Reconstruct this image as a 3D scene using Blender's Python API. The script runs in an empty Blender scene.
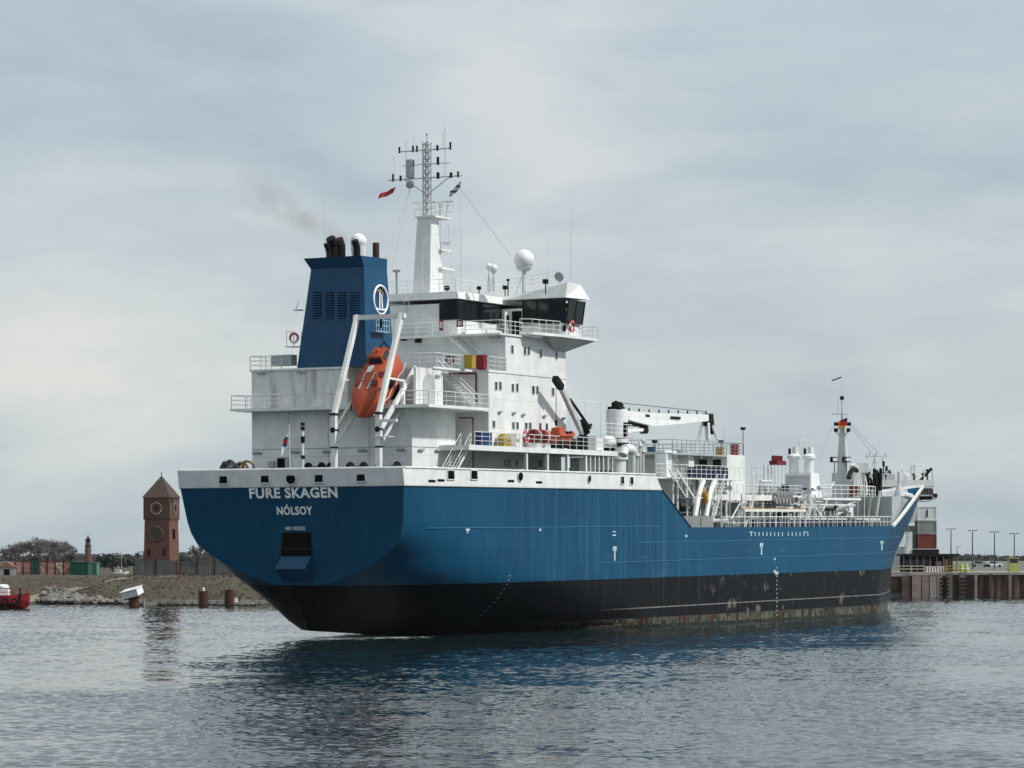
import bpy, math, random
import numpy as np
from mathutils import Vector, Matrix

random.seed(7); RNG = np.random.default_rng(7)
scene = bpy.context.scene
COL = scene.collection

# ------------------------------------------------------------------ camera
F = 2950.0; HZ = 555.0; EYE = 6.43
cam_d = bpy.data.cameras.new('camera'); cam = bpy.data.objects.new('camera', cam_d); COL.objects.link(cam)
cam.location = (0, 0, EYE); cam.rotation_euler = (math.radians(90), 0, 0)
cam_d.sensor_width = 36; cam_d.lens = F / 1024 * 36
cam_d.shift_y = (HZ - 384) / 1024
cam_d.clip_start = 1; cam_d.clip_end = 20000
scene.camera = cam

# ------------------------------------------------------------------ sky + sun
SUN_AZ = math.radians(106); SUN_EL = math.radians(46)
world = bpy.data.worlds.new('World'); scene.world = world; world.use_nodes = True
nt = world.node_tree; nt.nodes.clear()
def N(t, **k):
    n = nt.nodes.new(t)
    for a, b in k.items(): setattr(n, a, b)
    return n
L_ = lambda a, b: nt.links.new(a, b)
out = N('ShaderNodeOutputWorld'); bg = N('ShaderNodeBackground'); bg.inputs[1].default_value = 0.1
sky = N('ShaderNodeTexSky', sky_type='NISHITA', sun_disc=False, sun_elevation=SUN_EL, sun_rotation=SUN_AZ)
tc = N('ShaderNodeTexCoord')
def cloud_noise(scale, loc, rot, detail=6, rough=.55, dist=.3):
    mp = N('ShaderNodeMapping'); mp.inputs['Scale'].default_value = scale; mp.inputs['Location'].default_value = loc
    mp.inputs['Rotation'].default_value = rot
    n = N('ShaderNodeTexNoise'); n.inputs['Scale'].default_value = 1; n.inputs['Detail'].default_value = detail
    n.inputs['Roughness'].default_value = rough; n.inputs['Distortion'].default_value = dist
    L_(tc.outputs['Generated'], mp.inputs[0]); L_(mp.outputs[0], n.inputs['Vector']); return n.outputs['Fac']
n1 = cloud_noise((6, 6, 14), (3.1, 0, .4), (0, .10, 0), 5, .5, .5)
n2 = cloud_noise((16, 16, 70), (9, 2, 2), (0, -.12, 0), 6, .55, .4)
mixn = N('ShaderNodeMix', data_type='FLOAT'); mixn.inputs[0].default_value = .2; L_(n1, mixn.inputs[2]); L_(n2, mixn.inputs[3])
cr = N('ShaderNodeValToRGB'); L_(mixn.outputs[0], cr.inputs[0])
CK = 10
e = cr.color_ramp.elements
e[0].position = .36; e[0].color = (.400, .460, .510, 1)
e[1].position = .64; e[1].color = (.645, .660, .650, 1)
m_ = e.new(.5); m_.color = (.500, .560, .590, 1)
# elevation: darker and bluer towards the horizon, brightest overhead
sep = N('ShaderNodeSeparateXYZ'); L_(tc.outputs['Generated'], sep.inputs[0])
el = N('ShaderNodeValToRGB'); L_(sep.outputs['Z'], el.inputs[0])
ee = el.color_ramp.elements
ee[0].position = 0; ee[0].color = (.80, .845, .89, 1)
ee[1].position = .9; ee[1].color = (1.35, 1.35, 1.32, 1)
for p, c in ((.03, (.94, .965, .97)), (.06, (1.04, 1.03, 1.0)), (.12, (.95, .96, .98)), (.19, (.93, .96, 1.0)), (.35, (1.05, 1.06, 1.08))):
    q = ee.new(p); q.color = (*c, 1)
mul = N('ShaderNodeMix', data_type='RGBA', blend_type='MULTIPLY'); mul.inputs[0].default_value = 1
L_(cr.outputs[0], mul.inputs[6]); L_(el.outputs[0], mul.inputs[7])
sc = N('ShaderNodeVectorMath', operation='SCALE'); sc.inputs['Scale'].default_value = CK; L_(mul.outputs[2], sc.inputs[0])
mx = N('ShaderNodeMix', data_type='RGBA'); mx.inputs[0].default_value = .93
L_(sky.outputs[0], mx.inputs[6]); L_(sc.outputs[0], mx.inputs[7])
L_(mx.outputs[2], bg.inputs[0]); L_(bg.outputs[0], out.inputs[0])

sun_d = bpy.data.lights.new('sun', 'SUN'); sun = bpy.data.objects.new('sun', sun_d); COL.objects.link(sun)
sun_d.energy = 3.3; sun_d.angle = math.radians(2.5); sun_d.color = (1, .965, .91)
sdir = Vector((math.sin(SUN_AZ) * math.cos(SUN_EL), math.cos(SUN_AZ) * math.cos(SUN_EL), math.sin(SUN_EL)))
sun.rotation_euler = sdir.to_track_quat('Z', 'Y').to_euler()
vs = scene.view_settings; vs.view_transform = 'Standard'; vs.look = 'None'; vs.exposure = .17; vs.gamma = 1
vs.use_curve_mapping = False
scene.cycles.volume_step_rate = 2.0

# ------------------------------------------------------------------ materials
def newmat(name):
    m = bpy.data.materials.new(name); m.use_nodes = True
    t = m.node_tree; b = t.nodes['Principled BSDF']; return m, t, b
def paint(name, col, rough=.5, metal=0, var=.12, scale=.8, dirt=None, dirt_amt=.0, streak=6.0, bump=0.0, bscale=8, spec=.25, dlo=.52, seams=None):
    """painted or weathered surface: base colour with soft tone noise and vertical dirt runs"""
    m, t, b = newmat(name); n = t.nodes; l = t.links
    co = n.new('ShaderNodeTexCoord')
    nz = n.new('ShaderNodeTexNoise'); nz.inputs['Scale'].default_value = scale; nz.inputs['Detail'].default_value = 5
    l.new(co.outputs['Object'], nz.inputs['Vector'])
    mr = n.new('ShaderNodeMapRange'); mr.inputs[1].default_value = .3; mr.inputs[2].default_value = .7
    mr.inputs[3].default_value = 1 - var; mr.inputs[4].default_value = 1 + var * .5
    l.new(nz.outputs['Fac'], mr.inputs[0])
    sm = n.new('ShaderNodeVectorMath'); sm.operation = 'SCALE'; sm.inputs[0].default_value = col
    l.new(mr.outputs[0], sm.inputs['Scale']); res = sm.outputs[0]
    if dirt:
        mp = n.new('ShaderNodeMapping'); mp.inputs['Scale'].default_value = (streak, streak, streak * .12)
        l.new(co.outputs['Object'], mp.inputs[0])
        n2 = n.new('ShaderNodeTexNoise'); n2.inputs['Scale'].default_value = .35; n2.inputs['Detail'].default_value = 6; n2.inputs['Roughness'].default_value = .62
        l.new(mp.outputs[0], n2.inputs['Vector'])
        m2 = n.new('ShaderNodeMapRange'); m2.inputs[1].default_value = dlo; m2.inputs[2].default_value = dlo + .2
        m2.inputs[3].default_value = 0; m2.inputs[4].default_value = dirt_amt
        l.new(n2.outputs['Fac'], m2.inputs[0])
        mm = n.new('ShaderNodeMix'); mm.data_type = 'RGBA'; l.new(m2.outputs[0], mm.inputs[0])
        l.new(res, mm.inputs[6]); mm.inputs[7].default_value = (*dirt, 1); res = mm.outputs[2]
    l.new(res, b.inputs['Base Color'])
    b.inputs['Roughness'].default_value = rough; b.inputs['Metallic'].default_value = metal
    b.inputs['Specular IOR Level'].default_value = spec
    if seams:
        sp = n.new('ShaderNodeSeparateXYZ'); l.new(co.outputs['Object'], sp.inputs[0]); ad = n.new('ShaderNodeMath'); ad.operation = 'ADD'; l.new(sp.outputs['X'], ad.inputs[0]); l.new(sp.outputs['Y'], ad.inputs[1])
        cb = n.new('ShaderNodeCombineXYZ'); l.new(ad.outputs[0], cb.inputs[0]); l.new(sp.outputs['Z'], cb.inputs[1])
        bk = n.new('ShaderNodeTexBrick'); bk.inputs['Scale'].default_value = 1; bk.inputs['Brick Width'].default_value = seams[0]; bk.inputs['Row Height'].default_value = seams[1]; bk.inputs['Mortar Size'].default_value = .022; bk.inputs['Mortar Smooth'].default_value = .3
        bk.inputs['Color1'].default_value = (1, 1, 1, 1); bk.inputs['Color2'].default_value = (.93, .93, .94, 1); bk.inputs['Mortar'].default_value = (.74, .73, .72, 1); l.new(cb.outputs[0], bk.inputs['Vector'])
        mb_ = n.new('ShaderNodeMix'); mb_.data_type = 'RGBA'; mb_.blend_type = 'MULTIPLY'; mb_.inputs[0].default_value = 1; l.new(res, mb_.inputs[6]); l.new(bk.outputs[0], mb_.inputs[7]); l.new(mb_.outputs[2], b.inputs['Base Color'])
    if bump:
        nb = n.new('ShaderNodeTexNoise'); nb.inputs['Scale'].default_value = bscale; nb.inputs['Detail'].default_value = 4
        l.new(co.outputs['Object'], nb.inputs['Vector'])
        bp = n.new('ShaderNodeBump'); bp.inputs['Strength'].default_value = 1; bp.inputs['Distance'].default_value = bump
        l.new(nb.outputs['Fac'], bp.inputs['Height']); l.new(bp.outputs[0], b.inputs['Normal'])
    return m
WHITE = paint('white_ship_paint', (.74, .76, .75), .4, dirt=(.30, .25, .20), dirt_amt=.30, streak=5, dlo=.56, bump=.014, bscale=.9, seams=(5.5, 2.35))
STAIN = paint('stained_white_paint', (.70, .72, .71), .45, dirt=(.26, .20, .14), dirt_amt=.75, streak=4.0, dlo=.49, bump=.014, bscale=.9, seams=(4.5, 1.9))
RAILW = paint('white_rail_paint', (.70, .72, .71), .5, dirt=(.34, .26, .18), dirt_amt=.4, streak=3)
PIPEW = paint('weathered_white_pipe', (.60, .61, .60), .55, dirt=(.28, .22, .15), dirt_amt=.6, streak=3, dlo=.48)
GREYD = paint('grey_deck_paint', (.17, .20, .20), .7, dirt=(.12, .10, .08), dirt_amt=.4)
GREENDECK = paint('dark_green_deck', (.05, .09, .08), .7, dirt=(.14, .08, .05), dirt_amt=.4)
LGREY = paint('light_grey_paint', (.38, .41, .42), .5, dirt=(.25, .2, .15), dirt_amt=.3)
FUNB = paint('funnel_blue_paint', (.005, .060, .140), .45, var=.06, dirt=(.04, .09, .15), dirt_amt=.3, bump=.012, bscale=1.0, seams=(3.2, 1.9))
BLACK = paint('black_paint', (.008, .008, .009), .6, spec=.15)
SOOT = paint('sooty_steel', (.013, .012, .012), .8, spec=.1)
DARK = paint('dark_opening', (.004, .004, .005), .95, spec=.05)
BROWNP = paint('brown_black_pipe', (.05, .028, .026), .6)
ORANGE = paint('lifeboat_orange', (.38, .062, .024), .5, var=.15, dirt=(.25, .07, .04), dirt_amt=.5, streak=2, dlo=.5)
ORANGE2 = paint('rescue_orange', (.42, .075, .03), .4)
RED = paint('red_paint', (.22, .016, .022), .5)
DRED = paint('dark_red_paint', (.14, .014, .02), .5)
YEL = paint('yellow_paint', (.36, .26, .03), .5, dirt=(.2, .15, .05), dirt_amt=.4)
BLUEB = paint('bright_blue_paint', (.012, .035, .15), .45)
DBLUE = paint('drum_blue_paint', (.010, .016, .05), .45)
OCHRE = paint('ochre_paint', (.42, .24, .05), .6)
ROPE = paint('synthetic_rope', (.22, .15, .08), .9, var=.4, scale=4)
ROPEB = paint('blue_grey_rope', (.08, .10, .13), .9, var=.4, scale=4)
LETTER = paint('white_lettering', (.86, .88, .88), .5)
MARK = paint('pale_blue_marking', (.45, .58, .66), .5)
STEEL = paint('galvanised_steel', (.30, .31, .31), .45, metal=.4, dirt=(.2, .16, .12), dirt_amt=.5)
MASTG = paint('mast_grey_white', (.50, .52, .53), .5, dirt=(.2, .18, .15), dirt_amt=.5)
BRICK = paint('tower_red_brick', (.135, .066, .05), .85, var=.25, scale=1.4, dirt=(.12, .05, .035), dirt_amt=.45, streak=2)
BRICKD = paint('tower_dark_brick', (.105, .062, .05), .85, var=.25, scale=1.4, dirt=(.10, .05, .035), dirt_amt=.4, streak=2)
TILE = paint('brown_roof_tile', (.07, .052, .043), .85, var=.2, scale=1.5)
CREAM = paint('pale_clock_marks', (.55, .50, .40), .7)
CONC = paint('weathered_concrete', (.30, .28, .25), .9, var=.25, scale=.5, dirt=(.12, .10, .08), dirt_amt=.6, streak=1.5, bump=.03, bscale=2)
PILE = paint('rusty_sheet_piling', (.125, .075, .062), .9, var=.5, scale=.5, dirt=(.035, .028, .024), dirt_amt=.85, streak=1.6, dlo=.46, bump=.03)
PILEL = paint('faded_pink_concrete', (.28, .21, .185), .9, var=.3, scale=.8, dirt=(.08, .06, .05), dirt_amt=.8, streak=2)
WOOD = paint('weathered_timber', (.15, .12, .095), .9, var=.3, scale=1, dirt=(.05, .04, .035), dirt_amt=.6)
RUSTP = paint('rusted_dolphin_steel', (.085, .035, .025), .9, var=.35, scale=1.5, dirt=(.03, .018, .015), dirt_amt=.7, streak=2)
ROCK = paint('pale_riprap_stone', (.20, .19, .175), .95, var=.5, scale=1.2, dirt=(.06, .055, .05), dirt_amt=.7, streak=2)
FENCE = paint('grey_wood_fence', (.085, .09, .09), .9, var=.25, scale=.8, dirt=(.04, .04, .04), dirt_amt=.5)
CGREEN = paint('green_container_paint', (.01, .07, .04), .5, dirt=(.03, .06, .04), dirt_amt=.4)
CBROWN = paint('brown_container_paint', (.20, .055, .035), .6, dirt=(.1, .05, .04), dirt_amt=.4)
CGREY = paint('grey_container_paint', (.28, .29, .27), .6, dirt=(.15, .13, .1), dirt_amt=.4)
BARK = paint('bare_twigs', (.13, .115, .108), .95, var=.2)
EVER = paint('evergreen_leaves', (.035, .05, .035), .9, var=.3)
FARWOOD = paint('far_wood_foliage', (.055, .06, .05), .95, var=.4, scale=.05)
HIVIS = paint('pale_yellow_green_paint', (.33, .36, .12), .6)
def glassmat(name, col, rough=.08):
    m, t, b = newmat(name); b.inputs['Base Color'].default_value = (*col, 1); b.inputs['Roughness'].default_value = rough
    b.inputs['IOR'].default_value = 1.5; return m
GLASS = glassmat('dark_window_glass', (.012, .016, .018))

# ------------------------------------------------------------------ mesh builder
class MB:
    def __init__(s): s.v = []; s.f = []
    def quad(s, *p):
        i = len(s.v); s.v += [tuple(q) for q in p]; s.f.append(tuple(range(i, i + len(p)))); return s
    def hexa(s, P):  # 8 points: bottom ring 0-3, top ring 4-7
        i = len(s.v); s.v += [tuple(p) for p in P]
        for f in ((3, 2, 1, 0), (4, 5, 6, 7), (0, 1, 5, 4), (1, 2, 6, 5), (2, 3, 7, 6), (3, 0, 4, 7)): s.f.append(tuple(i + k for k in f))
        return s
    def box(s, x0, x1, y0, y1, z0, z1):
        if x0 > x1: x0, x1 = x1, x0
        if y0 > y1: y0, y1 = y1, y0
        return s.hexa([(x0, y0, z0), (x1, y0, z0), (x1, y1, z0), (x0, y1, z0), (x0, y0, z1), (x1, y0, z1), (x1, y1, z1), (x0, y1, z1)])
    def obox(s, c, dims, rot=0.0, M=None):
        M = M or Matrix.Rotation(rot, 3, 'Z'); c = Vector(c); a, b, h = [d / 2 for d in dims]
        return s.hexa([c + M @ Vector(p) for p in ((-a, -b, -h), (a, -b, -h), (a, b, -h), (-a, b, -h), (-a, -b, h), (a, -b, h), (a, b, h), (-a, b, h))])
    def prism(s, pts, ext):
        ext = Vector(ext); n = len(pts); i = len(s.v)
        s.v += [tuple(p) for p in pts] + [tuple(Vector(p) + ext) for p in pts]
        s.f.append(tuple(range(i + n - 1, i - 1, -1))); s.f.append(tuple(range(i + n, i + 2 * n)))
        for k in range(n): s.f.append((i + k, i + (k + 1) % n, i + n + (k + 1) % n, i + n + k))
        return s
    def tube(s, p0, p1, r0, r1=None, n=8, cap=True):
        p0 = Vector(p0); p1 = Vector(p1); r1 = r0 if r1 is None else r1
        d = (p1 - p0)
        if d.length < 1e-6: return s
        d.normalize(); a = d.orthogonal().normalized(); b = d.cross(a); i = len(s.v)
        for p, r in ((p0, r0), (p1, r1)):
            for k in range(n):
                t = 2 * math.pi * k / n + math.pi / n; s.v.append(tuple(p + (a * math.cos(t) + b * math.sin(t)) * r))
        for k in range(n): s.f.append((i + k, i + (k + 1) % n, i + n + (k + 1) % n, i + n + k))
        if cap: s.f.append(tuple(range(i + n - 1, i - 1, -1))); s.f.append(tuple(range(i + n, i + 2 * n)))
        return s
    def path(s, pts, r, n=6):
        for a, b in zip(pts[:-1], pts[1:]): s.tube(a, b, r, r, n)
        return s
    def lathe(s, c, prof, n=20, axis='Z', M=None):
        c = Vector(c); i0 = len(s.v)
        for (r, z) in prof:
            for k in range(n):
                t = 2 * math.pi * k / n; p = Vector((r * math.cos(t), r * math.sin(t), z))
                if M: p = M @ p
                s.v.append(tuple(c + p))
        for j in range(len(prof) - 1):
            for k in range(n):
                a = i0 + j * n + k; b = i0 + j * n + (k + 1) % n; s.f.append((a, b, b + n, a + n))
        s.f.append(tuple(range(i0 + n - 1, i0 - 1, -1))); m = i0 + (len(prof) - 1) * n; s.f.append(tuple(range(m, m + n)))
        return s
    def ball(s, c, r, n=16, sz=1.0):
        h = n // 2; return s.lathe(c, [(max(r * math.sin(math.pi * k / h), .001), -r * sz * math.cos(math.pi * k / h)) for k in range(h + 1)], n)
    def torus(s, c, R, r, M=None, n=16, m=6):
        c = Vector(c); i = len(s.v); M = M or Matrix.Identity(3)
        for a in range(n):
            t = 2 * math.pi * a / n
            for b in range(m):
                q = 2 * math.pi * b / m; s.v.append(tuple(c + M @ Vector(((R + r * math.cos(q)) * math.cos(t), (R + r * math.cos(q)) * math.sin(t), r * math.sin(q)))))
        for a in range(n):
            for b in range(m): s.f.append((i + a * m + b, i + ((a + 1) % n) * m + b, i + ((a + 1) % n) * m + (b + 1) % m, i + a * m + (b + 1) % m))
        return s
    def build(s, name, m, parent=None, o=(0, 0, 0), smooth=False, frame=None, angle=35):
        me = bpy.data.meshes.new(name); ox = Vector(o)
        me.from_pydata([tuple(Vector(p) - ox) for p in s.v], [], s.f); me.materials.append(m)
        ob = bpy.data.objects.new(name, me); COL.objects.link(ob)
        if smooth:
            me.polygons.foreach_set('use_smooth', [True] * len(me.polygons)); me.set_sharp_from_angle(angle=math.radians(angle))
        me.update()
        if parent: ob.parent = parent
        elif frame is not None: ob.matrix_world = frame @ Matrix.Translation(ox)
        else: ob.location = ox
        return ob
def tag(o, label=None, cat=None, group=None, kind=None):
    for k, v in (('label', label), ('category', cat), ('group', group), ('kind', kind)):
        if v: o[k] = v
    return o
def thing(name, label, cat, loc=(0, 0, 0), frame=None, group=None, rz=0):
    o = bpy.data.objects.new(name, None); COL.objects.link(o)
    Mx = (frame if frame is not None else Matrix.Identity(4)) @ Matrix.Translation(Vector(loc)) @ Matrix.Rotation(rz, 4, 'Z')
    o.matrix_world = Mx; o.empty_display_size = .5
    return tag(o, label, cat, group)
def dup(root, loc=None, label=None):
    r = root.copy(); COL.objects.link(r)
    if loc is not None: r.matrix_world = loc
    if label: r['label'] = label
    for ch in list(root.children):
        c = ch.copy(); COL.objects.link(c); c.parent = r; c.matrix_parent_inverse = ch.matrix_parent_inverse.copy()
        for g in list(ch.children):
            d = g.copy(); COL.objects.link(d); d.parent = c
    return r
def at(px, py, Y):  # a pixel of the photograph at distance Y, in metres
    return Vector(((px - 512) / F * Y, Y, EYE - (py - HZ) / F * Y))

# ------------------------------------------------------------------ ship frame (x forward, y port, z up, origin stern centreline)
SHIP = Matrix.Translation((-16.98, 226.35, 0)) @ Matrix.Rotation(math.radians(63), 4, 'Z') @ Matrix.Rotation(math.radians(-.7), 4, 'Y')
SI = SHIP.inverted(); S3 = SI.to_3x3()
def R(px, py, **k):  # measured point: where the sight line meets a plane of the ship
    d = S3 @ Vector(((px - 512) / F, 1, -(py - HZ) / F)); o = SI @ Vector((0, 0, EYE))
    a, v = list(k.items())[0]; i = 'uyz'.index(a); return o + d * ((v - o[i]) / d[i])

# ------------------------------------------------------------------ water (FFT wind chop, real displacement)
def make_water():
    n = 2048; Lp = 205.0
    k1 = np.fft.fftfreq(n, d=Lp / n) * 2 * np.pi; kx, ky = np.meshgrid(k1, k1, indexing='ij'); k = np.hypot(kx, ky); k[0, 0] = 1e9
    def spec(kp, ang, pw, spread, hi):
        P = np.exp(-(kp / k) ** 2) * k ** (-pw) * np.exp(-(k / hi) ** 2)
        c = (kx * math.cos(ang) + ky * math.sin(ang)) / k
        return P * (spread + (1 - spread) * c * c)
    P = spec(2 * np.pi / 1.25, math.radians(80), 3.5, .45, 16.0)
    g = RNG.normal(size=(n, n)) + 1j * RNG.normal(size=(n, n))
    h = np.real(np.fft.ifft2(g * np.sqrt(P))).astype(np.float32)
    gx = np.gradient(h, Lp / n, axis=1); h *= .066 / gx.std()
    P2 = spec(2 * np.pi / 14, math.radians(55), 4.2, .5, 1.6)
    h2 = np.real(np.fft.ifft2((RNG.normal(size=(n, n)) + 1j * RNG.normal(size=(n, n))) * np.sqrt(P2))).astype(np.float32)
    gx = np.gradient(h2, Lp / n, axis=1); h2 *= .012 / gx.std()
    # gust mask: broad wavelengths
    Pm = np.exp(-(2 * np.pi / 60 / k) ** 2) * k ** (-3.3)
    mk = np.real(np.fft.ifft2((RNG.normal(size=(n, n)) + 1j * RNG.normal(size=(n, n))) * np.sqrt(Pm))); mk = (mk / mk.std()).astype(np.float32)
    def samp(A, x, y):
        fx = (x / Lp * n) % n; fy = (y / Lp * n) % n; i = fx.astype(int) % n; j = fy.astype(int) % n; a = fx - np.floor(fx); b = fy - np.floor(fy)
        i2 = (i + 1) % n; j2 = (j + 1) % n
        return A[i, j] * (1 - a) * (1 - b) + A[i2, j] * a * (1 - b) + A[i, j2] * (1 - a) * b + A[i2, j2] * a * b
    Ys = [-400, -100, 0, 40, 62, 74]; y = 80.0
    while y < 470: Ys.append(y); y *= 1.00125
    fine_n = len(Ys); Ys += [480, 520, 600, 800, 1200, 2500, 9000]; Ys = np.array(Ys)
    t = np.linspace(-.30, .30, 1560); T = np.concatenate([[-40, -8, -2, -.8, -.4], t, [.4, .8, 2, 8, 40]])
    Yg, Tg = np.meshgrid(Ys, T, indexing='ij'); X = Tg * np.maximum(Yg, 80)
    inside = (np.abs(Tg) <= .301) & (Yg >= 80) & (Yg < 470)
    gust = np.clip(.95 + .35 * samp(mk, X * 1.0, Yg * .8), .45, 1.45)
    fade = 1 / (1 + (np.maximum(Yg - 220, 0) / 300) ** 2); sm_ = lambda a: np.clip(a, 0, 1) ** 2 * (3 - 2 * np.clip(a, 0, 1)); lee = sm_((Tg + .135) / .05) * sm_((.115 - Tg) / .09) * sm_((262 - Yg) / 30); gust = gust * (1.08 - .30 * lee) * (1 + .7 * sm_((Yg - 250) / 70))
    Z = np.where(inside, samp(h, X, Yg) * gust * fade + samp(h2, X, Yg), 0.0)
    nr, nc = X.shape
    co = np.stack([X, Yg, Z], -1).reshape(-1, 3).astype(np.float32)
    idx = np.arange(nr * nc).reshape(nr, nc)
    q = np.stack([idx[:-1, :-1], idx[:-1, 1:], idx[1:, 1:], idx[1:, :-1]], -1).reshape(-1, 4).astype(np.int32)
    me = bpy.data.meshes.new('water'); me.vertices.add(len(co)); me.vertices.foreach_set('co', co.ravel())
    me.loops.add(q.size); me.loops.foreach_set('vertex_index', q.ravel())
    me.polygons.add(len(q)); me.polygons.foreach_set('loop_start', np.arange(0, q.size, 4, dtype=np.int32))
    me.polygons.foreach_set('loop_total', np.full(len(q), 4, dtype=np.int32))
    me.polygons.foreach_set('use_smooth', np.ones(len(q), dtype=bool)); me.update(calc_edges=True)
    ob = bpy.data.objects.new('water', me); COL.objects.link(ob); tag(ob, kind='structure')
    m, t_, b = newmat('harbour_water'); n_ = t_.nodes; l = t_.links
    b.inputs['Base Color'].default_value = (.009, .020, .024, 1); b.inputs['Roughness'].default_value = .055; b.inputs['IOR'].default_value = 1.33
    g_ = n_.new('ShaderNodeNewGeometry')
    mp = n_.new('ShaderNodeMapping'); mp.inputs['Scale'].default_value = (1, .8, 1); l.new(g_.outputs['Position'], mp.inputs[0])
    nz = n_.new('ShaderNodeTexNoise'); nz.inputs['Scale'].default_value = 2.2; nz.inputs['Detail'].default_value = 4; nz.inputs['Roughness'].default_value = .6
    l.new(mp.outputs[0], nz.inputs['Vector'])
    bp = n_.new('ShaderNodeBump'); bp.inputs['Strength'].default_value = 1; bp.inputs['Distance'].default_value = .006
    l.new(nz.outputs['Fac'], bp.inputs['Height']); l.new(bp.outputs[0], b.inputs['Normal'])
    # propeller wash foam near the stern
    sp = n_.new('ShaderNodeVectorMath'); sp.operation = 'SUBTRACT'; sp.inputs[1].default_value = (-12.5, 230.5, 0); l.new(g_.outputs['Position'], sp.inputs[0])
    s2 = n_.new('ShaderNodeVectorMath'); s2.operation = 'MULTIPLY'; s2.inputs[1].default_value = (1 / 5.0, 1 / 6, 0); l.new(sp.outputs[0], s2.inputs[0])
    ln = n_.new('ShaderNodeVectorMath'); ln.operation = 'LENGTH'; l.new(s2.outputs[0], ln.inputs[0])
    nf = n_.new('ShaderNodeTexNoise'); nf.inputs['Scale'].default_value = .9; nf.inputs['Detail'].default_value = 7; nf.inputs['Roughness'].default_value = .7
    l.new(g_.outputs['Position'], nf.inputs['Vector'])
    a1 = n_.new('ShaderNodeMath'); a1.operation = 'MULTIPLY_ADD'; a1.inputs[1].default_value = -.22; a1.inputs[2].default_value = .21; l.new(ln.outputs['Value'], a1.inputs[0])
    a2 = n_.new('ShaderNodeMath'); a2.operation = 'ADD'; l.new(a1.outputs[0], a2.inputs[0]); l.new(nf.outputs['Fac'], a2.inputs[1])
    mr = n_.new('ShaderNodeMapRange'); mr.inputs[1].default_value = .50; mr.inputs[2].default_value = .62; l.new(a2.outputs[0], mr.inputs[0])
    fo = n_.new('ShaderNodeBsdfDiffuse'); fo.inputs[0].default_value = (.55, .6, .6, 1)
    mxs = n_.new('ShaderNodeMixShader'); l.new(mr.outputs[0], mxs.inputs[0]); l.new(b.outputs[0], mxs.inputs[1]); l.new(fo.outputs[0], mxs.inputs[2])
    l.new(mxs.outputs[0], n_['Material Output'].inputs[0])
    me.materials.append(m)
make_water()

# ------------------------------------------------------------------ tanker hull
HB = 10.03
AFT = [  # local height: (x, half breadth) down the hull side, first entry = where the level starts at the stern
 (-3.5, [(20, 0), (28, 3), (40, 8.5), (55, HB)]), (-1.0, [(16, 0), (22, 2.5), (28, 6), (36, 9), (46, HB)]),
 (-.1, [(12, 0), (16, 2), (20, 3.6), (26, 6), (34, 8.8), (44, HB)]),
 (.5, [(3, .1), (5, 2.2), (8, 3.6), (12, 4.6), (17.5, 5.9), (25, 7.8), (32, 9.2), (42, HB)]),
 (1.2, [(2.6, .2), (4, 2.6), (6, 3.9), (8, 4.9), (12, 6.0), (17.5, 7.1), (25, 8.6), (32, 9.6), (40, HB)]),
 (2.5, [(2.2, .3), (4, 4.0), (6, 5.6), (8, 6.7), (12, 7.8), (17.5, 8.6), (25, 9.5), (32, 9.95), (38, HB)]),
 (3.88, [(1.4, .7), (3, 5.4), (5, 6.9), (8, 8.2), (12, 9.1), (17.5, 9.7), (26, HB)]),
 (4.35, [(1.3, 3.0), (3, 6.3), (5, 7.6), (8, 8.7), (12, 9.4), (18, 9.9), (25, HB)]),
 (4.97, [(1.2, 4.9), (3, 7.3), (5, 8.4), (8, 9.2), (12, 9.7), (20, HB)]),
 (5.66, [(1.1, 6.5), (3, 8.0), (6, 9.1), (10, 9.7), (18, HB)]),
 (6.45, [(.95, 7.9), (3, 8.7), (6, 9.4), (10, 9.85), (16, HB)]),
 (7.25, [(.8, 8.95), (3, 9.3), (7, 9.8), (14, HB)]),
 (8.42, [(.6, 9.6), (5, 9.9), (12, HB)]), (11.7, [(0, 10.0), (3, HB)]), (14, [(-.4, 10.0), (3, HB)])]
AZ = np.array([a[0] for a in AFT]); UU = np.linspace(-2, 70, 361)
def row_curve(pts):
    u = np.array([p[0] for p in pts]); b = np.array([p[1] for p in pts]); c = np.interp(UU, u, b)
    k = np.exp(-np.linspace(-2, 2, 21) ** 2); k /= k.sum(); cs = np.convolve(np.pad(c, 10, 'edge'), k, 'valid')
    w = np.clip((UU - u[0]) / 2.5, 0, 1); return c * (1 - w) + cs * w
AC = [row_curve(a[1]) for a in AFT]; AU0 = np.array([a[1][0][0] for a in AFT])
FZ = [-3.5, 0, 3, 5, 7.7, 10, 12.7, 14]; FUS = [133, 135.3, 135.7, 137.2, 141.0, 144.2, 147.0, 147.8]; FU1 = [102, 103, 104, 104.8, 107, 109.5, 112, 113]
def u_start(z): return float(np.interp(z, AZ, AU0))
def u_stem(z): return float(np.interp(z, FZ, FUS))
def half(u, z):
    j = int(np.clip(np.searchsorted(AZ, z) - 1, 0, len(AZ) - 2)); f = (z - AZ[j]) / (AZ[j + 1] - AZ[j]); f = min(max(f, 0), 1)
    a = np.interp(u, UU, AC[j]) * (1 - f) + np.interp(u, UU, AC[j + 1]) * f
    us = u_stem(z); u1 = float(np.interp(z, FZ, FU1)); t = min(max((u - u1) / (us - u1), 0), 1)
    return float(min(a, HB * (1 - t ** 1.12) + .04))
def sheer(u): return float(np.interp(u, [0, 46.5, 47.6, 53.8, 108.8, 112, 118, 124, 130, 138, 146], [11.7, 11.75, 11.7, 8.3, 8.22, 8.74, 9.75, 10.6, 11.35, 12.2, 12.95]))
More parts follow.
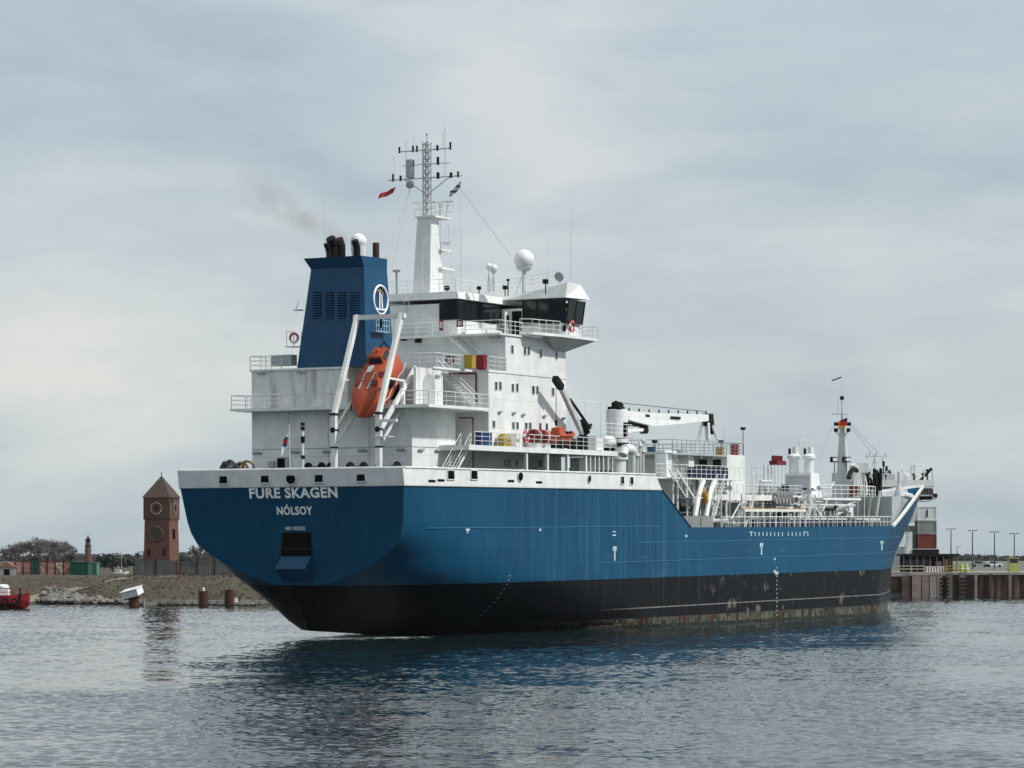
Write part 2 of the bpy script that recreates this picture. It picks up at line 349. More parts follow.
def make_hull(root):
    zs = [-3.5, -1.0, -.1, .5, .85, 1.2, 1.85, 2.5, 3.2, 3.88, 4.35, 4.97, 5.66, 6.45, 7.25, 8.1]; nlow = len(zs); fr = [.25, .5, .75, 1.0]
    t = np.concatenate([np.linspace(0, .06, 16)[:-1], np.linspace(.06, .30, 40)[:-1], np.linspace(.30, .42, 44)[:-1], np.linspace(.42, .74, 24)[:-1], np.linspace(.74, 1, 60)])
    rows = []
    for j in range(nlow + len(fr)):
        row = []
        for tt in t:
            if j < nlow:
                z = zs[j]; u = u_start(z) + (u_stem(z) - u_start(z)) * tt
            else:
                z = 8.1
                for _ in range(8):
                    u = u_start(z) + (u_stem(z) - u_start(z)) * tt; z = 8.1 + (sheer(u) - 8.1) * fr[j - nlow]
            row.append((u, half(u, z), z))
        rows.append(row)
    mb = MB(); nc = len(t); nr = len(rows)
    for sgn in (-1, 1):
        base = len(mb.v)
        for r in rows: mb.v += [(u, sgn * b, z) for (u, b, z) in r]
        for j in range(nr - 1):
            for i in range(nc - 1):
                a = base + j * nc + i; q = (a, a + 1, a + nc + 1, a + nc)
                mb.f.append(q if sgn < 0 else q[::-1])
    # transom and underside closing strips between the two sides
    for j in range(nr - 1):
        a = rows[j][0]; b = rows[j + 1][0]
        mb.quad((a[0], a[1], a[2]), (a[0], -a[1], a[2]), (b[0], -b[1], b[2]), (b[0], b[1], b[2]))
    for i in range(nc - 1):
        a = rows[0][i]; b = rows[0][i + 1]; mb.quad((a[0], -a[1], a[2]), (b[0], -b[1], b[2]), (b[0], b[1], b[2]), (a[0], a[1], a[2]))
    ob = mb.build('hull', HULLM, root, smooth=True, angle=24)
    return rows
def hull_mat():
    m, t, b = newmat('blue_hull_paint'); n = t.nodes; l = t.links
    co = n.new('ShaderNodeTexCoord'); sp = n.new('ShaderNodeSeparateXYZ'); l.new(co.outputs['Object'], sp.inputs[0])
    def math_(op, a, b_=None, c=None):
        q = n.new('ShaderNodeMath'); q.operation = op
        for i, x in enumerate((a, b_, c)):
            if x is None: continue
            if isinstance(x, (int, float)): q.inputs[i].default_value = x
            else: l.new(x, q.inputs[i])
        return q.outputs[0]
    def noise(sc, scale=(1, 1, 1), det=5, ro=.55):
        mp = n.new('ShaderNodeMapping'); mp.inputs['Scale'].default_value = scale; l.new(co.outputs['Object'], mp.inputs[0])
        q = n.new('ShaderNodeTexNoise'); q.inputs['Scale'].default_value = sc; q.inputs['Detail'].default_value = det; q.inputs['Roughness'].default_value = ro
        l.new(mp.outputs[0], q.inputs['Vector']); return q.outputs['Fac']
    def ramp(x, a, b_, c=0., d=1.):
        q = n.new('ShaderNodeMapRange'); q.inputs[1].default_value = a; q.inputs[2].default_value = b_; q.inputs[3].default_value = c; q.inputs[4].default_value = d
        l.new(x, q.inputs[0]); return q.outputs[0]
    def mix(f, a, b_):
        q = n.new('ShaderNodeMix'); q.data_type = 'RGBA'
        if isinstance(f, float): q.inputs[0].default_value = f
        else: l.new(f, q.inputs[0])
        for i, x in ((6, a), (7, b_)):
            if isinstance(x, tuple): q.inputs[i].default_value = (*x, 1)
            else: l.new(x, q.inputs[i])
        return q.outputs[2]
    U = sp.outputs['X']; Z = sp.outputs['Z']
    zw = math_('MULTIPLY_ADD', U, .0122, Z)     # height above the water
    big = noise(.12, (1, 1, 1)); streak = noise(.5, (3.2, 3.2, .16), 6, .6); fine = noise(2.2, (1, 1, .35), 5, .6)
    blue = mix(ramp(big, .35, .65), (.005, .056, .118), (.007, .068, .140)); b.inputs['Specular IOR Level'].default_value = .07
    midw = math_('MULTIPLY', ramp(U, 12, 30), ramp(U, 62, 48))
    blue = mix(math_('MULTIPLY', math_('MULTIPLY', ramp(streak, .50, .66), .5), math_('MULTIPLY_ADD', midw, .8, .2)), blue, (.05, .15, .25))
    blue = mix(math_('MULTIPLY', ramp(fine, .60, .72), .25), blue, (.05, .12, .2))
    fwd_blue = mix(math_('MULTIPLY', ramp(U, 40, 70), .35), blue, (.012, .095, .19)); blue = fwd_blue  # blue turns lighter towards the bow
    blk = mix(ramp(streak, .48, .62), (.003, .0035, .005), (.007, .008, .010))
    blk = mix(math_('MULTIPLY', ramp(streak, .58, .70), ramp(U, 30, 60)), blk, (.028, .029, .03))
    sc = noise(.42, (1, 1, 1.4), 3, .5); blk = mix(math_('MULTIPLY', math_('MULTIPLY', ramp(sc, .60, .68), ramp(fine, .47, .56)), ramp(U, 50, 62)), blk, (.12, .115, .10))
    # rust and growth band near the water
    rb = noise(1.3, (1.6, 1.6, .7), 7, .7); rc = noise(.33, (1, 1, .3), 3, .5)
    rust = mix(ramp(rb, .44, .60), (.014, .016, .012), mix(ramp(rc, .5, .6), (.13, .13, .095), (.12, .045, .022)))
    edge = math_('MULTIPLY_ADD', rb, .5, -.25)
    top = math_('MULTIPLY_ADD', U, .0040, .72)
    band = math_('LESS_THAN', math_('ADD', zw, edge), top)
    blk = mix(math_('MULTIPLY', band, ramp(U, 14, 40)), blk, rust)
    bowr = math_('MULTIPLY', math_('MULTIPLY', band, ramp(U, 124, 130)), ramp(rb, .42, .5)); blk = mix(bowr, blk, (.36, .12, .03))
    slime = mix(ramp(fine, .4, .6), (.010, .012, .010), (.03, .034, .026))
    blk = mix(math_('LESS_THAN', zw, .28), blk, slime)
    ln = math_('SUBTRACT', Z, math_('MULTIPLY_ADD', U, -.0049, 1.45))
    line = math_('MULTIPLY', math_('LESS_THAN', math_('ABSOLUTE', ln), .05), math_('MULTIPLY', ramp(U, 34, 44), ramp(fine, .36, .46)))
    blk = mix(math_('MULTIPLY', line, .6), blk, (.30, .30, .28))
    cb = n.new('ShaderNodeCombineXYZ'); l.new(U, cb.inputs[0]); l.new(Z, cb.inputs[1]); bk = n.new('ShaderNodeTexBrick'); l.new(cb.outputs[0], bk.inputs['Vector']); bk.inputs['Scale'].default_value = 1
    bk.inputs['Brick Width'].default_value = 9.0; bk.inputs['Row Height'].default_value = 2.3; bk.inputs['Mortar Size'].default_value = .03; bk.inputs['Mortar Smooth'].default_value = .6
    bk.inputs['Color1'].default_value = (1, 1, 1, 1); bk.inputs['Color2'].default_value = (.86, .89, .92, 1); bk.inputs['Mortar'].default_value = (1.25, 1.2, 1.15, 1)
    q_ = n.new('ShaderNodeMix'); q_.data_type = 'RGBA'; q_.blend_type = 'MULTIPLY'; q_.inputs[0].default_value = .8; l.new(blue, q_.inputs[6]); l.new(bk.outputs[0], q_.inputs[7]); blue = q_.outputs[2]
    scf = noise(.5, (.35, .35, 2.2), 6, .6); blue = mix(math_('MULTIPLY', math_('MULTIPLY', ramp(scf, .60, .68), math_('LESS_THAN', Z, 7.2)), math_('MULTIPLY', ramp(U, 20, 45), .5)), blue, (.055, .13, .19))
    bt = math_('LESS_THAN', math_('ADD', Z, math_('MULTIPLY', math_('SUBTRACT', fine, .5), .12)), math_('MULTIPLY_ADD', U, -.0045, 4.08))
    l.new(mix(bt, blue, blk), b.inputs['Base Color'])
    l.new(ramp(streak, .3, .7, .30, .48), b.inputs['Roughness'])
    # plating: faint weld ripples
    pl = noise(.35, (1, 1, .8), 2, .4); wv = n.new('ShaderNodeTexWave'); wv.wave_type = 'BANDS'; wv.bands_direction = 'X'; wv.inputs['Scale'].default_value = .42
    l.new(co.outputs['Object'], wv.inputs['Vector'])
    hgt = math_('ADD', pl, math_('MULTIPLY', wv.outputs['Fac'], .035))
    bp = n.new('ShaderNodeBump'); bp.inputs['Strength'].default_value = 1; bp.inputs['Distance'].default_value = .05; l.new(hgt, bp.inputs['Height']); l.new(bp.outputs[0], b.inputs['Normal'])
    return m
HULLM = hull_mat()

ship = thing('tanker_ship', 'large blue and black tanker with white superstructure and blue funnel, stern towards the viewer', 'ship', frame=SHIP)
make_hull(ship)
P = lambda mb, name, m=WHITE, par=ship, **k: mb.build(name, m, par, **k)

def PS(mb, name, m=WHITE, par=None, **k):
    """each loose piece of the builder becomes a part of its own (at most 90)"""
    par = par or ship; n = len(mb.v); root = list(range(n))
    def find(a):
        while root[a] != a: root[a] = root[root[a]]; a = root[a]
        return a
    for f in mb.f:
        r0 = find(f[0])
        for q in f[1:]:
            r1 = find(q)
            if r1 != r0: root[r1] = r0
    groups = {}
    for f in mb.f: groups.setdefault(find(f[0]), []).append(f)
    out_ = []
    for fs_ in groups.values():
        ids = sorted({i for f in fs_ for i in f}); mp = {i: j for j, i in enumerate(ids)}; b = MB(); b.v = [mb.v[i] for i in ids]; b.f = [tuple(mp[i] for i in f) for f in fs_]
        out_.append(b.build(name, m, par, **k))
    return out_[0]
def rail(pts, par=ship, h=1.05, r=.026, sp=1.5, mids=2, name='railing', m=None):
    mb = MB(); pts = [Vector(p) for p in pts]
    for k in range(mids + 1):
        dz = Vector((0, 0, h * (k + 1) / (mids + 1))); mb.path([p + dz for p in pts], r * (1.25 if k == mids else .8), 5)
    for a, b in zip(pts[:-1], pts[1:]):
        n = max(1, round((b - a).length / sp))
        for i in range(n + 1):
            p = a.lerp(b, i / n); mb.tube(p, p + Vector((0, 0, h)), r * 1.1, n=5)
    return P(mb, name, m or RAILW, par)
def stair(a, b, w, par=ship, side=Vector((0, 1, 0)), m=None, name='stairway', rails=True):
    a = Vector(a); b = Vector(b); sd = side.normalized() * w / 2; mb = MB(); n = max(3, int(abs(b.z - a.z) / .24))
    for s in (-1, 1):
        mb.prism([a + sd * s + Vector((0, 0, -.12)), a + sd * s + Vector((0, 0, .14)), b + sd * s + Vector((0, 0, .14)), b + sd * s + Vector((0, 0, -.12))], sd.normalized() * .05)
    d = (b - a); d.z = 0; d.normalize()
    for i in range(n):
        c = a.lerp(b, (i + .5) / n); mb.prism([c - sd - d * .1, c + sd - d * .1, c + sd + d * .1, c - sd + d * .1], (0, 0, .03))
    if rails:
        for s in (-1, 1):
            mb.path([a + sd * s, a + sd * s + Vector((0, 0, .95)), b + sd * s + Vector((0, 0, .95)), b + sd * s], .028, 5)
            mb.path([a + sd * s + Vector((0, 0, .5)), b + sd * s + Vector((0, 0, .5))], .02, 5)
            for i in range(1, 4):
                c = a.lerp(b, i / 4) + sd * s; mb.tube(c, c + Vector((0, 0, .95)), .022, n=5)
    return P(mb, name, m or RAILW, par)
def window(c, w, h, n, par, depth=.04, frame=True):
    """window on a vertical wall: c on the wall, n outward normal"""
    n = Vector(n).normalized(); t = Vector((0, 0, 1)).cross(n).normalized(); c = Vector(c); up = Vector((0, 0, 1))
    fr = MB()
    def bx(mb, cc, a, b, d0, d1):
        pts = [cc - t * a - up * b + n * d0, cc + t * a - up * b + n * d0, cc + t * a + up * b + n * d0, cc - t * a + up * b + n * d0]; mb.prism(pts, n * (d1 - d0))
    g = MB(); bx(g, c, w / 2, h / 2, -.02, .012); o = P(g, 'window', GLASS, par)
    if frame:
        f = .05
        for (dx, dz, a, b) in ((0, h / 2 + f / 2, w / 2 + f, f / 2), (0, -h / 2 - f / 2, w / 2 + f, f / 2), (w / 2 + f / 2, 0, f / 2, h / 2), (-w / 2 - f / 2, 0, f / 2, h / 2)):
            bx(fr, c + t * dx + up * dz, a, b, -.01, depth)
        P(fr, 'window_frame', RAILW, o)
    return o

# ---- decks
def deck_strip(us, zf, name, m, inset=.12):
    mb = MB(); pr = None
    for u in us:
        z = zf(u); b = max(half(u, z) - inset, .02); cur = ((u, -b, z), (u, b, z))
        if pr: mb.quad(pr[0], cur[0], cur[1], pr[1])
        pr = cur
    P(mb, name, m)
deck_strip(np.linspace(.25, 47.5, 30), lambda u: 11.62, 'poop_deck', GREENDECK)
deck_strip(np.linspace(47.5, 112, 30), lambda u: 8.12, 'main_deck', GREENDECK)
mb = MB(); mb.quad((47.5, -HB + .1, 8.1), (47.5, HB - .1, 8.1), (47.5, HB - .1, 11.62), (47.5, -HB + .1, 11.62)); P(mb, 'poop_front_bulkhead', LGREY)
ol = [(u, max(half(u, 9.3) - .75, .05)) for u in np.linspace(112, 140.5, 16)]; pts = [(u, -b, 8.12) for u, b in ol] + [(u, b, 8.12) for u, b in ol[::-1]]
mb = MB(); mb.prism(pts, (0, 0, 3.35)); P(mb, 'forecastle', LGREY)
mb = MB()
for sg in (-1, 1):
    for u in np.linspace(109.5, 143, 34):
        a_, b_ = (u, half(u, sheer(u)) - .12), (u + 1, half(u + 1, sheer(u + 1)) - .12)
        mb.quad((a_[0], sg * (half(u, 8.2) - .12), 8.2), (b_[0], sg * (half(u + 1, 8.2) - .12), 8.2), (b_[0], sg * b_[1], sheer(u + 1) - .05), (a_[0], sg * a_[1], sheer(u) - .05))
P(mb, 'bulwark_lining', LGREY)

# ---- white stern bulwark following the deck edge
def bulwark():
    zt, zb = 13.0, 11.66; us = list(np.linspace(0, 45.9, 40)); outer = []
    for u in us[::-1]: outer.append((u, half(max(u, .3), 11.7) + .06))
    outer = [(u, y) for (u, y) in outer]; path = outer + [(u, -y) for (u, y) in outer[::-1]]
    path[39] = (-.05, 10.08); path[40] = (-.05, -10.08)
    mb = MB(); th = .14; n = len(path)
    for i in range(n - 1):
        (u0, y0), (u1, y1) = path[i], path[i + 1]
        if i == n // 2 - 1: inn0, inn1 = (u0 + th, y0 - th), (u1 + th, y1 + th)
        else:
            s = -1 if y0 > 0 else 1; inn0, inn1 = (u0, y0 + s * th), (u1, y1 + s * th)
            if i == n // 2 - 2: inn1 = (u1 + th, y1 - th)
            if i == n // 2: inn0 = (u0 + th, y0 + th)
        rk = lambda u, z: u + (0 if u > .2 else -.18 * (z - 11.7))
        mb.hexa([(rk(u0, zb), y0, zb), (rk(u1, zb), y1, zb), (inn1[0], inn1[1], zb), (inn0[0], inn0[1], zb), (rk(u0, zt), y0, zt), (rk(u1, zt), y1, zt), (inn1[0], inn1[1], zt), (inn0[0], inn0[1], zt)])
    for s in (-1, 1):
        y = s * (HB + .06); mb.prism([(45.9, y, zb), (45.9, y, zt), (47.3, y, zb)], (0, -s * th, 0))
    mb2 = MB()
    for i in range(n - 1):
        a = Vector((*path[i], zb)); b = Vector((*path[i + 1], zb)); mb2.tube(a, b, .045, n=6)
    o = P(mb, 'stern_bulwark', WHITE); P(mb2, 'rubbing_strip', LGREY, o)
    cp = MB()
    for i in range(n - 1):
        a = Vector((*path[i], zt + .03)); b = Vector((*path[i + 1], zt + .03)); cp.tube(a, b, .085, n=6)
    P(cp, 'bulwark_cap', RAILW, o)
    return o
bw = bulwark()
def port_hole(c, w, h, n, oval=False):
    n = Vector(n).normalized(); t = Vector((0, 0, 1)).cross(n).normalized(); c = Vector(c); up = Vector((0, 0, 1)); mb = MB(); fr = MB()
    if oval:
        pts = [c + t * w / 2 * math.cos(a) + up * h / 2 * math.sin(a) + n * .01 for a in np.linspace(0, 2 * math.pi, 17)[:-1]]; mb.prism(pts, n * .03)
        for k in range(16):
            q = [c + (pts[i % 16] - c) * 1.06 for i in (k, k + 1)]; fr.tube(q[0] + n * .04, q[1] + n * .04, .035, n=5)
    else:
        pts = [c + t * (w / 2) * a * (1.12 if b < 0 else 1) + up * h / 2 * b + n * .01 for a, b in ((-1, -1), (1, -1), (1, 1), (-1, 1))]; mb.prism(pts, n * .03)
        for k in range(4):
            fr.tube(pts[k] + n * .03, pts[(k + 1) % 4] + n * .03, .045, n=5)
    o = P(mb, 'mooring_port', DARK, bw); P(fr, 'port_rim', WHITE, o)
for px, py, ov in ((223.5, 480, 0), (265, 479, 0), (291, 479, 1), (319, 478.5, 0), (361, 477.5, 0)):
    c = R(px, py, u=-.16); port_hole(c, .75 if not ov else .86, .66 if not ov else .84, (-1, 0, .18), bool(ov))
for px, py, w, h, ov in ((450.5, 475, 1.05, .72, 0), (473.7, 475, 1.05, .72, 0), (520, 476.8, .9, .74, 1), (589, 479, .6, .66, 1), (622, 480.3, .62, .68, 0), (631.3, 480.8, .62, .68, 0)):
    c = R(px, py, y=-HB - .07); port_hole(c, w, h, (0, -1, 0), bool(ov))
for px, py in ((441, 480.3), (511, 481), (539, 482.3), (432, 481)):
    c = R(px, py, y=-HB - .07); mb = MB(); mb.box(c.x - .55, c.x + .55, c.y - .02, c.y + .02, c.z - .09, c.z + .09); P(mb, 'freeing_port', DARK, bw)
# white bow cap rail + inner bulwark
mb = MB(); pr = {}
for s in (-1, 1):
    prev = None
    for u in list(np.linspace(108.8, 146.7, 40)):
        z = sheer(u); b = half(u, z); c = Vector((u, s * b, z + .05))
        if prev is not None:
            mb.hexa([prev + Vector((0, .14, -.2)), prev + Vector((0, -.14, -.2)), c + Vector((0, -.14, -.2)), c + Vector((0, .14, -.2)),
                     prev + Vector((0, .14, .09)), prev + Vector((0, -.14, .09)), c + Vector((0, -.14, .09)), c + Vector((0, .14, .09))])
        prev = c
P(mb, 'bow_cap_rail', WHITE)
# raking plate edge where the poop drops to the main deck (dark edge seen in the photo)
mb = MB()
for s in (-1, 1): mb.path([(47.45, s * HB, 11.66), (53.8, s * HB, 8.3)], .09, 6)
PS(mb, 'sheer_edge', FUNB)
# long strakes along the side
mb = MB()
for z, u0, u1 in ((5.33, 34, 126), (8.43, 4, 47), (7.0, 42, 126)):
    us = np.linspace(u0, u1, 50)
    mb.path([(u, -half(u, z) - .01, z) for u in us], .035, 5); mb.path([(u, half(u, z) + .01, z) for u in us], .035, 5)
PS(mb, 'side_strake', paint('strake_highlight_blue', (.035, .16, .27), .5))  # lighter blue paints in the highlight along each strake

# ---- markings on the hull
def text_mesh(body, name, P0, X, Yv, width, height, m, par, bold=.03, lift=.02):
    cu = bpy.data.curves.new(name, 'FONT'); cu.body = body; cu.offset = bold; cu.extrude = .0; cu.resolution_u = 3; cu.space_character = 1.08
    tmp = bpy.data.objects.new('tmp', cu); COL.objects.link(tmp); dg = bpy.context.evaluated_depsgraph_get()
    me = bpy.data.meshes.new_from_object(tmp.evaluated_get(dg)); COL.objects.unlink(tmp); bpy.data.objects.remove(tmp)
    co = np.array([v.co[:] for v in me.vertices]); mn = co.min(0); mxx = co.max(0)
    X = Vector(X).normalized(); Yv = Vector(Yv).normalized(); Nn = X.cross(Yv); P0 = Vector(P0)
    for v in me.vertices:
        a = (v.co.x - mn[0]) / (mxx[0] - mn[0]) * width; b = (v.co.y - mn[1]) / (mxx[1] - mn[1]) * height
        v.co = P0 + X * a + Yv * b + Nn * lift
    me.materials.clear(); me.materials.append(m)
    ob = bpy.data.objects.new(name, me); COL.objects.link(ob); ob.parent = par; me.name = name; return ob
hull = [c for c in ship.children if c.name.startswith('hull')][0]
def transom_text(body, x0, x1, ytop, ybot, m, bold=.03):
    uf = lambda py: .18 * (11.7 - R(300, py, u=.5).z)
    u = uf(ybot); a = R(x0, ybot, u=u); b = R(x1, ybot, u=u); t = R(x0, ytop, u=uf(ytop))
    text_mesh(body, 'ship_name_lettering', (u, a.y, a.z), (0, -1, 0), (-.18, 0, 1), a.y - b.y, t.z - a.z, m, hull, bold, lift=.03)
transom_text('FURE SKAGEN', 250, 338, 487.6, 498.6, LETTER, .035)
transom_text('N\u00d3LSOY', 277.5, 313, 504.3, 515, LETTER, .03)
transom_text('IMO 9502052', 286, 305.5, 526.4, 530.2, LETTER, .01)
# stern pocket: dark recess with a blue ledge under it
def tr(px, py):
    z = R(px, py, u=.7).z; u = .18 * (11.7 - z); return R(px, py, u=u)
a = tr(283, 533); b = tr(311, 533); c = tr(312, 556); d = tr(282, 556)
mb = MB(); mb.prism([p + Vector((-.03, 0, 0)) for p in (a, b, c, d)], (.02, 0, 0)); pk = P(mb, 'stern_recess', DARK, hull)
mb = MB(); q = [p + Vector((-.05, 0, 0)) for p in (a, b, c, d)]
mb.path(q + [q[0]], .05, 5); e0 = tr(281.5, 549) + Vector((-.12, 0, 0)); e1 = tr(313, 549) + Vector((-.12, 0, 0)); mb.tube(e0, e1, .09, n=6); P(mb, 'recess_frame', SOOT, pk)
e2 = tr(311, 569); e3 = tr(281, 569)
mb = MB(); X_ = Vector((1, 0, 0)); mb.hexa([e3 - X_ * .95, e2 - X_ * .95, e2 + X_ * .2, e3 + X_ * .2, d - X_ * .06, c - X_ * .06, c + X_ * .3, d + X_ * .3]); e4 = tr(310, 582); e5 = tr(283, 582); mb.hexa([e5 - X_ * .02, e4 - X_ * .02, e4 + X_ * .2, e5 + X_ * .2, e3 - X_ * .93, e2 - X_ * .93, e2 + X_ * .2, e3 + X_ * .2])
P(mb, 'recess_ledge', FUNB, hull)
def side_mark(px, py, w, h, m=MARK, name='side_marking'):
    c = R(px, py, y=-HB); b = half(c.x, c.z)
    if b < HB - .3: c = R(px, py, y=-b)
    b = half(c.x, c.z); b2 = half(c.x, c.z - h); mb = MB()
    mb.prism([(c.x - w / 2, -b2 - .025, c.z - h), (c.x + w / 2, -b2 - .025, c.z - h), (c.x + w / 2, -b - .025, c.z), (c.x - w / 2, -b - .025, c.z)], (0, .015, 0)); return mb
mb = MB()
for (px, py, w, h) in ((614.5, 546.5, .75, .35), (614.5, 548, .28, 1.1), (761.3, 543, .8, .35), (761.3, 544.5, .3, 1.0), (881.7, 541, .9, .3), (881.7, 542, .35, .9),
                       (468, 528.6, .7, .16), (468, 529.5, .2, .3), (540, 528.6, .35, .2), (614, 531, .5, .12), (614, 534.5, .7, .12), (686, 535, .5, .18), (774.5, 570, .5, .25), (776.5, 571.5, .8, .3), (774.5, 558, .4, .2)):
    s = side_mark(px, py, w, h); k = len(mb.v); mb.v += s.v; mb.f += [tuple(i + k for i in f) for f in s.f]
PS(mb, 'side_marking', MARK, hull)
mb = MB()
for i in range(15):   # short row of marks below the manifold
    px = 751 + i * 3.9 + (2 if i > 8 else 0); s = side_mark(px, 532 + .02 * i, .22, .38); k = len(mb.v); mb.v += s.v; mb.f += [tuple(j + k for j in f) for f in s.f]
for px in (751, 805): s = side_mark(px, 531.6, .9, .1); k = len(mb.v); mb.v += s.v; mb.f += [tuple(j + k for j in f) for f in s.f]
PS(mb, 'manifold_number_mark', MARK, hull)
mb = MB()
u_ = 17.6
for i in range(10):
    z = 4.5 - i * .36; b = half(u_, z); mb.prism([(u_ - .09, -b - .03, z), (u_ + .09, -b - .03, z), (u_ + .09, -half(u_, z + .12) - .03, z + .12), (u_ - .09, -half(u_, z + .12) - .03, z + .12)], (0, .015, 0))
for i in range(12):
    z = 4.2 - i * .42; uu = R(776.5, 580, y=-HB).x; mb.box(uu - .12, uu + .12, -HB - .03, -HB - .015, z, z + .16)
P(mb, 'draught_marks', paint('faded_mark_paint', (.30, .32, .32)), hull)

# ---- superstructure
ZP, ZA, ZBD, ZC, ZBR, ZRF = 11.62, 14.95, 17.97, 21.05, 24.15, 26.95
AF = 6.2
sup = MB(); sup.box(AF, 13.35, -7.3, 7.25, ZP, ZBD - .24); casing = P(sup, 'engine_casing', WHITE)
CY = -5.6; sup = MB(); sup.box(13.34, 16, -7.1, 7.1, ZP, ZA - .02); sup.box(15.9, 36, CY, -CY, ZP, ZA - .03); core = P(sup, 'deckhouse_core', WHITE)
# upper casing with open bay for the lifeboat ramp on the starboard side
sup = MB(); sup.box(AF, 11.3, -1.6, 7.25, ZBD, ZC - .1); sup.box(9.6, 11.3, -7.1, -1.6, ZBD, ZC - .1); sup.box(6.9, 11.3, -7.3, -7.1, ZBD, ZC - .1); ucas = P(sup, 'upper_casing', STAIN)
WY = -8.5; WU = R(488.4, 370, y=WY).x; WU2 = R(505.5, 350, y=WY + .02).x; WE = R(566, 376.5, y=WY).x
sup = MB(); sup.box(WU, WE, WY, -WY, ZA + .02, ZC - .1); bt = P(sup, 'accommodation_block', WHITE)
sup = MB(); sup.box(WU2, WE, WY + .02, -WY - .02, ZC + .1, ZBR - .1); ct = P(sup, 'upper_accommodation_block', WHITE)
# slabs / decks
mb = MB(); mb.box(4.9, 15.1, -9.5, 7.9, ZBD - .24, ZBD); mb.box(15.1, WU, WY, -WY, ZBD - .22, ZBD); mb.box(4.9, 7.2, 7.9, 8.5, ZBD - .16, ZBD); P(mb, 'boat_deck', WHITE)
mb = MB(); mb.box(AF - .1, WU2, -1.7, 7.4, ZC - .1, ZC + .06); mb.box(9.6, WU2, -7.4, -1.7, ZC - .1, ZC + .06); mb.box(WU - .05, WE + .1, WY - .06, -WY + .1, ZC - .1, ZC + .1); P(mb, 'casing_top_deck', WHITE)
mb = MB(); mb.box(10.6, 38.2, -9.95, 9.95, ZA - .42, ZA); P(mb, 'gallery_deck', WHITE)
mb = MB(); mb.box(WU2 - 1.2, WE + .1, WY - .1, -WY + .1, ZBR - .1, ZBR + .05); P(mb, 'bridge_deck', WHITE)
# seams on the big plates
mb = MB()
z = R(330, 448, u=AF).z; mb.box(AF - .035, AF, -7.3, 7.25, z - .03, z + .03); mb.box(AF, 13.3, -7.335, -7.3, z - .03, z + .03)
for y in (-3.5, .2, 3.8): mb.box(AF - .02, AF, y - .02, y + .02, ZP, ZBD - .3)
P(mb, 'plate_seam', LGREY, casing)
def louvre_v(c, n, w=.8, par=casing):   # small dark vent with hood
    n = Vector(n); c = Vector(c); t = Vector((0, 0, 1)).cross(n)
    mb = MB(); mb.prism([c - t * w / 2 + Vector((0, 0, -.12)), c + t * w / 2 + Vector((0, 0, -.12)), c + t * w / 2 + n * .22 + Vector((0, 0, -.02)), c - t * w / 2 + n * .22 + Vector((0, 0, -.02))], (0, 0, .14)); P(mb, 'wall_lamp', LGREY, par)
for px, py in ((258, 453), (296, 452), (328, 451.5), (363, 450.5), (402, 449.7)): louvre_v(R(px, py, u=AF), (-1, 0, 0))
for px, py in ((262, 373.3), (302, 372)): louvre_v(R(px, py, u=AF), (-1, 0, 0), par=ucas)
for px, py in ((420, 450), (437, 450.5)): louvre_v(R(px, py, y=-7.3), (0, -1, 0))
# casing doors and boxes on the aft wall
def panel(px0, px1, py0, py1, m, name, par, depth=.06, u=AF, y=None):
    mb = MB()
    if y is None:
        a = R(px0, py1, u=u); b = R(px1, py0, u=u); mb.box(u - depth, u - .005, a.y, b.y, a.z, b.z)
    else:
        a = R(px0, py1, y=y); b = R(px1, py0, y=y); mb.box(a.x, b.x, y - depth, y - .005, a.z, b.z)
    return P(mb, name, m, par)
panel(277.5, 288.5, 458, 470, DARK, 'doorway', casing); panel(270, 275.5, 461, 467, LGREY, 'wall_box', casing, .3)
panel(286, 289.6, 457, 469, LGREY, 'door', casing, .15)
panel(388, 399.5, 384, 399.8, DARK, 'casing_opening', casing, u=9.6)
# arched recess on the starboard end wall of the upper casing
c0 = R(429, 400, y=-7.31); mb = MB(); pts = []
for k in range(9): a_ = math.pi * k / 8; pts.append((c0.x + 1.0 * math.cos(a_), -7.33, c0.z + 1.15 + .9 * math.sin(a_)))
pts = [(c0.x + 1.0, -7.33, ZBD + .05)] + pts + [(c0.x - 1.0, -7.33, ZBD + .05)]; mb.prism(pts, (0, .02, 0)); P(mb, 'arched_recess', LGREY, ucas)

# windows on the lit starboard side
for (x, y) in ((606, 552), (660, 558), (676, 558), (728, 570), (794, 578), (537, 708), (555, 708), (608, 716), (627, 716), (696, 726), (713, 726), (780, 733)):
    px, py = 370 + x / 4.267, 220 + y / 4.267; pl = ct if y < 600 else bt; yy = WY + .02 if y < 600 else WY
    c = R(px, py, y=yy); window(c, .42, .66, (0, -1, 0), pl)
for (x, y) in ((442, 402), (525, 408), (543, 408), (580, 410), (597, 410), (640, 412), (668, 413)):
    c = R(390 + x / 4.267, 330 + y / 4.267, y=WY); window(c, .42, .56, (0, -1, 0), bt)
for u in (19, 21.6, 24.2, 26.8, 29.4):
    for z in (19.4, 22.4, 16.4): window((u, -WY if z < 21 else -WY - .02, z), .5, .7, (0, 1, 0), bt if z < 21 else ct)
for px, py in ((437, 376), (444, 373)): louvre_v(R(px, py, y=-7.3), (0, -1, 0), par=ucas)
# front windows of the block
for z in (16.4, 19.4, 22.4):
    for y in np.linspace(-7.5, 7.5, 7): window((WE, y, z), .6, .7, (1, 0, 0), bt if z < 21 else ct)
# lights/hoods along the lit wall
for x, y in ((465, 350), (525, 355), (565, 362), (655, 368), (735, 378)):
    c = R(390 + x / 4.267, 330 + y / 4.267, y=WY); louvre_v(c, (0, -1, 0), .5, bt)

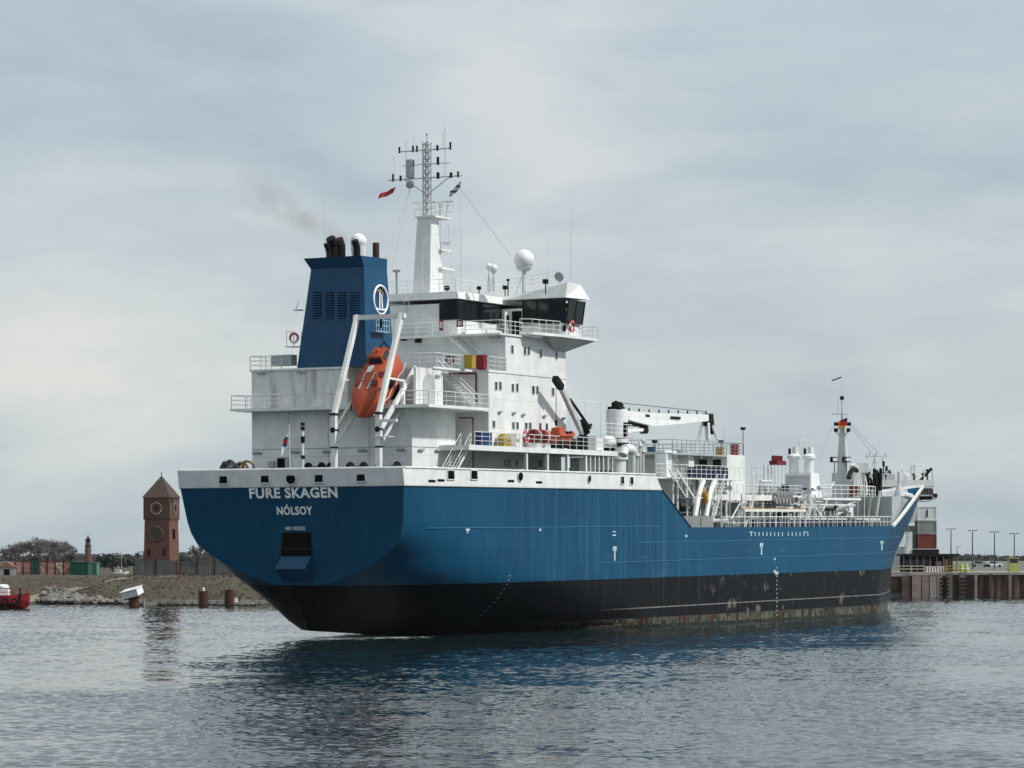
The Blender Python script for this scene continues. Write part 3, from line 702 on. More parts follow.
# ---- bridge
UA = WU2 + .25; wa = R(457, 298, u=UA); wy = wa.y
ws = R(502, 298, y=wy).x; WOUT = R(565.7, 298, u=ws).y
ZG = ZBR + .3; BE = R(583, 310, y=WOUT).x
ZW0, ZW1 = ZBR + 1.05, 26.9
bridge = MB(); bridge.box(UA + .12, BE, wy + .12, -wy - .12, ZBR + .05, ZW1); bridge.box(ws + .12, BE - .05, WOUT + .5, -WOUT - .5, ZBR + .06, ZW1 - .02)
bridge.box(UA + .1, ws - .5, wy, 8.3, ZBR + .06, ZW1 - .01)
br = P(bridge, 'wheelhouse', WHITE)
def pane_strip(a, b, z0, z1, n, lean=.0, name='window', par=br, gap=.14, inner=0):
    """row of window panes on the wall from a to b, outward normal to the right of a->b"""
    a = Vector((*a, 0)); b = Vector((*b, 0)); d = (b - a); L = d.length; d.normalize(); nn = Vector((d.y, -d.x, 0))
    mb = MB(); w = L / n
    for i in range(n):
        p = a + d * (i * w + gap / 2); q = a + d * ((i + 1) * w - gap / 2)
        g = MB(); g.prism([p + Vector((0, 0, z0)) + nn * .0, q + Vector((0, 0, z0)), q + Vector((0, 0, z1)) + nn * lean, p + Vector((0, 0, z1)) + nn * lean], nn * .05); P(g, name, GLASS, par)
    for i in range(n + 1):
        p = a + d * (i * w); mb.prism([p - d * .06 + Vector((0, 0, z0)), p + d * .06 + Vector((0, 0, z0)), p + d * .06 + Vector((0, 0, z1)) + nn * lean, p - d * .06 + Vector((0, 0, z1)) + nn * lean], nn * .09)
    PS(mb, 'window_mullion', BLACK, par)
    return nn
Zl, Zh = R(457, 319.5, u=UA).z, R(457, 300.5, u=UA).z
pane_strip((UA + .06, R(440, 310, u=UA).y), (UA + .06, wy + .02), Zl, Zh, 1)
pane_strip((UA + .15, wy + .02), (ws - .3, wy + .02), Zl, Zh, 2)
# aft wing window band (starboard), end and front; lower wall of the wing
ZWT = R(565.7, 299.5, u=ws).z; y1 = R(523, 310, u=ws).y; y2 = WOUT + .02
pane_strip((ws + .06, y1), (ws + .06, y2 + .05), ZG + 1.05, ZWT, 3, lean=.0)
pane_strip((ws + .1, WOUT + .1), (BE - .1, WOUT + .1), ZG + 1.05, ZWT, 2, lean=.3)
pane_strip((BE, WOUT + .6), (BE, -WOUT - .6), ZG + 1.05, ZWT, 14, lean=.3)
pane_strip((BE - .3, -WOUT - .3), (ws + .2, -WOUT - .3), ZG + 1.05, ZWT, 2, lean=.42)
pane_strip((ws + .06, -y2 - .45), (ws + .06, -wy), ZG + 1.05, ZWT, 4)
# door between centre and wing
a = R(508, 333, u=ws); b = R(513, 305, u=ws)
mb = MB(); mb.box(ws + .0, ws + .1, R(521, 320, u=ws).y, R(512, 320, u=ws).y, ZBR + .1, ZW1 - .25); P(mb, 'door', DARK, br)
mb = MB(); mb.box(ws - .9, ws - .02, R(509.5, 320, u=ws).y - .04, R(509.5, 320, u=ws).y + .04, ZBR + .1, ZW1 - .3); dd = P(mb, 'open_door', RAILW, br)
mb = MB(); yy = R(509.5, 320, u=ws).y; mb.box(ws - .7, ws - .22, yy - .06, yy + .06, ZBR + 1.2, ZW1 - .6); P(mb, 'door_pane', GLASS, dd)
# roof fascia: deep overhanging band
Zf0, Zf1 = R(457, 298.5, u=UA).z, R(457, 291.3, u=UA).z; Zf2 = R(565.7, 282, u=ws).z
roof = MB(); ov = .25
yl = R(412, 298, u=UA).y
roof.hexa([(UA - ov, wy - ov, Zf0), (BE + .3, wy - ov, Zf0), (BE + .3, -wy + ov, Zf0), (UA - ov, -wy + ov, Zf0), (UA - .1, wy - .1, Zf1), (BE + .1, wy - .1, Zf1), (BE + .1, -wy + .1, Zf1), (UA - .1, -wy + .1, Zf1)])
for s in (-1, 1):
    yo = s * (abs(WOUT) + .1); yi = s * (abs(wy) + .22)
    e = BE + .3; ZfW = R(565.7, 297.5, u=ws).z
    pts0 = [(ws - .25, yi, ZfW), (ws - .25, yo, ZfW), (e - .2, yo + s * .5, ZfW), (e + .5, yi, ZfW)]
    pts1 = [(ws + .1, yi, Zf1 + .05), (ws + .15, yo - s * .0, Zf2), (e - .5, yo - s * .25, Zf2), (e - .1, yi, Zf1 + .05)]
    if s < 0: roof.hexa(pts0 + pts1)
    else: roof.hexa([pts0[k] for k in (3, 2, 1, 0)] + [pts1[k] for k in (3, 2, 1, 0)])
P(roof, 'bridge_roof', WHITE, br)
# wing platform, sloped support and railings
for s in (-1, 1):
    mb = MB(); WO = abs(WOUT); Yw = s * (WO + .1); X0 = R(523, 335, y=WY - .3).x; X1 = R(598, 336, y=-WO - .1).x; Yi = s * (abs(WY) - .05)
    zt = ZG + .04
    mb.prism([(X0, Yi, zt), (X0 + .6, s * (WO - .5), zt), (ws - 1.2, Yw, zt), (X1, Yw, zt), (X1, Yi, zt)], (0, 0, -.22))
    o = P(mb, 'bridge_wing', WHITE)
    mb = MB(); mb.hexa([(ws + .6, Yi, ZBR - .95), (WE - .2, Yi, ZBR - .95), (WE - .2, Yi - s * .1, ZBR - .95), (ws + .6, Yi - s * .1, ZBR - .95),
                        (ws - 1.6, s * (WO - .05), ZG - .2), (X1 - .3, s * (WO - .05), ZG - .2), (X1 - .3, Yi, ZG - .2), (ws - 1.6, Yi, ZG - .2)])
    P(mb, 'wing_support', LGREY, o)
    # closed lower wing bulwark (white) then rails further forward
    rail([(X0, s * (abs(WY) + .02), zt), (X0 + .6, s * (WO - .55), zt), (ws - 1.2, s * (WO + .05), zt)], par=o, sp=1.1)
    rail([(BE - .2, s * (WO + .07), zt), (X1, s * (WO + .07), zt), (X1, s * abs(WY), zt)], par=o, sp=.9)
    mb = MB(); mb.box(ws - .02, BE + .1, s * (abs(WOUT) - .45), s * (abs(WOUT) - .25), ZG + .06, ZG + 1.05); P(mb, 'wing_bulwark', WHITE, o)
panel(543, 558, 324.5, 331, LGREY, 'wing_locker', br, .25, u=ws + .1)
panel(562, 566, 325.5, 331.5, DARK, 'wing_vent', br, .12, u=ws + .1)
rail([(WU2, -WY, ZBR + .05), (WU2 - 1.15, -WY, ZBR + .05), (WU2 - 1.15, WY - .05, ZBR + .05), (WU2 + 3.0, WY - .05, ZBR + .05)])
# white screen behind the railing, starboard aft corner of the bridge deck
mb = MB(); mb.box(UA + .6, ws - 1, wy - .5, wy - .4, ZBR + .06, ZBR + .8); P(mb, 'low_screen', WHITE, br)
# C deck and boat deck rails
rail([(WU, WY - .03, ZC + .1), (WU, -7.4, ZC + .1), (9.8, -7.4, ZC + .1), (9.8, -2.0, ZC + .1)]); rail([(WU, WY - .03, ZC + .1), (WU2, WY - .03, ZC + .1)], sp=1.0)
rail([(15.0, 7.4, ZC + .1), (11, 7.4, ZC + .1), (6.15, 7.35, ZC + .06), (6.15, 4.4, ZC + .06)])
rail([(15.1, -9.45, ZBD), (5.0, -9.45, ZBD), (5.0, -7.0, ZBD)]); rail([(5.0, -2.2, ZBD), (5.0, 8.4, ZBD), (7.1, 8.4, ZBD), (7.1, 7.9, ZBD)])
rail([(15.1, 7.8, ZBD), (7.2, 7.8, ZBD)])
rail([(11.6, -9.9, ZA), (38.1, -9.9, ZA), (38.1, -6, ZA)], sp=1.3); rail([(10.7, 9.9, ZA), (38.1, 9.9, ZA)]); 
# stairs
a = R(443, 466.5, y=-9.0); b = R(463.5, 435, y=-9.0); stair((a.x, -9.0, ZP), (b.x + .4, -9.0, ZA), .9)
a = R(475, 355, y=-6.0); stair((WU2 - .6, -7.4, ZC + .1), (WU2 - .6, -3.6, ZBR), .8, side=Vector((1, 0, 0)))
stair((14.6, -8.6, ZBD), (14.6, -5.2, ZC), .8, side=Vector((1, 0, 0)))
stair((14.4, -6.2, ZP), (14.4, -8.8, ZA), .8, side=Vector((1, 0, 0)))
# gallery pillars
mb = MB()
for px in (526, 547, 567, 585.3): u = R(px, 460, y=-9.75).x; mb.box(u - .13, u + .13, -9.86, -9.62, ZP, ZA - .42)
for px in (590, 594.5, 598.5, 603, 607.5, 612): u = R(px, 460, y=-9.75).x; mb.box(u - .07, u + .07, -9.82, -9.68, ZP, ZA - .42)
PS(mb, 'gallery_pillar', RAILW)
mb = MB()
for u in (22, 26, 30, 34): mb.box(u - .13, u + .13, 9.62, 9.86, ZP, ZA - .42)
PS(mb, 'gallery_pillar', RAILW)
for px in (505, 509, 516, 540, 544, 556): c = R(px, 463, y=CY); window(c, .5, .6, (0, -1, 0), core)
panel(529, 537, 457, 474, LGREY, 'door', core, .08, y=CY); panel(570, 583, 458, 473, WHITE, 'white_panel', core, .9, y=-7.6)
for px in (549, 560, 578, 596, 604): c = R(px, 466, y=-6.5); mb = MB(); mb.box(c.x - .6, c.x + .6, -7.0, -5.7, ZP, ZP + random.uniform(1.2, 2.3)); P(mb, 'gallery_machinery', SOOT, core)
# gallery end block (sloped white bracket at left end)
# red fire main on the recess wall
mb = MB(); a = R(437, 373.5, u=WU - .1); b = R(476, 373.5, u=WU - .1)
mb.path([(WU - .1, a.y, a.z), (WU - .1, b.y, b.z), (WU - .1, b.y, ZBD)], .07, 6); mb.path([(13.9, -7.35, R(457, 418, u=14).z), (13.9, -8.6, R(470, 418, u=14).z), (13.9, -8.6, ZP + .3)], .06, 6); P(mb, 'fire_main_pipe', DRED)
for (px, py) in ((450.5, 362),): pass
# floodlights / boxes on aft upper wall
for px, py, w in ((405, 339, .5), (419, 341, .5), (413, 338, .9), (495, 337, .9)):
    c = R(px, py, u=WU2); mb = MB(); mb.box(WU2 - .3, WU2 - .01, c.y - w / 2, c.y + w / 2, c.z - .15, c.z + .15); P(mb, 'floodlight', SOOT if w < .6 else LGREY, ct)
mb = MB(); c = R(407, 310, u=UA)
for y in (c.y - .25, c.y + .25): mb.tube((UA - .1, y, ZBR), (UA - .1, y, Zf1 + .3), .03, n=5)
for z in np.arange(ZBR + .3, Zf1, .3): mb.tube((UA - .1, c.y - .25, z), (UA - .1, c.y + .25, z), .02, n=5)
P(mb, 'wall_ladder', RAILW, ct)
# ---- bridge roof fittings
RZ = Zf1
rail([(UA + .1, 5.2, RZ), (UA + .1, wy + .2, RZ), (ws + .2, wy + .2, RZ)], sp=1.4, r=.02); rail([(ws + .3, wy, RZ + .4), (ws + .3, WOUT + .6, Zf2)], sp=1.4, r=.02)
# lattice mast on a tapered pedestal
MX, MZ0, MZ1 = 21.6, RZ - .1, R(423, 216, y=0).z
yL, yR = R(412.5, 290, u=MX).y, R(430, 290, u=MX).y; tL, tR = R(416.5, 216, u=MX).y, R(430, 216, u=MX).y
mb = MB(); mb.hexa([(MX, yR, MZ0), (MX + 2.4, yR, MZ0), (MX + 2.4, yL, MZ0), (MX, yL, MZ0), (MX + .15, tR, MZ1), (MX + 1.5, tR, MZ1), (MX + 1.5, tL, MZ1), (MX + .15, tL, MZ1)])
mast = P(mb, 'mast_pedestal', WHITE)
yc = (tL + tR) / 2; mx = MX + .7
mb = MB(); mb.box(MX, MX + 2.9, tR - .5, tL + .1, MZ1 - .12, MZ1 + .02)
for z_, l in ((R(437, 247, u=MX).z, 1.6), (R(445, 265, u=MX).z, 2.2)): mb.box(MX + 1.5, MX + 1.6 + l, yR - .3, yR + 1.2, z_ - .15, z_)
PS(mb, 'mast_platform', WHITE, mast)
mb = MB(); 
for (x, y) in ((MX, tL + .1), (MX, tR - .5), (MX + 2.9, tR - .5), (MX + 2.9, tL + .1)): pass
corn = [Vector((MX, tL + .1, MZ1)), Vector((MX, tR - .5, MZ1)), Vector((MX + 2.9, tR - .5, MZ1)), Vector((MX + 2.9, tL + .1, MZ1)), Vector((MX, tL + .1, MZ1))]
cc = Vector((MX + 1.4, yc, MZ1))
for a, b in zip(corn[:-1], corn[1:]):
    for k in range(3):
        p = a.lerp(b, k / 3); o_ = (p - cc) * .14; mb.tube(p, p + o_ + Vector((0, 0, 1.15)), .03, n=5)
    for h in (.6, 1.15): mb.tube(a + (a - cc) * .14 * h / 1.15 + Vector((0, 0, h)), b + (b - cc) * .14 * h / 1.15 + Vector((0, 0, h)), .03, n=5)
P(mb, 'mast_platform_rail', RAILW, mast)
def lattice(base, w, h, mbb, r=.05, step=.75):
    x, y, z = base; c = [(-w, -w), (w, -w), (w, w), (-w, w)]
    for a, b in c: mbb.tube((x + a, y + b, z), (x + a, y + b, z + h), r, n=5)
    k = 0; zz = z
    while zz < z + h - .1:
        for i in range(4):
            a = c[i]; b = c[(i + 1) % 4]; mbb.tube((x + a[0], y + a[1], zz), (x + b[0], y + b[1], zz), r * .55, n=4)
            mbb.tube((x + a[0], y + a[1], zz), (x + b[0], y + b[1], min(zz + step, z + h)), r * .45, n=4)
        zz += step
ZT = R(424, 142, u=mx).z; mb = MB(); lattice((mx, yc + .0, MZ1), .25, ZT - MZ1, mb, .07, .6); mb.tube((mx, yc, ZT), (mx, yc, ZT + .8), .05, n=5); mb.ball((mx, yc, ZT + .65), .13, 8); P(mb, 'lattice_mast', MASTG, mast)
def yard(pxl, pyl, pxr, pyr, r=.06, name='mast_yard'):
    a = R(pxl, pyl, u=mx); b = R(pxr, pyr, u=mx); z = (a.z + b.z) / 2; mb = MB(); mb.tube((mx, a.y, z), (mx, b.y, z), r, n=6); o = P(mb, name, MASTG, mast); return a.y, b.y, z, o
yA = yard(398.5, 152, 451.5, 148); yB = yard(402.5, 166, 450, 162.5, .04); yC = yard(388.5, 180.5, 462.5, 175.5)
mb = MB(); mb.tube((mx, yc, yC[2] - 1.4), (mx, yc + 2.2, yC[2]), .05, n=5); mb.tube((mx, yc, yC[2] - 1.4), (mx, yc - 2.2, yC[2]), .05, n=5)
for px in (406, 445): y = R(px, 160, u=mx).y; mb.tube((mx, y, yC[2]), (mx, y, yA[2] + (.9 if px < 420 else 1.8)), .03, n=5)
P(mb, 'yard_brace', MASTG, mast)
mb = MB()
for px, yd in ((399.5, yA), (413, yA), (417, yA), (437.5, yA), (450.5, yA), (413, yB), (438, yB), (438, yC), (451, yC), (458, yC), (400.5, yC), (393, yC)):
    y = R(px, 160, u=mx).y; h = random.uniform(.3, .55); mb.tube((mx, y, yd[2] - .12), (mx, y, yd[2] + h), random.uniform(.08, .14), n=7)
PS(mb, 'navigation_light', SOOT, mast)
mb = MB()
for px, top in ((394, 156), (414, 134), (443, 132), (406, 144)):
    y = R(px, 160, u=mx).y; z = R(px, top, u=mx).z; mb.tube((mx, y, (yC if px < 400 else yA)[2]), (mx, y, z), .02, n=4)
P(mb, 'whip_aerial', MASTG, mast)
c = R(410.5, 167, u=mx); mb = MB(); mb.tube((mx, c.y, yC[2] + .1), (mx, c.y, yC[2] + 1.6), .34, .34, 12); P(mb, 'grey_dome', LGREY, mast)
c = R(410, 184.5, u=mx); mb = MB(); mb.ball((mx, c.y, c.z), .36, 10); P(mb, 'radar_reflector', STEEL, mast)
c = R(433, 201, u=mx); mb = MB(); mb.obox((mx + 1, c.y - .2, c.z), (.25, 2.2, .16), .3); mb.tube((mx + 1, c.y - .2, MZ1), (mx + 1, c.y - .2, c.z), .14, n=8); P(mb, 'radar_scanner', RAILW, mast)
c = R(437, 240, u=MX); mb = MB(); mb.obox((MX + 2.4, yR + .3, c.z), (.25, 1.8, .2), 1.0); mb.tube((MX + 2.4, yR + .3, c.z - .7), (MX + 2.4, yR + .3, c.z), .16, n=8); P(mb, 'radar_scanner', LGREY, mast)
# side frame of the mast (ladder and cage on the starboard-forward side)
mb = MB(); zt_, zb_ = R(437, 220, u=MX).z, R(455, 290, u=MX).z
mb.tube((MX + 2.2, yR + .2, zb_), (MX + 1.6, tR - .2, zt_), .05, n=5); mb.tube((MX + 4.2, yR + .0, zb_), (MX + 2.6, tR - .3, zt_), .04, n=5)
for k in range(10): t_ = k / 10; z = zb_ + (zt_ - zb_) * t_; mb.tube((MX + 2.2 - .6 * t_, yR + .2, z), (MX + 4.2 - 1.6 * t_, yR, z), .022, n=4)
P(mb, 'mast_ladder', RAILW, mast)
# guy wires
mb = MB(); w = .016
for p in ((390, 277), (383, 262), (386, 262)): a = R(411, 186, u=mx); b = R(*p, u=14); mb.tube((mx, a.y, a.z), b, w, n=4)
a = R(461, 190, u=mx); b = R(511, 256, u=24); mb.tube(a, b, w * 1.4, n=4)
P(mb, 'mast_stay', STEEL, mast)
# domes and aerials on the bridge roof
def dome_on_post(px, py, rpx, u, zb, name='satellite_dome'):
    c = R(px, py, u=u); r = rpx / F * ((SHIP @ c).y); mb = MB(); mb.ball(c, r, 20, 1.02); o = P(mb, name, WHITE, ship, smooth=True)
    mb = MB(); mb.lathe(c + Vector((0, 0, -r * 1.05)), [(r * .55, 0), (r * .75, .25 * r), (r * .8, .35 * r)], 16)
    mb.tube((c.x, c.y, zb), (c.x, c.y, c.z - r * .9), r * .22, n=8)
    for s in (-1, 1): mb.tube((c.x, c.y + s * r * .9, zb), (c.x, c.y, c.z - r), .03, n=4)
    P(mb, 'dome_post', RAILW, o); return c, r
c, r = dome_on_post(524, 260, 10.3, 25, RZ); dome_on_post(493.5, 268.5, 4.2, 22, RZ); dome_on_post(489, 266.5, 3.2, 23, RZ)
mb = MB(); c = R(560, 276, u=27); mb.lathe(c, [(.02, 0), (.3, .06), (.42, .2)], 14, M=Matrix.Rotation(-2.0, 3, 'Y')); mb.tube((c.x, c.y, Zf2 - .2), c, .05, n=6); P(mb, 'dish_aerial', LGREY)
mb = MB()
for px, top, u, bot in ((571, 192, 27.5, 280), (548, 238, 26, 287), (461, 172, 20, 292), (422, 250, 18, 292)):
    a = R(px, bot, u=u); b = R(px, top, u=u); mb.tube(a, b, .035, .012, 5)
P(mb, 'whip_aerial', RAILW)
for px, py, w in ((447, 288, .55), (479, 288, .45), (505, 287.5, .5), (508, 280, .3), (545.5, 281.5, .6)):
    c = R(px, py, u=22 if px < 500 else 25.4); mb = MB(); mb.box(c.x - w / 2, c.x + w / 2, c.y - w / 2, c.y + w / 2, c.z - w / 2, c.z + w / 2); mb = MB(); w *= .62; mb.box(c.x - w / 2, c.x + w / 2, c.y - w / 2, c.y + w / 2, c.z - w / 2, c.z + w / 2)
    mb.tube((c.x, c.y, RZ - .1), c, .05, n=5); P(mb, 'roof_floodlight', SOOT)
c = R(396.5, 271, u=21.5); mb = MB(); mb.tube((21.5, c.y, RZ - .1), (21.5, c.y, c.z), .09, n=6); mb.box(21.3, 21.7, c.y - .25, c.y + .25, c.z - .1, c.z + .1); P(mb, 'standard_compass', LGREY)
# ---- funnel
fb = [R(297, 367, u=6.3), R(366, 366, u=6.3)]; ftz = R(336, 268, u=7.2).z; ftop = R(306, 259, u=7.2).z
yp, ys = fb[0].y, fb[1].y; tp, ts = R(311, 268, u=7.3).y, R(364, 268, u=7.3).y
FZ0 = ZC + .05
uf = R(393, 347, y=ys).x
mb = MB(); mb.hexa([(6.3, ys, FZ0), (uf + .2, ys, FZ0), (uf + .2, yp, FZ0), (6.3, yp, FZ0), (7.3, ts, ftz), (uf + .35, ts, ftz), (uf + .35, tp, ftz), (7.3, tp, ftz)])
fun = P(mb, 'funnel', FUNB)
mb = MB(); mb.hexa([(7.3, ts, ftz), (uf + .35, ts, ftz), (uf + .35, tp, ftz), (7.3, tp, ftz), (6.75, ts - .05, ftop), (uf + .3, ts - .05, ftop + .05), (uf + .3, tp + .35, ftop + .05), (6.75, tp + .35, ftop)])
P(mb, 'funnel_lip', FUNB, fun)
def fpt(px, py):  # point on the raking aft face of the funnel
    z = R(px, py, u=6.9).z; u = 6.3 + (z - FZ0) / (ftz - FZ0); return R(px, py, u=u)
for x0, x1 in ((312.8, 321.2), (325.6, 333.8), (337.8, 346), (350.2, 358.6)):
    a, b, c, d = fpt(x0, 292.5), fpt(x1, 292), fpt(x1, 317.5), fpt(x0, 318)
    mb = MB(); mb.prism([p + Vector((-.04, 0, 0)) for p in (a, b, c, d)], (.03, 0, 0)); o = P(mb, 'funnel_louvre', DARK, fun)
    mb = MB()
    for k in range(10):
        t_ = (k + .5) / 10; p = a.lerp(d, t_); q = b.lerp(c, t_); mb.prism([p + Vector((-.05, 0, 0)), q + Vector((-.05, 0, 0)), q + Vector((-.14, 0, -.09)), p + Vector((-.14, 0, -.09))], (0, 0, -.03))
    P(mb, 'louvre_slat', FUNB, o)
# emblem on the starboard face
def fs(px, py):
    z = R(px, py, y=-3).z; y = ys + (ts - ys) * (z - FZ0) / (ftz - FZ0); return R(px, py, y=y - .03)
EC = fs(380.7, 299.7); EM = Matrix(((1, 0, 0), (0, 0, -1), (0, 1, 0)))
mb = MB(); mb.torus(EC, 1.12, .09, EM, 32, 6); em = P(mb, 'funnel_emblem_ring', LETTER, fun)
mb = MB(); e = EC + Vector((0, -.01, 0))
def flat(mb, pts): mb.prism([e + Vector((x, 0, z)) for x, z in pts], (0, -.03, 0))
flat(mb, [(-.30, -.75), (-.14, -.75), (-.10, .62), (-.26, .62)]); flat(mb, [(.14, -.7), (.30, -.7), (.16, .45), (.04, .45)])
flat(mb, [(-.85, -.62), (-.55, -.95), (.55, -.95), (.85, -.62), (.4, -.72), (-.4, -.72)]); P(mb, 'funnel_emblem', LETTER, em)
mb = MB(); flat(mb, [(-.62, .55), (-.1, .72), (.42, .42), (.42, .52), (-.1, .84), (-.62, .68)]); P(mb, 'emblem_pennant', YEL, em)
# railing platform low on the funnel side
mb = MB(); a = fs(371, 331); b = fs(384, 331)
mb.box(a.x, b.x, a.y - .5, a.y, a.z - .05, a.z)
for k in range(6): x = a.x + (b.x - a.x) * k / 5; mb.tube((x, a.y - .48, a.z), (x, a.y - .48, a.z + .9), .03, n=4)
for h in (.45, .9): mb.tube((a.x, a.y - .48, a.z + h), (b.x, a.y - .48, a.z + h), .03, n=4)
P(mb, 'funnel_platform', MARK, fun)
# exhaust pipes
def bent_pipe(px0, px1, pyt, u, m=SOOT, r=None, lean=-.35):
    a = R(px0, 255, u=u); b = R(px1, 255, u=u); y = (a.y + b.y) / 2; r = r or abs(a.y - b.y) / 2; zt = R(px0, pyt, u=u).z
    mb = MB(); mb.tube((u, y, ftop - .6), (u, y, zt - .5), r, n=14, cap=False); mb.tube((u, y, zt - .55), (u + lean, y, zt), r, r * .98, 14); mb.lathe((u, y, ftop - .02), [(r * 1.25, 0), (r * 1.25, .12)], 14); P(mb, 'exhaust_pipe', m, fun, smooth=True)
bent_pipe(326, 331, 244, 8.3); bent_pipe(329.5, 338, 239, 8.9, lean=-.5); bent_pipe(337, 345, 239.5, 9.3); bent_pipe(354, 360, 241, 8.6)
bent_pipe(373, 379, 243, 10.2, BROWNP, lean=0)
mb = MB(); c = R(358.5, 241.5, u=10.6); mb.ball(c, .66, 20, 1.0); o = P(mb, 'satellite_dome', WHITE, fun, smooth=True)
mb = MB(); mb.tube((c.x, c.y, ftop), (c.x, c.y, c.z - .4), .5, .62, 16); P(mb, 'dome_base', RAILW, o)
mb = MB(); a = R(325.5, 240, u=8); b = R(321.5, 163, u=8); mb.tube(a + Vector((0, 0, -1.6)), a, .05, n=6); mb.tube(a, a.lerp(b, .3), .035, n=5); mb.tube(a.lerp(b, .3), b, .025, .012, 5); P(mb, 'whip_aerial', RAILW, fun)
# small gear on port side of the funnel
mb = MB(); a = R(300, 310, u=8.5); mb.box(8.3, 8.9, a.y - .1, a.y + .5, a.z - .05, a.z + .05); mb.tube((8.5, a.y + .4, a.z), (8.5, a.y + .1, a.z + .7), .03, n=5); P(mb, 'side_lamp_bracket', RAILW, fun)
mb = MB(); a = R(294, 338, u=8.5); mb.box(7.9, 9.2, yp - .2, a.y + .5, a.z - .75, a.z - .68)
for x in (8, 9.1): mb.tube((x, a.y + .4, a.z - .7), (x, a.y + .4, a.z + .5), .03, n=4); mb.tube((x, a.y - .3, a.z - .7), (x, a.y - .3, a.z + .5), .03, n=4)
mb.tube((8, a.y + .4, a.z + .5), (9.1, a.y + .4, a.z + .5), .03, n=4); P(mb, 'funnel_side_platform', RAILW, fun)
panel(277, 297, 355, 366.5, LGREY, 'deck_locker', ucas, .9, u=7.6)

# ---- lifeboat davit
dv = MB(); yl_, yr_ = -2.5, -6.45; UD = 2.5; ZK = R(334, 412, u=UD).z; ZD = R(355, 316, u=6.3).z; UT = 6.2
dv.box(UD - .4, UD + .4, yr_ - .3, yl_ + .3, ZP, ZP + .12); dav = P(dv, 'lifeboat_davit', RAILW)
for y in (yl_, yr_): dv = MB(); dv.box(UD - .2, UD + .2, y - .2, y + .2, ZP + .12, ZK); P(dv, 'davit_leg', RAILW, dav)
def beam(mb, a, b, w, h):
    a = Vector(a); b = Vector(b); d = (b - a).normalized(); s = Vector((0, 1, 0)); u = d.cross(s).normalized() * h / 2; s = s * w / 2
    if abs(d.y) > .9: s = Vector((0, 0, 1)) * w / 2; u = d.cross(s).normalized() * h / 2
    mb.hexa([a - s - u, a + s - u, a + s + u, a - s + u, b - s - u, b + s - u, b + s + u, b - s + u])
mb = MB()
for y in (yl_, yr_):
    beam(mb, (UD, y, ZK - .3), (UT, y, ZD), .30, .42); beam(mb, (UD + .3, y, ZK - 1.4), (8.4, y, R(407, 367, u=7.4).z), .22, .34)
    beam(mb, (UD + 1.2, y, ZK + 2.6), (6.4, y, ZBD + 1.9), .14, .16); beam(mb, (6.4, y, ZBD), (6.4, y, ZBD + 2), .2, .2)
    beam(mb, (UD + .2, y, ZP + 3.2), (6.1, y, ZBD - .3), .14, .16)
beam(mb, (UT, yl_ + .3, ZD - .15), (UT, yr_ - .3, ZD - .15), .36, .4); P(mb, 'davit_frame', RAILW, dav)
mb = MB()
for y in (yl_, yr_):
    mb.box(UD - .3, UD + .3, y - .24, y + .24, ZK - .25, ZK - .1); mb.tube((UD - .25, y, ZK - 1.4), (UD + .35, y, ZK - 1.4), .22, n=10)
    mb.box(UD - .23, UD + .23, y - .23, y + .23, ZP + 3.0, ZP + 3.12)
c = Vector((UT, -4.6, ZD - .3)); mb.tube(c, c + Vector((0, 0, -.7)), .1, n=6); P(mb, 'davit_sheave', SOOT, dav)
mb = MB(); beam(mb, (UD, yr_ - .1, ZK - .75), (UD, yr_ - 1.6, ZK - .75), .2, .3); mb.box(UD - .3, UD + .7, yr_ - 1.0, yr_ + .5, ZK - 2.0, ZK - 1.95); P(mb, 'davit_step', RAILW, dav)
# lifeboat on its ramp: bow down, pointing aft
tip = R(363.5, 418, u=2.2); ang = math.radians(44); ax = Vector((math.cos(ang), 0, math.sin(ang))); upv = Vector((-math.sin(ang), 0, math.cos(ang))); LBL = 7.0
yb = -4.45; tip = Vector((2.8, yb, R(363.5, 418, u=2.3).z + .1))
lb = thing('lifeboat', 'orange enclosed lifeboat hanging bow-down in the white frame beside the blue funnel', 'lifeboat', tip, SHIP)
def loft():
    mb = MB(); T = [0, .03, .08, .15, .25, .4, .55, .7, .82, .92, .98, 1.0]
    W = [.03, .16, .42, .82, 1.26, 1.50, 1.56, 1.54, 1.45, 1.25, .95, .55]; Hh = [.05, .18, .36, .62, .92, 1.06, 1.14, 1.16, 1.1, .95, .7, .4]; Lh = [.05, .25, .6, 1.02, 1.32, 1.42, 1.42, 1.36, 1.24, 1.05, .8, .45]
    n = 22
    for t, w, h, l in zip(T, W, Hh, Lh):
        c = ax * (t * LBL) + upv * 0
        for k in range(n):
            a = 2 * math.pi * k / n; ca, sa = math.cos(a), math.sin(a)
            x = w * math.copysign(abs(ca) ** .75, ca); z = (h if sa > 0 else l) * math.copysign(abs(sa) ** .85, sa)
            mb.v.append(tuple(c + Vector((0, 1, 0)) * x + upv * z))
    for j in range(len(T) - 1):
        for k in range(n): mb.f.append((j * n + k, j * n + (k + 1) % n, (j + 1) * n + (k + 1) % n, (j + 1) * n + k))
    mb.f.append(tuple(range(n - 1, -1, -1))); mb.f.append(tuple(range((len(T) - 1) * n, len(T) * n))); return mb
o = loft().build('hull', ORANGE, lb, smooth=True, angle=50)
def lbp(t, x, z): return ax * (t * LBL) + Vector((0, x, 0)) + upv * z
mb = MB(); mb.hexa([lbp(.70, -.75, .9), lbp(.70, .75, .9), lbp(.96, .65, .6), lbp(.96, -.65, .6), lbp(.74, -.6, 1.62), lbp(.74, .6, 1.62), lbp(.92, .5, 1.5), lbp(.92, -.5, 1.5)])
ck = mb.build('cockpit', ORANGE, lb)
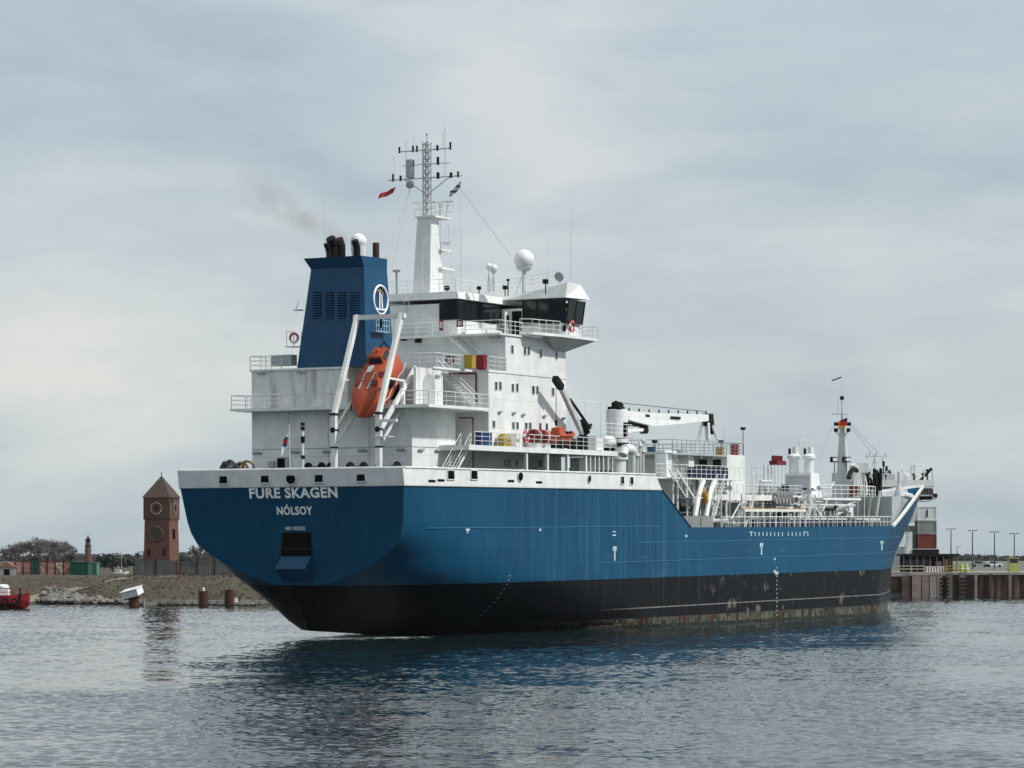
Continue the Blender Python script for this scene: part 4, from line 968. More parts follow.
mb = MB(); mb.prism([lbp(.703, -.55, 1.12), lbp(.703, .55, 1.12), lbp(.728, .48, 1.5), lbp(.728, -.48, 1.5)], -ax * .06); 
for s in (-1, 1): mb.prism([lbp(.75, s * .70, 1.15), lbp(.90, s * .63, 1.05), lbp(.90, s * .54, 1.4), lbp(.76, s * .61, 1.48)], Vector((0, s * .05, 0)))
mb.build('cockpit_window', GLASS, ck)
mb = MB(); mb.ball(lbp(.84, 0, 1.62), .16, 8); mb.tube(lbp(.84, 0, 1.5), lbp(.84, 0, 1.62), .2, n=8); mb.build('top_lamp', ORANGE2, ck)
mb = MB(); mb.prism([lbp(.56, -.05, 1.14), lbp(.56, .45, 1.08), lbp(.66, .45, 1.1), lbp(.66, -.05, 1.18)], upv * .06); mb.build('hatch', WHITE, lb)
mb = MB()
for s in (-1, 1): mb.path([lbp(.12, s * .95, 0), lbp(.25, s * 1.26, 0), lbp(.5, s * 1.44, 0), lbp(.8, s * 1.36, 0), lbp(.95, s * 1.05, 0)], .06, 6)
PS(mb, 'fender_rail', DRED, lb)
mb = MB(); mb.path([lbp(.3, -.55, .95), lbp(.45, -.6, 1.06), lbp(.62, -.6, 1.1), lbp(.62, .6, 1.1), lbp(.45, .6, 1.06), lbp(.3, .55, .95)], .04, 5)
mb.build('grab_rail', ORANGE2, lb)
for t_, x, w in ((.36, .62, .3), (.36, -.62, .3), (.5, -.85, .35)):
    mb = MB(); mb.prism([lbp(t_, x - w, .98), lbp(t_, x + w, .98), lbp(t_ + .07, x + w, 1.06), lbp(t_ + .07, x - w, 1.06)], upv * .05); mb.build('deck_hatch', DRED, lb)
for s in (-1, 1):
    mb = MB(); mb.prism([lbp(.45, s * 1.57, -.1), lbp(.6, s * 1.6, -.1), lbp(.6, s * 1.5, .45), lbp(.45, s * 1.48, .45)], (0, s * .03, 0)); mb.build('side_hatch', SOOT, lb)
    mb = MB(); mb.path([lbp(.06 + .11 * k, s * (1.1 + .42 * math.sin(min(k, 4) / 4 * 1.57)), -.25 - .18 * (k % 2)) for k in range(9)], .025, 4); mb.build('grab_line', WHITE, lb)
    mb = MB(); mb.prism([lbp(.3, s * .3, 1.0), lbp(.3, s * .44, 1.0), lbp(.55, s * .5, 1.15), lbp(.55, s * .36, 1.17)], upv * .02); mb.build('reflective_strip', LGREY, lb)
mb = MB(); mb.path([lbp(.9, 0, 1.5), lbp(1.02, 0, 1.5), lbp(1.05, 0, .6)], .06, 6); mb.tube(lbp(1.0, 0, 0), lbp(1.08, 0, 0), .3, n=10); mb.build('stern_gear', SOOT, lb)

# ---- things lying on the aft deck
def sitem(name, label, cat, c, group=None): return thing(name, label, cat, c, SHIP, group)
def rope_heap(px, py, w, m, label, u=2.2):
    c = R(px, py, u=u); c.z = ZP; mb = MB()
    for k in range(9):
        a = random.uniform(0, 6.3); rr = w / 2 * random.uniform(.2, .8); mb.torus((random.uniform(-.5, .5) * w, random.uniform(-.3, .3), 1.45 + random.uniform(-.25, .3)), random.uniform(.3, .6), .11, Matrix.Rotation(random.uniform(-1.4, 1.4), 3, 'X') @ Matrix.Rotation(random.uniform(-.6, .6), 3, 'Y'), 12, 5)
    mb.box(-w / 2, w / 2, -.5, .5, .0, 1.3)
    for v in range(len(mb.v)): x, y, z = mb.v[v]; mb.v[v] = (y, x, z)
    o = mb.build('rope_heap', m, None, frame=SHIP @ Matrix.Translation(c)); tag(o, label, 'rope')
rope_heap(232, 466, 1.5, ROPEB, 'blue-grey mooring rope heap, leftmost on the stern rail')
rope_heap(244.5, 466, 1.6, ROPE, 'tan mooring rope heap on the stern rail above the ship name')
def winch(px, label, u=3.2, w=1.2):
    c = R(px, 466, u=u); c.z = ZP; t = sitem('mooring_winch', label, 'winch', c, 'black winches on the stern deck'); mb = MB()
    mb.tube((0, -w / 2, 1.25), (0, w / 2, 1.25), .42, n=14); mb.build('drum', ROPEB, t)
    for s in (-1, 1): mb = MB(); mb.tube((0, s * w / 2 - .05, 1.25), (0, s * w / 2 + .05, 1.25), .72, n=16); mb.build('drum_flange', SOOT, t)
    mb = MB(); mb.box(-.5, .5, -w / 2 - .2, w / 2 + .2, 0, .9); mb.build('bed', SOOT, t)
winch(315, 'black winch on the stern deck, immediately left of the left lifeboat frame leg')
winch(326, 'small black winch drum hard against the left lifeboat frame leg', 4.2, .8)
winch(357, 'black winch on the stern deck between the two lifeboat frame legs', 3.6)
winch(388, 'black winch with rope on the stern deck, right of the right lifeboat frame leg', 3.6, 1.6)
for px, lab in ((249.5, 'low white mushroom vent on the stern deck beside the tan rope'), (434, 'white vent head just above the bulwark at the foot of the stairs'), (524, 'white vent head above the bulwark near the first gallery pillar')):
    c = R(px, 469, u=3) if px < 300 else R(px, 469, y=-8.9); c.z = ZP; mb = MB(); mb.lathe((0, 0, 0), [(.22, 0), (.22, 1.2), (.5, 1.25), (.5, 1.42), (.3, 1.58), (.05, 1.62)], 14); o = mb.build('mushroom_vent', WHITE, None, frame=SHIP @ Matrix.Translation(c), smooth=True); tag(o, lab, 'vent', 'vents on the aft deck')
# ensign staff + stern light post
c = R(290, 470, u=.8); st = sitem('ensign_staff', 'thin white ensign staff on the stern rail in front of the dark doorway', 'flagpole', (.8, c.y, 12.9))
mb = MB(); top = R(290, 425, u=.8).z - 12.9; mb.tube((0, 0, 0), (-.1, 0, top), .04, .025, 6); mb.build('pole', RAILW, st); mb = MB(); mb.ball((-.1, 0, top), .06, 8); mb.build('truck', RAILW, st)
def cloth(name, label, P0, P1, down, m, wob=.15, nx=14, ny=8, group=None, mats=None):
    """hanging cloth between hoist P0 and fly P1, in ship coordinates, given thickness"""
    P0 = Vector(P0); P1 = Vector(P1); down = Vector(down); mb = MB(); d = (P1 - P0); side = d.cross(down).normalized()
    def pt(i, j): 
        a = i / nx; b = j / ny; return P0 + d * a + down * b + side * (wob * math.sin(a * 7 + b * 2) * a)
    G = [[pt(i, j) for i in range(nx + 1)] for j in range(ny + 1)]
    for j in range(ny):
        for i in range(nx): mb.quad(G[j][i], G[j][i + 1], G[j + 1][i + 1], G[j + 1][i])
    o = mb.build(name, m, None, o=P0, frame=SHIP); tag(o, label, 'flag', group)
    md = o.modifiers.new('thickness', 'SOLIDIFY'); md.thickness = .015; return o
def flagmat(name, stops, axis='Z', const=True):
    m, t, b = newmat(name); n = t.nodes; l = t.links; co = n.new('ShaderNodeTexCoord'); s = n.new('ShaderNodeSeparateXYZ'); l.new(co.outputs['Generated'], s.inputs[0])
    r = n.new('ShaderNodeValToRGB'); r.color_ramp.interpolation = 'CONSTANT'; e = r.color_ramp.elements; e[0].position = 0; e[0].color = (*stops[0][1], 1); e[1].position = stops[1][0]; e[1].color = (*stops[1][1], 1)
    for p, c in stops[2:]: q = e.new(p); q.color = (*c, 1)
    l.new(s.outputs[axis], r.inputs[0]); l.new(r.outputs[0], b.inputs['Base Color']); b.inputs['Roughness'].default_value = .8; return m
FW = flagmat('white_red_blue_flag', [(0, (.65, .65, .66)), (.42, (.03, .05, .2)), (.52, (.4, .03, .04)), (.72, (.03, .05, .2)), (.8, (.65, .65, .66))])
sp_ = Vector((.72, c.y, R(290, 432, u=.8).z)); p1 = R(284, 440, u=.6)
cloth('stern_flag', 'white flag with red and blue stripe hanging from the stern staff', sp_, (.5, p1.y, p1.z), (-.05, .25, -1.35), FW)
c = R(303, 469, u=1.5); st = sitem('signal_post', 'black and white light post on the stern deck right of the ensign', 'light post', (1.5, c.y, ZP))
mb = MB(); zt_ = R(303, 422, u=1.5).z - ZP; mb.tube((0, 0, 0), (0, 0, zt_), .09, n=8); mb.build('post', RAILW, st)
for py in (424, 428.5, 438, 441, 457): mb = MB(); z = R(303, py, u=1.5).z - ZP; mb.tube((0, 0, z - .13), (0, 0, z + .13), .17, n=10); mb.build('lamp', SOOT, st)
# deck clutter on galleries
def box_item(px0, px1, py0, py1, y, z0, m, name, label, cat, lid=None, dome=False, group=None, depth=.7):
    a = R(px0, py1, y=y + depth); b = R(px1, py0, y=y); w = b.x - a.x
    if w < .45: a.x = b.x - .45; w = .45
    h = b.z - z0; t = sitem(name, label, cat, ((a.x + b.x) / 2, y + depth / 2, z0), group)
    mb = MB()
    if dome: mb.lathe((0, 0, 0), [(w / 2, 0), (w / 2, h * .35), (w * .47, h * .6), (w * .3, h * .9), (.05, h)], 16); mb.build('cover', m, t, smooth=True)
    else: mb.box(-w / 2, w / 2, -depth / 2, depth / 2, .05, h); mb.build('body', m, t)
    mb = MB()
    if dome: mb.torus((0, 0, h * .35), w / 2, .04, None, 16, 5); mb.build('rim', BLACK, t)
    else: mb.box(-w / 2 - .04, w / 2 + .04, -depth / 2 - .04, depth / 2 + .04, h, h + .07); mb.box(-w / 2 + .05, -w / 2 + .15, -depth / 2, depth / 2, 0, .05); mb.box(w / 2 - .15, w / 2 - .05, -depth / 2, depth / 2, 0, .05); mb.build('lid', lid or m, t)
    return t
box_item(464, 475.5, 356, 368.5, WY + .15, ZC + .1, YEL, 'deck_box', 'yellow box behind the railing on the deck below the bridge', 'box')
box_item(476, 487, 356, 368.5, WY + .15, ZC + .1, RED, 'deck_box', 'red box beside the yellow one behind the railing', 'box')
box_item(475.5, 492, 433, 443.5, -9.5, ZA, BLUEB, 'deck_box', 'bright blue locker on the long white side gallery', 'box')
box_item(496.5, 511, 433, 443.5, -9.5, ZA, YEL, 'reel_cover', 'yellow domed cover beside the blue locker on the side gallery', 'cover', dome=True)
box_item(588.5, 603.5, 437.5, 448.5, -9.6, ZA, WHITE, 'deck_box', 'large plain white locker at the forward end of the side gallery', 'box')
box_item(513, 519, 434, 443.5, -9.3, ZA, WHITE, 'deck_box', 'small white locker between yellow cover and lifebuoy', 'box')
box_item(577, 588, 437, 447.5, -9.6, ZA, DBLUE, 'deck_box', 'dark blue-black bin beside the black crane base on the gallery', 'box')
box_item(572, 577, 440, 447, -9.6, ZA, BLACK, 'deck_box', 'small black bin left of the dark blue bin on the gallery', 'box')
c = R(608.5, 445, y=-8.5); t = sitem('gas_tank', 'small white round-ended tank beyond the white locker on the gallery', 'tank', (c.x, -8.5, ZA)); mb = MB()
mb.lathe((0, 0, .85), [(.05, -.95), (.4, -.8), (.55, -.45), (.55, .45), (.4, .8), (.05, .95)], 14, M=Matrix.Rotation(math.pi / 2, 3, 'Y')); mb.build('tank', RAILW, t, smooth=True); mb = MB(); mb.box(-.6, -.4, -.3, .3, 0, .4); mb.box(.4, .6, -.3, .3, 0, .4); mb.build('saddle', SOOT, t)
for i, (px, lab) in enumerate(((535, 'red and white liferaft canister, left one by the rescue boat'), (543.5, 'red and white liferaft canister, right one touching the rescue boat'))):
    c = R(px, 435, y=-9.3); t = sitem('liferaft_canister', lab, 'liferaft', (c.x, -9.3, ZA), 'liferaft canisters on the gallery'); mb = MB()
    mb.lathe((0, 0, .95), [(.1, -.6), (.5, -.55), (.6, -.45), (.6, .45), (.5, .55), (.1, .6)], 14, M=Matrix.Rotation(math.pi / 2, 3, 'Y')); mb.build('canister', RED if i else DRED, t, smooth=True)
    mb = MB(); mb.lathe((0, 0, .95), [(.62, -.06), (.62, .06)], 14, M=Matrix.Rotation(math.pi / 2, 3, 'Y')); mb.build('strap', WHITE, t); mb = MB(); mb.box(-.5, .5, -.4, .4, 0, .3); mb.build('cradle', RAILW, t)
# rescue boat
c = R(562.5, 440, y=-9.3); t = sitem('rescue_boat', 'orange open rescue boat stowed on the gallery under the slewed crane arm', 'boat', (c.x, -9.3, ZA + .45)); rb_ = t
mb = MB(); n = 12
for j, (x, w, zb, zt) in enumerate(((-2.2, .75, .1, .75), (-1, .85, 0, .75), (.6, .85, 0, .8), (1.6, .6, .12, .95), (2.3, .1, .5, 1.15))):
    for (yy, zz) in ((-w, zt), (-w * .95, (zt + zb) / 2), (-w * .5, zb + .05), (0, zb - .05), (w * .5, zb + .05), (w * .95, (zt + zb) / 2), (w, zt)): mb.v.append((x, yy, zz))
for j in range(4):
    for k in range(6): mb.f.append((j * 7 + k, j * 7 + k + 1, j * 7 + k + 8, j * 7 + k + 7))
mb.f.append(tuple(range(7))); 
for j in range(4): mb.f.append((j * 7, j * 7 + 7, j * 7 + 13, j * 7 + 6))
mb.build('hull', ORANGE2, t, smooth=True)
mb = MB()
for s in (-1, 1): mb.path([(-2.2, s * .8, .78), (-1, s * .9, .78), (.6, s * .9, .83), (1.6, s * .65, .98), (2.3, 0, 1.2)], .17, 8)
mb.build('fender_tube', ORANGE2, t); mb = MB(); mb.hexa([(-1.9, -.6, .8), (-.1, -.6, .8), (-.1, .6, .8), (-1.9, .6, .8), (-1.7, -.5, 1.55), (-.5, -.4, 1.7), (-.5, .4, 1.7), (-1.7, .5, 1.55)]); mb.build('canopy', ORANGE2, t)
mb = MB(); mb.box(.4, 1.4, -.5, .5, .75, 1.25); mb.build('engine_cover', BLACK, t); mb = MB(); mb.box(-1.3, -1.1, -.9, .9, -.4, .2); mb.box(.9, 1.1, -.9, .9, -.4, .2); mb.build('cradle', SOOT, t)
rb_.scale = (.78, .72, .85)
# small slewing crane with black head
c0 = R(583, 446, y=-9.3); c1 = R(557.5, 380, y=-9.9)
mb = MB(); mb.tube((c0.x, -9.3, ZA), (c0.x, -9.3, ZA + 1.4), .42, .35, 12); dc = P(mb, 'boat_davit', BLACK)
k0 = Vector((c0.x, -9.3, ZA + 1.3)); k1 = Vector((c1.x, -9.9, c1.z))
mb = MB(); beam(mb, k0, k1, .34, .42); P(mb, 'davit_arm', MASTG, dc); mb = MB(); mb.tube(k0 + Vector((1.0, -.2, .6)), k0.lerp(k1, .62) + Vector((.35, -.1, .15)), .13, n=8); P(mb, 'davit_ram', BLACK, dc)
mb = MB(); beam(mb, k1 + Vector((.7, 0, -.6)), k1 + Vector((-.5, 0, .12)), .5, .5); mb.tube(k0 + Vector((.2, -.3, .2)), k0.lerp(k1, .2) + Vector((.5, -.2, .3)), .28, n=8); mb.tube(k0 + Vector((1.6, 0, .9)), k0 + Vector((.2, 0, .3)), .15, n=6); PS(mb, 'davit_head', BLACK, dc)
mb = MB(); p = k1 + Vector((-.3, 0, 0)); zb_ = R(554, 420, y=-9.9).z; mb.tube(p, (p.x, p.y, zb_), .03, n=4); mb.tube((p.x, p.y, zb_), (p.x, p.y, zb_ - .5), .14, .08, 8); P(mb, 'davit_hook', SOOT, dc)
# lifebuoys
def lifebuoy(c, n, label, r=.36):
    n = Vector(n).normalized(); M3 = n.to_track_quat('Z', 'Y').to_matrix(); m, t, b = LBM
    mb = MB(); mb.torus((0, 0, 0), r, .10, M3, 20, 8); o = mb.build('lifebuoy', m, None, frame=SHIP @ Matrix.Translation(Vector(c)), smooth=True, angle=80); tag(o, label, 'lifebuoy', 'lifebuoys on the rails')
def lbmat():
    m, t, b = newmat('lifebuoy_red_white'); n = t.nodes; l = t.links; co = n.new('ShaderNodeTexCoord'); g = n.new('ShaderNodeTexGradient'); g.gradient_type = 'RADIAL'
    mp = n.new('ShaderNodeVectorRotate'); mp.rotation_type = 'EULER_XYZ'; mp.inputs['Rotation'].default_value = (math.radians(90), 0, 0); l.new(co.outputs['Object'], mp.inputs[0]); l.new(mp.outputs[0], g.inputs[0])
    w = n.new('ShaderNodeMath'); w.operation = 'MULTIPLY'; w.inputs[1].default_value = 4; l.new(g.outputs['Fac'], w.inputs[0]); f = n.new('ShaderNodeMath'); f.operation = 'FRACT'; l.new(w.outputs[0], f.inputs[0])
    q = n.new('ShaderNodeMath'); q.operation = 'LESS_THAN'; q.inputs[1].default_value = .3; l.new(f.outputs[0], q.inputs[0]); mx_ = n.new('ShaderNodeMix'); mx_.data_type = 'RGBA'; l.new(q.outputs[0], mx_.inputs[0])
    mx_.inputs[6].default_value = (.42, .03, .03, 1); mx_.inputs[7].default_value = (.7, .7, .7, 1); l.new(mx_.outputs[2], b.inputs['Base Color']); return m, t, b
LBM = lbmat()
lifebuoy(R(572, 326.5, y=WOUT - .2), (0, -1, 0), 'red lifebuoy on the rail of the bridge wing', .42)
lifebuoy(R(526, 437, y=-9.98), (0, -1, 0), 'red and white lifebuoy on the side gallery rail', .45)
lifebuoy(R(294, 338, u=8.2), (-1, 0, 0), 'dark red lifebuoy on the small platform left of the funnel')
def sign(px, py, u, w, h, m, label):
    c = R(px, py, u=u); t = sitem('wall_sign', label, 'sign', (u, c.y, c.z)); mb = MB(); mb.box(-.05, 0, -w / 2, w / 2, -h / 2, h / 2); mb.build('plate', m, t)
    mb = MB(); mb.box(-.07, -.052, -w * .06, w * .28, -h * .28, h * .3); mb.box(-.07, -.052, -w * .32, -w * .16, -h * .28, h * .3); mb.build('symbol', WHITE, t)
sign(450, 360, WU2 - .02, .75, .62, RED, 'red sign with white symbol on the wall left of the yellow box')
sign(460, 323.5, WU2 - 1.2, .6, .55, RED, 'red sign with white symbol on the bridge deck railing, right of the pair'); sign(441.5, 325, WU2 - 1.2, .35, .9, RED, 'narrow red sign at the top of the bridge stairs')

# ---- midship crane
cu_ = 59.5; cz = R(617, 410, y=0).z; zb_ = R(617, 445, y=0).z; r = 11 / F * (SHIP @ Vector((cu_, 0, 18))).y
mb = MB(); mb.lathe((cu_, 0, 0), [(.85, 8.1), (.85, R(617, 461, y=0).z), (r, R(617, 460, y=0).z + .05), (r * 1.0, zb_), (r, cz), (r * .6, cz + .1)], 20); crane = P(mb, 'crane_column', WHITE, smooth=True)
mb = MB(); mb.lathe((cu_, 0, 0), [(r + .05, zb_ - .15), (r + .05, zb_ + .2)], 20); P(mb, 'slew_ring', BLACK, crane)
mb = MB(); c = R(615, 428, y=-r); mb.box(cu_ - .5, cu_ + .1, -r - .05, -r + .6, zb_ + .8, cz - 1.2); P(mb, 'crane_door', DARK, crane)
mb = MB()
for k in range(7): mb.tube((cu_ + random.uniform(-.7, .4), random.uniform(-.6, .6), cz), (cu_ + random.uniform(-.7, .4), random.uniform(-.6, .6), cz + random.uniform(.3, .75)), random.uniform(.12, .28), n=7)
mb.box(cu_ - .8, cu_ + .5, -.6, .6, cz, cz + .3); P(mb, 'crane_winch', SOOT, crane)
ze = R(707, 419, y=0).z; ju = R(706, 419, y=0).x; zt0, zb0 = R(629, 411.5, y=0).z, R(629, 423, y=0).z; u0 = R(629, 417, y=0).x; zt1, zb1 = R(705, 414.5, y=0).z, R(705, 421, y=0).z
mb = MB(); mb.hexa([(cu_, -.6, zb0 + .4), (cu_, .6, zb0 + .4), (cu_, .6, zt0), (cu_, -.6, zt0), (u0 + 4.5, -.55, zb0 - .2), (u0 + 4.5, .55, zb0 - .2), (u0 + 4.5, .5, zt0), (u0 + 4.5, -.5, zt0)])
mb.hexa([(u0 + 4.5, -.55, zb0 - .2), (u0 + 4.5, .55, zb0 - .2), (u0 + 4.5, .5, zt0), (u0 + 4.5, -.5, zt0), (ju, -.35, zb1), (ju, .35, zb1), (ju, .35, zt1), (ju, -.35, zt1)])
jib = P(mb, 'crane_jib', WHITE, crane)
mb = MB(); mb.tube((cu_ + 1, 0, zb_ + 1.2), (u0 + 3.8, 0, zb0 - .5), .28, .2, 10); P(mb, 'crane_ram', WHITE, crane); mb = MB(); mb.tube((u0 + 3.4, -.35, zb0 - .55), (u0 + 3.4, .35, zb0 - .55), .4, n=10); mb.box(cu_ + .8, u0 + 3.4, -.1, .1, zb0 - .3, zb0 + .1); P(mb, 'ram_joint', SOOT, crane)
mb = MB(); mb.box(ju - .1, ju + 1.0, -.4, .4, zb1 - .5, zt1 + .1); mb.prism([(ju + 1.2, -.3, zt1), (ju + 1.7, -.3, zb1 - 1.3), (ju + 1.1, -.3, zb1 - .9)], (0, .6, 0)); P(mb, 'jib_head', SOOT, jib)
mb = MB()
for k in range(9): x = u0 + (ju - u0) * k / 8; z = zt0 + (zt1 - zt0) * max(0, (x - u0 - 4.5) / (ju - u0 - 4.5)) if x > u0 + 4.5 else zt0; mb.tube((x, 0, z), (x, 0, z + .35), .08, n=5)
mb.tube((cu_, 0, cz + .7), (ju, 0, zt1 + .3), .03, n=4); P(mb, 'jib_hose', SOOT, jib)
for x, w in ((u0 + 8.6, 2.4), (u0 + 2.6, 1.0)):
    mb = MB(); mb.box(x, x + w, -.56, -.53, zb0 + .65, zb0 + .9); P(mb, 'jib_marking', BLACK, jib)
mb = MB(); zd = R(707, 440, y=0).z; 
for s in (-1, 1): mb.tube((ju - .6, s * .6, zd), (ju - .2, s * .35, zb1 - .2), .14, n=6); mb.tube((ju + 1.6, s * .6, zd), (ju + .8, s * .35, zb1 - .4), .14, n=6)
P(mb, 'jib_rest', RAILW)
# crane access platform
mb = MB(); a = R(590, 440, y=-2); mb.box(cu_ - 8, cu_ - r, -2.2, 1.2, R(600, 436, y=-2).z - .1, R(600, 436, y=-2).z); P(mb, 'crane_platform', LGREY); zz = R(600, 436, y=-2).z
rail([(cu_ - 8, -2.1, zz), (cu_ - 1.2, -2.1, zz)], h=1.2, sp=1.2); rail([(cu_ - 8, 1.1, zz), (cu_ - 1.2, 1.1, zz)], h=3.4, mids=1, sp=3)
# goose-neck pipe right of the crane
mb = MB(); a = R(633, 449, y=-5); mb.path([(a.x, -5, 8.2), (a.x, -5, a.z - .3), (a.x - .4, -5, a.z), (a.x - 1.8, -5, a.z), (a.x - 2.2, -5, a.z - .6)], .42, 12); P(mb, 'vent_goose_neck', WHITE, smooth=True)
# vent posts and gear between gallery and crane
mb = MB()
for px, py in ((640, 446), (643, 452), (637, 456)): a = R(px, py, y=-6.5); mb.tube((a.x, -6.5, 8.1), (a.x, -6.5, a.z), .14, n=7); mb.tube((a.x, -6.5, a.z), (a.x, -6.5, a.z + .4), .3, .1, n=8)
PS(mb, 'tank_vent', MASTG)

# ---- cargo deckhouse and platforms amidships
DY = -5.2
ua = R(727, 470, y=DY).x; ub = R(745, 470, y=DY).x; zt_ = R(745, 455.5, y=DY).z; ul = ua
yL2 = R(697, 470, u=ua).y
mb = MB(); mb.box(ua, ub, DY, 5.2, 8.1, zt_); dh = P(mb, 'cargo_deckhouse', WHITE)
for px in (703, 717): c = R(px, 463.5, u=ua); window(c, .9, .8, (-1, 0, 0), dh)
um = R(652, 470, y=0).x
mb = MB(); mb.box(62.5, 65.5, -3.6, 4.2, 8.1, R(655, 452, y=0).z); x_ = R(672, 455, y=-4.6).x; mb.box(x_ - 1.3, x_, -4.6, -3.4, 8.1, R(669, 455, y=-3).z); x_ = R(694, 455, y=-4.6).x; mb.box(x_ - 1.3, x_, -4.6, -3.4, 8.1, R(690, 455, y=-3).z); PS(mb, 'pump_room_casing', WHITE)
mb = MB(); c = R(680, 465, y=-3.0); mb.tube((c.x, -3, 9), (c.x, -3, R(680, 450, y=-3).z), .8, n=14); P(mb, 'slop_tank', LGREY, smooth=True)
zp = R(700, 454, y=-5).z; mb = MB(); mb.box(61, ub + .1, -5.1, 4.8, zp - .16, zp)
for x in np.arange(62, ub, 3): mb.box(x, x + .15, -5.0, 4.7, zp - .4, zp - .16)
up_ = P(mb, 'upper_platform', LGREY); rail([(61, -5.05, zp), (ub, -5.05, zp), (ub, 4.8, zp)], par=up_, h=1.25, sp=1.1, mids=3, m=STEEL); rail([(61, 4.8, zp), (ub, 4.8, zp)], par=up_, h=1.25, sp=1.4, m=STEEL); rail([(61, -5.05, zp), (61, 4.8, zp)], par=up_, h=1.25, sp=1.4, m=STEEL)
box_item(647.5, 656, 447.5, 455, -5.0, zp, paint('slate_blue_paint', (.06, .11, .16), .5), 'deck_box', 'slate blue equipment box at the left end of the midship platform', 'box')
box_item(717, 724, 448, 454.5, -5.0, zp, OCHRE, 'deck_box', 'ochre box on the midship platform above the white deckhouse', 'box')
box_item(734.5, 738.5, 445, 454.5, -4.8, zp, RED, 'deck_box', 'narrow pinkish red cabinet at the right end of the midship platform', 'cabinet')
mb = MB()
for px, py in ((654.7, 441), (721, 441), (743, 428)): a = R(px, py, y=-4.6); mb.tube((a.x, -4.6, zp), (a.x, -4.6, a.z - .2), .04, n=6); mb.box(a.x - .3, a.x + .3, -4.75, -4.45, a.z - .2, a.z + .08)
PS(mb, 'deck_floodlight', SOOT)
mb = MB(); a = R(724, 430, y=-4); mb.tube((a.x, -4, zp), (a.x, -4, a.z), .035, n=5); a = R(643, 441, y=-5); mb.tube((a.x, -5, zp - 3), (a.x, -5, a.z), .1, n=6); mb.ball(a, .25, 8); PS(mb, 'deck_pole', MASTG)
# lower walkway with rail and blue drums
YW = -7.2; zw = R(700, 478, y=YW).z; w0 = R(656, 478, y=YW).x; w1 = R(744, 478, y=YW).x
mb = MB(); mb.box(w0, w1, YW, -3.8, zw - .14, zw); wk = P(mb, 'lower_walkway', RAILW); rail([(w0, YW, zw), (w1, YW, zw)], par=wk, h=1.2, sp=1.15)
mb = MB()
for px in (673, 677.5, 687, 700, 716): u = R(px, 500, y=YW + .1).x; mb.tube((u, YW + .1, 8.1), (u, YW + .1, zw - .1), .12, n=6); mb.tube((u, -4, 8.1), (u, -4, zw - .1), .12, n=6)
PS(mb, 'walkway_leg', RAILW, wk)
for i, px in enumerate((690, 695.5, 701.5, 707, 712.5, 718, 723.5)):
    a = R(px, 478, y=-5.9)
    if i == 0: 
        t = sitem('oil_drum', 'dark blue oil drum in the row on the midship walkway', 'drum', (a.x, -5.9, zw), 'dark blue drums on the midship walkway')
        mb = MB(); mb.lathe((0, 0, 0), [(.46, 0), (.48, .04), (.46, .08), (.46, .45), (.48, .5), (.46, .55), (.46, 1.0), (.48, 1.04), (.44, 1.06)], 14); mb.build('drum_body', DBLUE, t, smooth=True); d0 = t
        mb = MB(); mb.tube((.2, 0, 1.05), (.2, 0, 1.1), .06, n=8); mb.build('bung', STEEL, t)
    else: dup(d0, SHIP @ Matrix.Translation((a.x, -5.9, zw)))
stair(R(690, 497, y=-7.8).to_tuple(), R(673, 469, y=-7.8).to_tuple(), .8)
mb = MB(); a = R(690, 497, y=-7.8); mb.box(a.x, a.x + 5, -8.2, -6.8, a.z - .12, a.z); mb.tube((a.x + .2, -8.1, 8.1), (a.x + .2, -8.1, a.z), .09, n=6); mb.tube((a.x + 4.5, -8.1, 8.1), (a.x + 4.5, -8.1, a.z), .09, n=6); P(mb, 'stair_landing', RAILW)
# two curved hose ramps
mb = MB()
for px0, px1 in ((695, 701), (706, 712)):
    a = R(px0, 517, y=-8.6); b = R(px1, 487, y=-8.0); m_ = (a + b) / 2 + Vector((.1, 0, .5)); c = b + Vector((.6, 0, .55)); mb.path([a, m_, b, c], .24, 8)
P(mb, 'hose_ramp', RAILW, smooth=True)
mb = MB(); a = R(703, 491, y=-8.2); b = R(705.5, 502, y=-8.2); mb.tube(a, b, .33, n=8); P(mb, 'hose_coupling', OCHRE)
# pipes of the cargo system running fore and aft
mb = MB()
for y in np.linspace(-6.5, 6.5, 12):
    z = 10.1 + (.35 if int(y * 2) % 2 else 0); mb.tube((60, y, z), (106, y, z), .16, n=7)
for y in np.linspace(-7.8, 7.8, 6): mb.tube((56, y, 8.9), (110, y, 8.9), .2, n=7)
for u in np.arange(58, 108, 5): mb.box(u, u + .25, -8, 8, 8.1, 8.7); mb.box(u, u + .2, -6.8, -6.6, 8.1, 10.1); mb.box(u, u + .2, 6.6, 6.8, 8.1, 10.1); mb.box(u, u + .2, -6.8, 6.8, 9.75, 9.92)
P(mb, 'cargo_pipes', MASTG, smooth=True)
